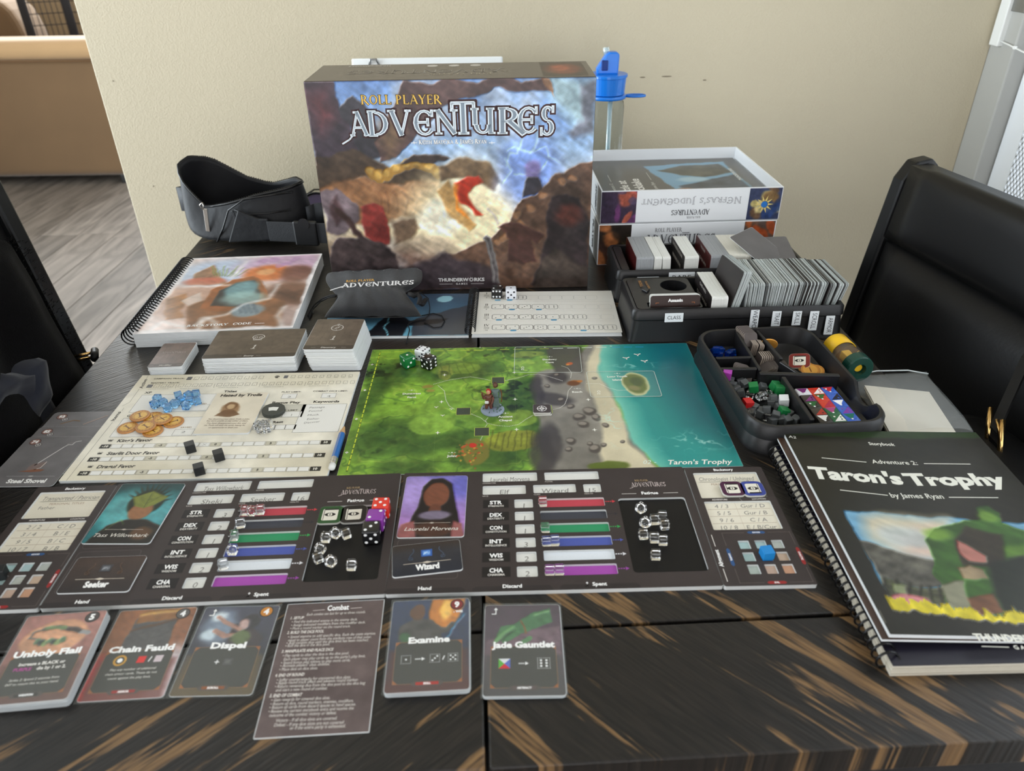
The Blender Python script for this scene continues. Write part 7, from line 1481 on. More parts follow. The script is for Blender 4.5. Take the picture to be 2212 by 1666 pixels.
# standing cards
m_sl = [mat('sleeved_edge_%d' % i, c, .35, var=.05, vscale=200) for i, c in enumerate(((190, 198, 198), (168, 175, 175), (140, 145, 145), (100, 103, 103), (44, 40, 40)))]
def std_card(L, H, th, m): me = MB().prism(rrect(L, H, .003, 2), -th/2, th/2, Matrix.Rotation(math.radians(90), 4, 'Z') @ Matrix.Rotation(math.radians(90), 4, 'X')).mesh('standing_card'); me.materials.append(m); return me
SL = [std_card(.088, .058, .00125, m) for m in m_sl]
sec = [('WEAPON', 1608, 1645, 16, 0, 0), ('TRAIT', 1649, 1700, 22, 1, 5), ('SKILL', 1705, 1741, 15, 4, 9), ('SCROLL', 1744, 1770, 12, 2, 9), ('ARMOR', 1775, 1808, 12, 9, 13)]
rr_ = random.Random(12)
for (nm, ua, ub, n, l0, l1) in sec:
    for k in range(n):
        u = ua+(ub-ua)*k/(n-1); x = PY(u, 662, .896)[0]; lean = math.radians(l0+(l1-l0)*k/(n-1)+rr_.uniform(-1, 1)); j = rr_.choice((0, 0, 0, 1, 1, 2, 3)) if nm in ('WEAPON', 'TRAIT') else rr_.choice((0, 0, 1, 2, 3, 4))
        o = bpy.data.objects.new('sleeved_card', SL[j]); COL.objects.link(o); o.location = (x+math.sin(lean)*.019+.0012, .9405+rr_.uniform(-.001, .001)+x*.02, TZ+.044-.002*(lean > .15)); o.rotation_euler = (0, lean, math.radians(1.4)+rr_.uniform(-.004, .004))
        tag(o, 'sleeved card standing in the front tray above its %s label' % ('WEAPO' if nm == 'WEAPON' else nm), 'card', '%s cards in the front tray' % nm.lower())
m_face = mat('dark_card_face', (40, 36, 36), .35, var=.2, vscale=60); m_red = mat('dark_red_card', (74, 24, 24), .35, var=.15, vscale=40)
def block(name, label, u0, u1, yf, L, zt, zb, m, n, lean=0.0, face=None, faces_text=None, cat='card deck', tag_=''):
    x0 = PY(u0, 662 if yf < 1 else 580, yf)[0]; x1 = PY(u1, 662 if yf < 1 else 580, yf)[0]; t = thing(name, label, cat, (x0, yf, TZ+zb), math.radians(1.4)); t.rotation_euler = (0, lean, math.radians(1.4)); th = (x1-x0)/n; H = zt-zb; b = MB(); q = random.Random(int(u0))
    for k in range(n): b.prism(rrect(L+q.uniform(-.0006, .0004), H+q.uniform(-.0008, 0), .003, 2), 0, th*.95, Matrix.Translation((k*th, L/2+q.uniform(0, .0006), H/2)) @ Matrix.Rotation(math.radians(90), 4, 'Z') @ Matrix.Rotation(math.radians(90), 4, 'X'))
    tag(b.build('card_stack', m, t), kind='stuff')
    if face: MB().prism(rrect(L, H, .003, 2), -.0006, 0, Matrix.Translation((0, L/2, H/2)) @ Matrix.Rotation(math.radians(90), 4, 'Z') @ Matrix.Rotation(math.radians(90), 4, 'X')).build('face_card', face, t)
    if faces_text:
        pr = Print(.0008)
        for k, (s, yy, hh) in enumerate(faces_text): pr.text(s, 0, 0, hh, (214, 206, 198), 1, w=L*.6, bold=.02); 
        pr.text(faces_text[0][0], 0, H*.3, faces_text[0][2], (214, 206, 198), 1, align='c')
        pr.build('lettering', t, .4, fn=lambda p: (-p[2], L*.5-p[0], H*.55+p[1]))
    return t
m_g1 = mat('grey_card_edges', (156, 160, 164), .6, var=.08, vscale=300); m_w1 = mat('white_card_edges', (226, 228, 224), .6, var=.05, vscale=300); m_w2 = mat('cream_card_edges', (222, 220, 210), .6, var=.04, vscale=300)
block('card_block', 'grey card block behind a dark red card in rear tray', 1373.5, 1411, 1.019, .088, .0655, .012, m_g1, 12, face=m_red)
block('card_block', 'thin white card block next to the grey block', 1412.5, 1429, 1.019, .088, .0655, .012, m_w1, 8); block('card_block', 'white card block leaning beside the dark stone card', 1434, 1451, 1.019, .088, .065, .012, m_w1, 8, lean=-.05)
block('card_block', 'white card block behind the dark stone card', 1477, 1508, 1.019, .088, .0655, .012, m_w1, 14, face=m_face, faces_text=[('ENDURING STONE', 0, .005)])
block('card_block', 'thick grey card block behind a dark red lettered card', 1533, 1573, 1.019, .088, .0665, .012, m_g1, 34, face=m_red, faces_text=[('TREASURE', 0, .004)]); block('card_block', 'thick cream card block beside the grey block', 1574, 1620, 1.019, .088, .0665, .012, m_w2, 40)
block('card_block', 'white card block with a dark lettered face in front tray', 1536, 1572, .8955, .088, .058, .010, m_w1, 14, face=m_face, faces_text=[('CLASS SKILLS', 0, .004)])
# leaning sleeved cards that stick up
for k in range(8):
    x = PY(1577+k*2.6, 662, .896)[0]; o = bpy.data.objects.new('sleeved_card', SL[(4, 1, 0, 2, 0, 1, 0, 1)[k]]); COL.objects.link(o); o.location = (x+.004, .944, TZ+.057); o.rotation_euler = (math.radians(-7), math.radians(15), math.radians(1.4)); tag(o, 'sleeved card sticking up between the white block and the weapon cards', 'card', 'cards sticking up from the front tray')
# class cards lying upright in the front slot
cl = thing('class_card_deck', 'white edged class cards topped by Assassin in front tray', 'card deck', (PY(1459, 668, .897)[0], .8965, TZ+.030), math.radians(1.4)); cl.rotation_euler = (math.radians(-16), 0, math.radians(1.4)); b = MB()
for k in range(9): b.prism(rrect(.0665-.0005*(k % 3), .030, .003, 2), 0, .0008, Matrix.Translation((.0006*(k % 2), .0012*k+.0012, .015)) @ Matrix.Rotation(math.radians(90), 4, 'X'))
tag(b.build('card_stack', m_w1, cl), kind='stuff'); MB().prism(rrect(.0665, .029, .003, 2), 0, .0006, Matrix.Translation((0, 0, .0145)) @ Matrix.Rotation(math.radians(90), 4, 'X')).build('front_card', mat('class_card_brown', (44, 26, 22), .35, var=.1), cl)
pr = Print(.0008); pr.text('Assassin', 0, .0205, .0040, WHITE, 2, bold=.04); pr.line([(-.026, .018), (-.026, .0195), (-.022, .0195)], .0006, (170, 100, 50)); pr.line([(.026, .018), (.026, .0195), (.022, .0195)], .0006, (170, 100, 50)); pr.build('lettering', cl, .4, fn=up3)
# grey cards tipped over in the rear tray
for k, (u, v, rz, tl_, lab) in enumerate(((1672, 556, .05, .30, 'grey card lying flat under the tipped grey card'), (1645, 556, .75, .42, 'grey card tipped over on its corner in the rear tray'))):
    q = P(u, v, .055); o = thing('tipped_card', lab, 'card', (q[0], q[1], TZ+.058+k*.008), 0); o.rotation_euler = (tl_, 0, rz)
    slab('card', .062, .088, .0005 if k else .012, .003, m_paper if k else m_sl[3], o, 3, -.0005 if k else -.012); pp = Paint(20, 26, .7, (104, 102, 102), 3); pp.mottle(4, .08); pp.build('printed_face', o, .0615, .0875, .00006, .4, r=.003)
    if k: pr = Print(.0001); pr.ring(-.008, -.028, .007, .007, .0008, (196, 194, 190)); pr.line([(-.012, -.030), (-.008, -.024), (-.004, -.030)], .0008, (196, 194, 190)); pr.line([(.012, -.030), (.016, -.024), (.018, -.030), (.011, -.028)], .0008, (196, 194, 190)); pr.build('printed_mark', o, .4)
# ------------------------------------------------------------------ component tray with bins
PH = math.radians(4.2); bl = np.array([.2495, .627]); ux = np.array([math.cos(PH), math.sin(PH)]); uy = np.array([-math.sin(PH), math.cos(PH)]); TWd, THt = .153, .225; tc_ = bl+ux*TWd/2+uy*THt/2; RZ = .034
ct = thing('component_tray', 'black plastic component tray with dice and cubes in bins', 'tray', (tc_[0], tc_[1], TZ), PH)
def tl5(x, y, z=RZ): d = P(1480+x/3.352, 680+y/3.352, z)-tc_; return np.array([d @ ux, d @ uy])
def dipz(base):
    def f(i, x, y):
        if x > TWd*.40 and -.075 < y < -.030: return base-.016*math.sin(math.pi*(y+.075)/.045)**.7
        return base
    return f
def dense(w, h, r):
    lp = rrect(w, h, r, 6); out = []
    for i, p in enumerate(lp):
        q = lp[(i+1) % len(lp)]; n = max(1, int(math.hypot(q[0]-p[0], q[1]-p[1])/.008)); out += [(p[0]+(q[0]-p[0])*k/n, p[1]+(q[1]-p[1])*k/n) for k in range(n)]
    return out
base = dense(TWd, THt, .028)
def sc(k): return [(x*(1-2*k/TWd), y*(1-2*k/THt)) for x, y in base]
b = MB(); shell(b, [(sc(-.001), 0), (sc(-.001), .004), (sc(.003), RZ*.45), (sc(.0005), RZ*.5), (sc(.001), dipz(RZ-.003)), (sc(.003), dipz(RZ)), (sc(.006), dipz(RZ-.0005)), (sc(.010), .012), (sc(.020), .006)]); b.build('tray_shell', m_tray, ct, split=38)
def wall(name, a, b_, th=.004, z=RZ-.001):
    a, b_ = np.array(a), np.array(b_); d = b_-a; L = np.hypot(*d); m = Matrix.Translation(((a+b_)[0]/2, (a+b_)[1]/2, 0)) @ Matrix.Rotation(math.atan2(d[1], d[0]), 4, 'Z')
    return MB().box((0, 0, (z+.005)/2), (L, th, z-.005), m).build(name, m_tray, ct, bevel=.0012)
p1, p2, p3, p4 = tl5(205, 305), tl5(480, 298), tl5(240, 382), tl5(520, 380)
wall('divider', p1+np.array([.003, 0]), p2, .004); wall('divider', p3+np.array([.003, 0]), p4, .005); wall('divider', tl5(375, 112), tl5(545, 392), .004); wall('divider', tl5(540, 412), tl5(1120, 428), .006); wall('divider', tl5(712, 440), tl5(925, 752), .005); wall('divider', tl5(522, 106), tl5(700, 310), .004); wall('divider', tl5(690, 330), tl5(830, 420), .004)
MB().box((*((tl5(450, 352)+tl5(300, 350))/2), .012), (.030, .012, .014), Matrix.Identity(4)).build('slot_floor', m_tray, ct, bevel=.001)
def in_tray(x, y, z): q = P(1480+x/3.352, 680+y/3.352, z); return (q[0], q[1], TZ+z)
def drop(name, me, label, x, y, z, group=None, rot=None, cat='cube'):
    o = bpy.data.objects.new(name, me); COL.objects.link(o); o.location = in_tray(x, y, z); o.rotation_euler = rot or (rr_.uniform(-.35, .35), rr_.uniform(-.35, .35), rr_.uniform(0, 3)); return tag(o, label, cat, group)
me_bdk = cube_mesh(.0085, .0010, mat('deep_blue_acrylic', (24, 96, 214), .04, trans=.75, ior=1.45, var=0)); me_fg = cube_mesh(.0085, .0009, mat('smoke_grey_acrylic', (96, 100, 102), .35, trans=.25, var=.08, vscale=80))
for (x, y, z) in ((212, 270, .0125), (255, 258, .015), (250, 288, .0125), (318, 285, .0125), (342, 272, .0125), (225, 255, .019)): drop('acrylic_cube', me_bdk, 'deep blue cube in the back corner bin of the component tray', x, y, z, 'blue cubes in the component tray')
for (x, y, z) in ((325, 480, .019), (345, 515, .018), (372, 540, .017), (405, 490, .018), (428, 500, .019), (405, 565, .016), (560, 525, .017), (640, 605, .019), (625, 640, .014), (500, 672, .015), (560, 700, .015), (590, 690, .018), (655, 730, .017), (680, 672, .015), (750, 720, .016), (540, 715, .014), (700, 760, .014), (740, 765, .015), (800, 762, .015), (630, 772, .013), (860, 765, .013), (480, 700, .013)): drop('acrylic_cube', me_fg, 'smoky grey cube heaped in the large bin of the component tray', x, y, z, 'grey cubes in the component tray')
for (x, y, z) in ((545, 590, .016), (575, 585, .016), (470, 578, .015), (600, 575, .015), (515, 478, .017), (480, 720, .015), (600, 745, .015), (545, 480, .015)): drop('acrylic_cube', me_clear, 'clear cube among the grey cubes of the component tray', x, y, z, 'clear cubes in the component tray')
for col, lab, x, y, z in (((168, 60, 168), 'purple cube at the back of the large tray bin', 303, 432, .027), ((16, 116, 58), 'green cube alone among the smoky grey cubes', 495, 528, .023), ((16, 116, 58), 'green cube touching another green cube behind the white cube', 655, 520, .021), ((16, 116, 58), 'green cube between the white cube and its green neighbour', 684, 545, .022), ((222, 224, 226), 'white cube in the large tray bin', 715, 622, .022), ((200, 28, 30), 'red cube in the large tray bin', 452, 645, .019), ((16, 116, 58), 'green cube half buried among the grey cubes', 712, 705, .018)):
    drop('marker_cube', wood_cube(col), lab, x, y, z, rot=(rr_.uniform(-.25, .25), rr_.uniform(-.25, .25), rr_.uniform(-.4, .6)))
# stubby grey chit tokens standing in rows
m_chit = mat('chit_edge', (150, 138, 126), .75, var=.06, vscale=200); m_chf = mat('chit_face', (84, 76, 74), .5, var=.1)
def chit_mesh(w, h): me = MB().prism(rrect(w, h, .0025, 3), 0, .0017).mesh('chit'); me.materials.append(m_chit); return me
ch1 = chit_mesh(.017, .017)
def chit(label, group, x, y, z, rot): 
    o = bpy.data.objects.new('chit_token', ch1); COL.objects.link(o); o.location = in_tray(x, y, z); o.rotation_euler = rot; tag(o, label, 'token', group)
    f_ = slab('printed_face', .0168, .0168, .0001, .0025, m_chf, o, 3, .0017); return o
for k in range(7): chit('dark chit token leaning in the back row of the tray channel', 'back row of chits', 415+k*9.5, 128+k*9, .030, (math.radians(58), 0, PH))
for k in range(7): chit('dark chit token standing in the middle row of the tray channel', 'middle row of chits', 470+k*11+(k > 3)*10, 232+k*2, .022, (0, math.radians(-82), PH))
for k in range(9): chit('dark chit token standing in the front row of the tray channel', 'front row of chits', 535+k*14.5, 330-k*1.0, .019, (0, math.radians(-80), PH))
for k in range(6): chit('grey chit token lying stepped before the tray channel', 'stepped grey chits', 575+k*24, 392-k*.6, .016+k*.0001, (math.radians(6), math.radians(-35), PH))
for k in range(5): chit('dark chit token leaning behind the grey cubes', 'chits behind the grey cubes', 395+k*9, 405+k*11, .023-.0006*k, (math.radians(50), math.radians(10), PH-.35))
pr_o = chit('dark chit token with a pale emblem in the narrow tray slot', None, 285, 352, .0200, (math.radians(8), 0, PH)); pr = Print(.0019); pr.ell(0, 0, .0066, .0045, (196, 178, 140), 2); pr.ring(0, 0, .0045, .003, .0008, (52, 46, 44), 3); pr.build('printed_mark', pr_o, .45)
o = book_token('red rimmed square book token leaning in the curved tray bin', 1480+830/3.352, 680+330/3.352, .016, .2, (126, 44, 38), (126, 44, 38)); o.rotation_euler = (math.radians(18), math.radians(-12), -.35)
for k, (x, y, z) in enumerate(((880, 390, .012), (905, 405, .0135), (940, 415, .012))):
    q = in_tray(x, y, z); t = thing('coin_token', 'gold coin token lying in the curved tray bin', 'coin', q, rr_.uniform(0, 3), 'gold coins in the component tray'); t.rotation_euler = (math.radians(14), math.radians(-8*k), 0); MB().lathe([(.0108, 0), (.0111, .0004), (.0111, .0013), (.0106, .0017)], 24).build('disc', MATS['coin_card_edge'], t); pr = Print(.00172); pr.ell(0, 0, .0106, .0106, (196, 132, 56), 1, 24); pr.ell(0, 0, .0085, .0085, (216, 158, 70), 2, 20); pr.rect(-.0008, -.004, .0008, .004, (128, 82, 34), 3); pr.build('printed_face', t, .35)
q = in_tray(605, 215, .024); t = thing('coin_token', 'gold coin token standing on edge in the tray channel', 'coin', q, PH); t.rotation_euler = (math.radians(-60), math.radians(30), PH); MB().lathe([(.0108, -.0008), (.0111, 0), (.0108, .0009)], 24).build('disc', mat('coin_gold_face', (206, 146, 62), .4, var=.15, vscale=150), t)
# fifteen boost dice
DC = [[((226, 228, 236), (120, 36, 110)), ((206, 52, 34), (236, 236, 236)), ((44, 92, 190), (190, 44, 50))], [((44, 34, 40), (130, 50, 120)), ((206, 52, 34), (50, 96, 40)), ((44, 92, 190), (28, 30, 50))], [((40, 42, 36), (36, 100, 50)), ((206, 52, 34), (176, 40, 70)), ((44, 92, 190), (240, 240, 240))], [((42, 36, 34), (176, 54, 40)), ((24, 96, 58), (168, 70, 130)), ((44, 92, 190), (130, 60, 160))], [((44, 40, 38), (232, 230, 226)), ((24, 96, 58), (236, 236, 230)), ((44, 92, 190), (20, 110, 90))]]
CN = {(226, 228, 236): 'white', (206, 52, 34): 'red', (44, 92, 190): 'blue', (44, 34, 40): 'black', (40, 42, 36): 'black', (42, 36, 34): 'black', (24, 96, 58): 'green', (44, 40, 38): 'black'}
g0, g1, g2_, g3 = (np.array(in_tray(*p, .0225)[:2]) for p in ((858, 556), (1045, 545), (1010, 752), (1205, 740)))
TN_ = [['purple', 'white', 'red'], ['purple', 'green', 'dark'], ['green', 'crimson', 'white'], ['red', 'pink', 'purple'], ['white', 'white', 'teal']]
for i in range(5):
    for j in range(3):
        a = g0+(g1-g0)*j/2; b_ = g2_+(g3-g2_)*j/2; q = a+(b_-a)*i/4; bc, tcx = DC[i][j]
        t = thing('boost_die', '%s cube die with a %s triangle in row %d of the dice bin' % (CN[bc], TN_[i][j], i+1), 'die', (q[0], q[1], TZ+.0145), PH+rr_.uniform(-.03, .03)); key = 'die_%d_%d_%d' % bc
        if key not in _WC: _WC[key] = cube_mesh(.0158, .0018, mat(key, bc, .25, var=.03, coat=.3), 4)
        o = bpy.data.objects.new('die_body', _WC[key]); COL.objects.link(o); o.parent = t; pr = Print(.00795); s = .0062; fl_ = (i+j) % 2
        pr.poly([(-s, -s), (s, -s), (s*.9, s)] if fl_ else [(-s, s), (s, s), (-s*.2, -s*.8)], tcx, 1)
        for (px_, py_) in ((.003, -.003), (-.0005, -.0035), (.0035, .001), (-.003, .0025))[:2+(i+j) % 3]: pr.ell(px_, py_, .0012, .0012, bc if px_ > 0 else WHT if fl_ == 0 else tcx, 2, 8)
        pr.build('triangle_mark', t, .35)
# ------------------------------------------------------------------ pencil sharpener jar lying on its side
A_, B_ = P(1801, 748, .018), P(1850, 797, .018); d = B_-A_; L = float(np.hypot(*d)); shp = thing('pencil_sharpener', 'clear pencil sharpener with yellow cap and dark green end', 'sharpener', (A_[0]+.004, A_[1], TZ+.0172), math.atan2(d[1], d[0]))
MB().lathe([(.0, -.006), (.0155, -.006), (.0168, -.004), (.0168, .018), (.0160, .018)], 32, RXM, cap=False).build('yellow_cap', mat('yellow_plastic', (232, 186, 34), .35, var=.03), shp, smooth=True)
MB().lathe([(.0155, .018), (.0155, L-.012)], 32, RXM).build('clear_body', mat('clear_jar', (232, 224, 206), .08, trans=.9, ior=1.1, var=0), shp, smooth=True)
MB().box((.034, -.004, .004), (.016, .010, .010)).build('sharpener_block', MATS['yellow_plastic'], shp, bevel=.001)
g = MB(); 
for k in range(26): g.box((rr_.uniform(.02, L-.016), rr_.uniform(-.010, .010), rr_.uniform(-.011, -.002)), (.005, .004, .0008), Matrix.Identity(4))
tag(g.build('shavings', mat('wood_shavings', (176, 132, 80), .8, var=.3, vscale=300), shp), kind='stuff')
MB().lathe([(.0155, L-.014), (.0172, L-.012), (.0172, L), (.0160, L+.002), (.0075, L+.0015), (.0065, L-.004), (.0, L-.004)], 32, RXM, cap=False).build('green_end', mat('dark_green_plastic', (16, 62, 52), .35, var=.05), shp, smooth=False)
MB().lathe([(.0, L-.003), (.0048, L-.003), (.0055, L-.006)], 16, RXM, cap=False).build('yellow_hole', MATS['yellow_plastic'], shp)
# ------------------------------------------------------------------ zip bag of card sleeves
zc = lambda x, y, z=.0: P(1840+x/5.946, 780+y/5.946, z)
zb = thing('sleeve_bag', 'clear zip bag full of whitish card sleeves by the chair', 'zip bag', (0, 0, TZ), 0)
corners = [zc(215, 315, .012), zc(1010, 400, .012), zc(1400, 990, .012), zc(590, 1000, .012)]
b = MB()
for k in range(16):
    jx, jy = rr_.uniform(-.002, .002)-.0003*k, rr_.uniform(-.001, .001); pts = [(c_[0]+jx*(1 if i in (0, 3) else .2), c_[1]+jy) for i, c_ in enumerate(corners)][::-1]; b.prism(pts, .0008+k*.0007, .0008+k*.0007+.00055)
tag(b.build('card_sleeves', mat('milky_sleeves', (222, 218, 206), .35, var=.04, vscale=80, alpha=.9), zb), kind='stuff')
rowsb = [((0, 205), (960, 150)), ((5, 235), (975, 205)), ((60, 380), (1130, 400)), ((250, 640), (1310, 600)), ((420, 860), (1480, 800)), ((540, 1010), (1600, 985))]
v = []; f = []; nc = 16
for side in (0, 1):
    for i, (a, b_) in enumerate(rowsb):
        for j in range(nc+1):
            s = j/nc; p = zc(*a)*(1-s)+zc(*b_)*s; e = math.sin(math.pi*s)**.35*(0 if i == 0 else .25 if i == 1 else 1); z = (.0016+.0128*e+.0016*mnoise.noise((p[0]*60, p[1]*60, 0)) if side == 0 else .0005); v.append((p[0], p[1], max(z, .0006)))
n_ = (nc+1)*len(rowsb)
for side in (0, 1):
    for i in range(len(rowsb)-1):
        for j in range(nc): q = side*n_+i*(nc+1)+j; f.append((q, q+1, q+nc+2, q+nc+1) if side else (q, q+nc+1, q+nc+2, q+1))
MB().add(v, f).build('plastic_film', mat('zip_bag_film', (226, 232, 234), .08, alpha=.16, var=0, bump=.4, bscale=70, spec=.8), zb, smooth=True)
MB().tube([(*zc(5, 228), .004), (*zc(300, 190), .007), (*zc(700, 182), .007), (*zc(970, 200), .004)], .0009, 6).build('zip_seal', mat('zip_seal', (220, 228, 232), .2, alpha=.7, var=0), zb, smooth=True)
# ------------------------------------------------------------------ spiral book with two storybooks on top
sbk = thing('spiral_book', 'spiral bound book with dark cover beneath the storybooks', 'book', (.2780, .356, TZ), math.radians(.6)); b = MB()
for k in range(16): b.box((.107+rr_.uniform(-.0005, .0005), .137+rr_.uniform(-.0006, .0006), .0005+k*.00068), (.214, .274, .0006))
tag(b.build('page_block', mat('cream_page_edges', (206, 200, 186), .7, var=.06, vscale=200), sbk), kind='stuff'); slab('cover', .214, .274, .0005, .0006, mat('navy_cover', (30, 28, 40), .3, var=.3, vscale=12), sbk, 2, .0112).location = (.107, .137, 0)
ring2 = MB().tube([(.0082*math.cos(a), 0, .0082*math.sin(a)) for a in np.linspace(0, 2*math.pi, 19)[:-1]], .0010, 6, closed=True).mesh('binding_ring', True); ring2.materials.append(MATS['black_coil'])
for k in range(34):
    o = bpy.data.objects.new('binding_ring', ring2); COL.objects.link(o); o.parent = sbk; o.location = (-.0005, .008+k*.258/33, .0088); o.rotation_euler = (0, 0, .10)
strip = Print(.01182); 
for k in range(34): strip.rect(.0065, .0052+k*.258/33, .0085, .0085+k*.258/33, (20, 18, 20), 1)
strip.build('punched_holes', sbk, .5)
def book_z(x): t_ = min(max(x/.2, 0), 1); return .0060*(1-t_)**1.3+.0004
def curl(name, w, h, z_, m, parent, th=.0006):
    v = []; f = []; n = 16
    for s in (0, 1):
        for y in (0, h):
            for k in range(n+1): x = w*k/n; v.append((x, y, book_z(x)+z_+(th if s else 0)))
    k1_ = n+1
    for k in range(n): f += [(k, k1_+k, k1_+k+1, k+1), (2*k1_+k, 2*k1_+k+1, 3*k1_+k+1, 3*k1_+k), (k, k+1, 2*k1_+k+1, 2*k1_+k), (k1_+k, 3*k1_+k, 3*k1_+k+1, k1_+k+1)]
    f += [(0, 2*k1_, 3*k1_, k1_), (n, k1_+n, 3*k1_+n, 2*k1_+n)]
    return MB().add(v, f).build(name, m, parent, smooth=False)
s2 = thing('storybook', 'brown storybook showing along the edge of the green one', 'booklet', (.2745, .3725, TZ+.0122), math.radians(-.4))
for k in range(4): curl('page_sheet', .205, .268, .0001+k*.0005, m_paper, s2, .0004)
curl('cover', .205, .268, .0022, mat('brown_story_cover', (66, 46, 34), .3, var=.5, vscale=25), s2, .0003)
st = thing('storybook', "dark green Taron's Trophy storybook on top of the pile", 'booklet', (.2800, .3735, TZ+.0146), math.radians(-.7)); SW, SH = .204, .266
for k in range(5): curl('page_sheet', SW-.001*k, SH-.0006*k, .0006+k*.0007, m_paper, st, .0005)
curl('cover', SW, SH, .0042, mat('olive_cover', (32, 30, 21), .35, spec=.3), st, .0003)
def ss(x, y):
    """crop pixel on the storybook cover -> local cover coordinates"""
    u, v_ = 1600+x/2.776, 900+y/2.776; z = .018
    for _ in range(6):
        p = P(u, v_, z)-np.array([.2800, .3735]); c_, n_ = math.cos(math.radians(-.7)), math.sin(math.radians(-.7)); lx, ly = p[0]*c_+p[1]*n_, -p[0]*n_+p[1]*c_; z = .0146+book_z(lx)+.0045
    return np.array([lx, ly])
A = SW/SH; S_ = lambda *a: [(lambda p: (p[0]/SH, 1-p[1]/SH))(ss(*q)) for q in a]
pp = Paint(230, 280, A, (32, 30, 21), 51, .02); pp.mottle(3, .05); top = [(-.1, -.1), (A+.1, -.1), (A+.1, .045), (-.1, .045)]; pp.poly(top, (38, 56, 26), .012)
pic = S_((583, 552), (860, 585), (1250, 610), (1900, 640), (2100, 1230), (1650, 1200), (1200, 1160), (905, 1120)); pp.poly(pic, (112, 160, 190), .006)
pp.poly(S_((720, 600), (850, 590), (1250, 615), (1300, 720), (1250, 860), (1000, 830), (760, 740)), (206, 196, 170), .05, .95, .12, 3, 8); pp.poly(S_((860, 700), (1150, 650), (1280, 800), (1250, 880), (1020, 830)), (206, 176, 164), .06, .8); pp.blob(*S_((980, 720))[0], .09, .05, (170, 190, 196), .7, .6)
pp.poly(S_((690, 748), (900, 790), (1110, 855), (1290, 890), (1320, 960), (1200, 1010), (1000, 1010), (830, 960)), (82, 80, 72), .006, 1, .45, 6, 40); pp.poly(S_((830, 960), (1000, 1010), (1240, 1020), (1260, 1170), (900, 1140)), (70, 72, 54), .006, 1, .2, 7, 10)
for k in range(6): pp.stroke(S_((850+k*65, 970+k*8), (890+k*62, 1140)), .007, (40, 38, 30)); 
pp.stroke(S_((830, 1010), (1240, 1080)), .006, (40, 38, 30)); pp.poly(S_((890, 1005), (960, 1010), (990, 1070), (920, 1060)), (150, 160, 120), .006, .8); pp.blob(*S_((1010, 1105))[0], .055, .024, (206, 136, 140), .3, .95)
# rounded mossy green mound with brown boulders
pp.poly(S_((1080, 730), (1160, 660), (1300, 640), (1420, 600), (1400, 545), (1480, 530), (1545, 570), (1540, 630), (1620, 660), (1900, 740), (1900, 1250), (1600, 1200), (1230, 1150), (1200, 1000), (1140, 940), (1130, 860)), (52, 84, 34), .008, 1, .35, 8, 9)
pp.blob(*S_((1180, 700))[0], .05, .03, (120, 158, 62), .7, .8); pp.blob(*S_((1460, 590))[0], .035, .03, (112, 148, 60), .6, .8); pp.blob(*S_((1650, 800))[0], .07, .03, (98, 134, 50), .8, .7); pp.poly(S_((1290, 740), (1350, 660), (1560, 700), (1600, 860), (1500, 900), (1330, 880)), (46, 36, 30), .02, .9, .3, 9, 12); pp.poly(S_((1300, 740), (1360, 760), (1480, 830), (1490, 870), (1380, 860), (1320, 810)), (176, 116, 106), .008, .95)
pp.poly(S_((1290, 900), (1380, 880), (1470, 920), (1500, 980), (1330, 975)), (150, 130, 104), .01, .95, .3, 10, 12); pp.poly(S_((1190, 1010), (1340, 990), (1370, 1160), (1250, 1150)), (128, 126, 108), .012, .95, .2, 11, 9); pp.poly(S_((1350, 1090), (1540, 1070), (1600, 1180), (1400, 1180)), (112, 74, 54), .012, .95, .2, 12, 9); pp.poly(S_((1490, 880), (1900, 780), (1900, 1200), (1600, 1180), (1530, 1060)), (24, 26, 20), .03, .9)
gy = vnoise(pp.X0*70, pp.Y0*16, 91, 3)
edge = np.interp(pp.X0, [p[0] for p in S_((880, 1110), (1200, 1150), (1450, 1190), (2000, 1215))], [p[1] for p in S_((880, 1110), (1200, 1150), (1450, 1190), (2000, 1215))]); x0g = S_((890, 1130))[0][0]
m_ = (pp.Y0 > edge-.050+gy*.07) & (pp.Y0 < edge+.040-gy*.03) & (pp.X0 > x0g); pp.mix(m_.astype(float), np.stack([150+gy*110, 140+gy*100, 30+gy*40], -1))
pp.brush(.28, .45); pp.build('cover_painting', st, SW-.0006, SH-.0006, 0, .28, .25, fn=lambda c_: c_+np.stack([np.zeros(len(c_)), np.zeros(len(c_)), .0060*(1-np.clip(c_[:, 0]/.2, 0, 1))**1.3+.0004+.00455], -1), cx=SW/2, cy=SH/2)
pr = Print(.0); CW = (226, 226, 216)
pr.t2('A2', ss(288, 128), ss(334, 134), .0042, CW, bold=.0); pr.t2('Storybook', ss(772, 172), ss(928, 178), .0050, CW, bold=.02); pr.t2('Adventure 2:', ss(792, 282), ss(1065, 292), .0062, CW, bold=.01); pr.t2('by James Ryan', ss(905, 487), ss(1222, 494), .0066, CW, bold=.01)
for a, b_ in (((487, 249), (752, 275)), ((1100, 284), (1376, 287)), ((597, 442), (880, 474)), ((1250, 486), (1543, 488))): pr.line([ss(*a), ss(*b_)], .0010, CW, 2)
pr.t2("Taron's", ss(425, 368), ss(982, 408), .0170, CW, bold=.045); pr.t2('Trophy', ss(1010, 412), ss(1610, 412), .0170, CW, bold=.045)
a, b_ = ss(1412, 1345), ss(1985, 1362); thunder(pr, a, b_, .0062, CW)
pr.build('lettering', st, .35, fn=lambda p: (p[0], p[1], p[2]+book_z(p[0])+.0122-.0122+.0047))
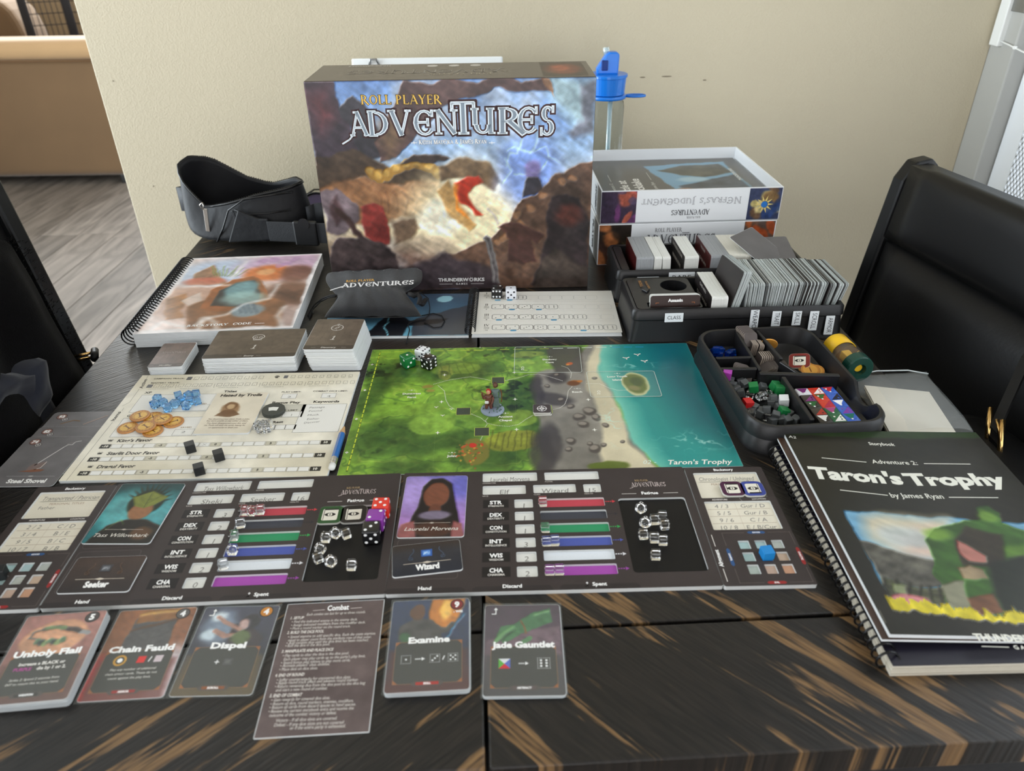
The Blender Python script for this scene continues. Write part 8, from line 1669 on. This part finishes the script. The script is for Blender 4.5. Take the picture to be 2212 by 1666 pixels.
# ------------------------------------------------------------------ black belt bag, sunglasses
fp = thing('belt_bag', 'open black nylon belt bag standing on the table corner', 'belt bag', (-.470, 1.325, TZ+.001), math.radians(-8)); m_ny = mat('black_nylon', (17, 18, 22), .55, var=.2, vscale=30, bump=.6, bscale=45, sheen=.05, spec=.35)
def rimz(a):
    d = math.degrees(a) % 360; return float(np.interp(d, [0, 40, 75, 100, 130, 160, 190, 215, 235, 260, 290, 320, 345, 360], [.100, .098, .080, .092, .128, .135, .125, .090, .060, .070, .086, .094, .102, .100]))
NA = 40; v = []; f = []; prof = [(0.0, 1.0, -.01), (.25, 1.06, -.004), (.5, 1.03, 0), (.75, .98, .002), (1.0, .93, .004)]
for (t_, kx, dy) in prof:
    for i in range(NA):
        a = 2*math.pi*i/NA; R = 1+.035*math.sin(5*a+t_*3); ex_ = .120*(.93+.07*t_)*kx; ey_ = .056*kx*(1-.25*t_*(math.sin(a) > 0)); z = rimz(a)*t_; v.append((ex_*math.cos(a)*R*(1 if math.cos(a) < 0 else .98), ey_*math.sin(a)*R+.022*math.cos(a)**2*-.5+dy, z))
for k in range(len(prof)-1):
    for i in range(NA): j = (i+1) % NA; f.append((k*NA+i, k*NA+j, (k+1)*NA+j, (k+1)*NA+i))
f.append(tuple(range(NA-1, -1, -1)))
o = MB().add(v, f).build('bag_body', m_ny, fp, smooth=True, sub=2); s_ = o.modifiers.new('solid', 'SOLIDIFY'); s_.thickness = .002; s_.offset = -1
rim = [v[4*NA+i] for i in range(NA)]; MB().tube(rim, .0021, 6, closed=True).build('zipper_tape', mat('zipper_black', (16, 16, 18), .35, var=.1), fp, smooth=True)
g = MB()
for i in range(NA*4):
    p0 = Vector(rim[(i//4) % NA]); p1 = Vector(rim[(i//4+1) % NA]); p = p0.lerp(p1, (i % 4)/4); g.box((p.x, p.y, p.z+.0022), (.0016, .0016, .002))
tag(g.build('zipper_teeth', MATS['zipper_black'], fp), kind='stuff')
MB().box((-.062, -.0565, .036), (.0075, .0016, .042), Matrix.Rotation(math.radians(6), 4, 'Y')).build('zipper_pull', mat('silver_pull', (206, 200, 194), .2, metal=.9), fp, bevel=.0006); MB().tube([(-.060, -.0575, .062), (-.0565, -.0575, .068), (-.058, -.0575, .074), (-.0635, -.0575, .070), (-.060, -.0575, .062)], .0012, 6).build('pull_ring', MATS['silver_pull'], fp, smooth=True)
MB().tube([(-.045, -.0600, .004), (-.028, -.0605, .03), (-.012, -.0585, .062), (.02, -.0575, .082), (.062, -.051, .088), (.100, -.034, .09)], .0016, 6).build('piping', MATS['zipper_black'], fp, smooth=True); MB().tube([(.0, -.0598, .064), (.02, -.0605, .056), (.06, -.055, .058), (.095, -.040, .06)], .0013, 6).build('pocket_zip', MATS['zipper_black'], fp, smooth=True); MB().box((.012, -.0625, .052), (.004, .003, .020), Matrix.Rotation(math.radians(-14), 4, 'Y')).build('pocket_pull', mat('gunmetal', (70, 72, 76), .3, metal=.8), fp, bevel=.001)
MB().prism([(-.02, .006), (.045, .012), (.062, .014), (.062, .052), (.045, .052), (.01, .066)], -.0026, .0026, Matrix.Translation((.0, -.066, 0)) @ Matrix.Rotation(math.radians(90), 4, 'X')).build('side_wing', m_ny, fp, bevel=.002)
m_web = mat('black_webbing', (30, 32, 36), .6, var=.1, vscale=200, bump=.4, bscale=900)
MB().box((.088, -.068, .030), (.058, .0025, .036)).build('waist_strap', m_web, fp, bevel=.001); MB().box((.158, -.068, .030), (.030, .0025, .036)).build('waist_strap', m_web, fp, bevel=.001)
MB().box((.128, -.068, .029), (.042, .010, .044)).build('buckle', mat('black_buckle', (18, 18, 20), .4, var=.05), fp, bevel=.003); MB().lathe([(.010, 0), (.010, .0011), (.007, .0011)], 20, Matrix.Translation((.128, -.0728, .047)) @ Matrix.Rotation(math.radians(90), 4, 'X')).build('buckle_thumb', MATS['black_buckle'], fp)
for nm, pts in (('strap_loop', [(.118, -.03, .040), (.130, -.022, .044), (.165, -.01, .046), (.19, .0, .046)]), ('strap_loop', [(-.110, .0, .06), (-.138, .006, .058), (-.142, .02, .055), (-.12, .035, .05)])):
    b = MB()
    for (p, q_) in zip(pts[:-1], pts[1:]): b.add([(p[0], p[1], p[2]-.022), (q_[0], q_[1], q_[2]-.022), (q_[0], q_[1], q_[2]+.022), (p[0], p[1], p[2]+.022)], [(0, 1, 2, 3)])
    o = b.build(nm, m_web, fp, smooth=True); s_ = o.modifiers.new('solid', 'SOLIDIFY'); s_.thickness = .002
sg = thing('sunglasses', 'black framed sunglasses with violet lenses behind the belt bag', 'sunglasses', (-.335, 1.40, TZ+.030), math.radians(-12)); m_fr = mat('black_glasses_frame', (16, 16, 18), .25, var=.05)
for sx in (-.034, .034):
    pts = [(sx+.028*math.cos(a)*(1+.1*math.cos(2*a)), 0, .019*math.sin(a)) for a in np.linspace(0, 2*math.pi, 25)[:-1]]; MB().tube(pts, .0022, 6, closed=True).build('rim', m_fr, sg, smooth=True)
    MB().lathe([(.0, 0), (.018, .0)], 24, Matrix.Translation((sx, 0, 0)) @ Matrix.Scale(1.45, 4, (1, 0, 0)) @ Matrix.Rotation(math.radians(90), 4, 'X'), cap=False).build('lens', mat('violet_lens', (112, 96, 132), .06, alpha=.75, var=.05), sg)
    MB().tube([(math.copysign(.066, sx), 0, .008), (math.copysign(.068, sx), .06, .006), (math.copysign(.062, sx), .115, -.010)], .0018, 6).build('temple', m_fr, sg, smooth=True)
MB().tube([(-.008, -.001, .004), (0, -.002, .007), (.008, -.001, .004)], .002, 6).build('bridge', m_fr, sg, smooth=True); MB().box((0, .01, -.024), (.13, .05, .012)).build('folded_case', mat('case_black', (20, 20, 22), .6), sg, bevel=.003)
# ------------------------------------------------------------------ clothes and bags on the chairs
def lump(name, parent, m, c, d, seed, amp, fr_=6.0, n=18, squash=None):
    bm = bmesh.new(); bmesh.ops.create_cube(bm, size=1.0); bmesh.ops.subdivide_edges(bm, edges=bm.edges[:], cuts=n, use_grid_fill=True)
    for v_ in bm.verts:
        p = v_.co.copy(); r_ = max(abs(p.x), abs(p.y), abs(p.z)); q_ = p.normalized()*.5; p = p.lerp(q_*1.15, .45); p = Vector((p.x*d[0], p.y*d[1], p.z*d[2])); nn = mnoise.noise_vector(p*fr_+Vector((seed, seed*2, 0))); p += Vector(nn)*amp+Vector(mnoise.noise_vector(p*fr_*2.5+Vector((seed, 0, seed))))*amp*.4
        v_.co = p+Vector(c)
    me = bpy.data.meshes.new(name); bm.to_mesh(me); bm.free(); me.shade_smooth(); return link(name, me, m, parent)
jk = thing('jacket', 'black fleecy jacket draped over the chair backrest', 'jacket', (-.572, .665, TZ-.20), 0)
m_fleece = mat('black_fleece', (7, 7, 8), 1.0, var=.3, vscale=120, bump=.5, bscale=500, sheen=.02, spec=.15)
def slabjacket():
    v = []; f = []; ny, nz = 26, 22
    for side in (0, 1):
        for i in range(nz+1):
            for j in range(ny+1):
                t_ = i/nz; y = -.235+.462*j/ny; z = .0+.365*t_-.05*max(0, (.08-y)/.3)*t_; lean = -.045*t_-.004; th = (.034+.014*math.sin(j*.9)+.012*mnoise.noise((y*14, z*14, side*3)))*math.sin(math.pi*min(max(j/ny, .06), .94))**.25
                v.append((lean+(th if side else -th), y-.02*t_*(j/ny), z))
    n_ = (nz+1)*(ny+1)
    for s in (0, 1):
        for i in range(nz):
            for j in range(ny): q = s*n_+i*(ny+1)+j; f.append((q, q+ny+1, q+ny+2, q+1) if s == 0 else (q, q+1, q+ny+2, q+ny+1))
    ed = [j for j in range(ny+1)]+[i*(ny+1)+ny for i in range(1, nz+1)]+[nz*(ny+1)+j for j in range(ny-1, -1, -1)]+[i*(ny+1) for i in range(nz-1, 0, -1)]
    for k in range(len(ed)): a, b_ = ed[k], ed[(k+1) % len(ed)]; f.append((a, b_, n_+b_, n_+a))
    return MB().add(v, f)
slabjacket().build('jacket_body', m_fleece, jk, smooth=True, sub=1)
r5 = random.Random(5); g = MB()
for k in range(900):
    t_ = r5.random(); z = .365*t_; x = -.045*t_-.004+r5.uniform(-.03, .03); g.tube([(x, .222-.02*t_, z), (x+r5.uniform(-.003, .003), .2265-.02*t_+r5.uniform(-.001, .002), z+r5.uniform(-.002, .002))], [.0007, .0002], 3)
tag(g.build('fleece_edge', m_fleece, jk), kind='stuff')
nv = thing('navy_garment', 'crumpled navy garment lying on the jacket draped chair', 'garment', (-.582, .735, TZ-.005), 0); m_navy = mat('navy_cotton', (17, 22, 36), .9, var=.25, vscale=20, sheen=.2)
lump('garment_body', nv, m_navy, (-.012, -.03, -.03), (.06, .16, .17), 3, .020, 12); lump('sleeve', nv, m_navy, (-.004, .02, .02), (.045, .08, .06), 7, .014, 14, 10)
hb = thing('black_handbag', 'black handbag with a gold ring tucked against the table edge', 'handbag', (-.585, .885, TZ-.012), math.radians(25)); m_gold = mat('gold_metal', (226, 186, 120), .18, metal=1.0, var=.03)
MB().tube([(-.016, -.007, 0), (.016, -.007, 0), (.016, .007, 0), (-.016, .007, 0)], .0022, 8, closed=True).build('gold_ring', m_gold, hb, smooth=True)
for sx in (-.017, .017): MB().tube([(sx, -.013, 0), (sx, .013, 0)], .0052, 10).build('leather_tab', m_leather, hb, smooth=True)
lump('bag_body', hb, m_leather, (-.04, -.03, -.12), (.04, .12, .17), 2, .005, 8, 10)
hb2 = thing('shoulder_bag', 'black shoulder bag with gold strap buckle on the leather chair', 'shoulder bag', (.555, .70, TZ-.225), 0)
lump('bag_body', hb2, m_leather, (.01, -.03, .09), (.09, .22, .18), 4, .008, 7, 12)
def flat_strap(name, pts, w, parent, m):
    b = MB()
    for (p, q_) in zip(pts[:-1], pts[1:]): b.add([(p[0], p[1]-w/2, p[2]), (q_[0], q_[1]-w/2, q_[2]), (q_[0], q_[1]+w/2, q_[2]), (p[0], p[1]+w/2, p[2])], [(0, 1, 2, 3)])
    o = b.build(name, m, parent); s_ = o.modifiers.new('solid', 'SOLIDIFY'); s_.thickness = .003; return o
pA, pB = P(2146, 928, -.03), P(2214, 778, .03)
dA = np.array([pA[0]-.555, pA[1]-.70, .195]); dB = np.array([pB[0]-.555, pB[1]-.70, .255])
flat_strap('strap', [tuple(dA), tuple(dA*.6+dB*.4), tuple(dB), tuple(dB+np.array([.03, .02, .03])), tuple(dB+np.array([.06, .0, -.05]))], .016, hb2, m_leather); flat_strap('strap_tail', [tuple(dA-np.array([.002, .012, .006])), tuple(dA+np.array([-.002, -.035, -.05]))], .018, hb2, m_leather)
for s in (-1, 1): MB().tube([(dA[0]-.004+.0, dA[1]+s*.013-.014, dA[2]-.012), (dA[0]+.006, dA[1]+s*.013+.012, dA[2]+.014)], .0030, 8).build('buckle_bar', m_gold, hb2, smooth=True)
MB().tube([(dA[0]+.001, dA[1]-.012, dA[2]), (dA[0]+.004, dA[1]+.006, dA[2]+.010)], .0020, 8).build('buckle_prong', m_gold, hb2, smooth=True)
# ------------------------------------------------------------------ print belongs to the sheet, card or layer that carries it
HOSTS = ('top_layer', 'card', 'top_card', 'front_card', 'sheet', 'board_core', 'tile', 'disc', 'pages', 'lid_body', 'box_body', 'tray_walls', 'bottle_body', 'pouch_body', 'cover', 'page', 'die_body', 'sticker')
GUESTS = ('lettering', 'artwork', 'printed_face', 'printed_back', 'printed_mark', 'printed_text', 'cover_painting', 'side_painting', 'title_lettering', 'side_lettering', 'end_lettering', 'logo_print', 'map_print', 'parchment_print', 'edge_and_mark', 'pips', 'triangle_mark')
def stem_(o): return o.name.split('.')[0]
for root in [o for o in bpy.data.objects if o.type == 'EMPTY' and o.parent is None]:
    kids = list(root.children); names = [stem_(k) for k in kids]
    host = next((kids[names.index(h)] for h in HOSTS if h in names), None)
    base_ = next((k for k, n in zip(kids, names) if n == 'base_layer'), None)
    for k, n in zip(kids, names):
        if n in GUESTS and host is not None and k is not host: k.parent = host
        elif n == 'recess_print' and base_ is not None: k.parent = base_
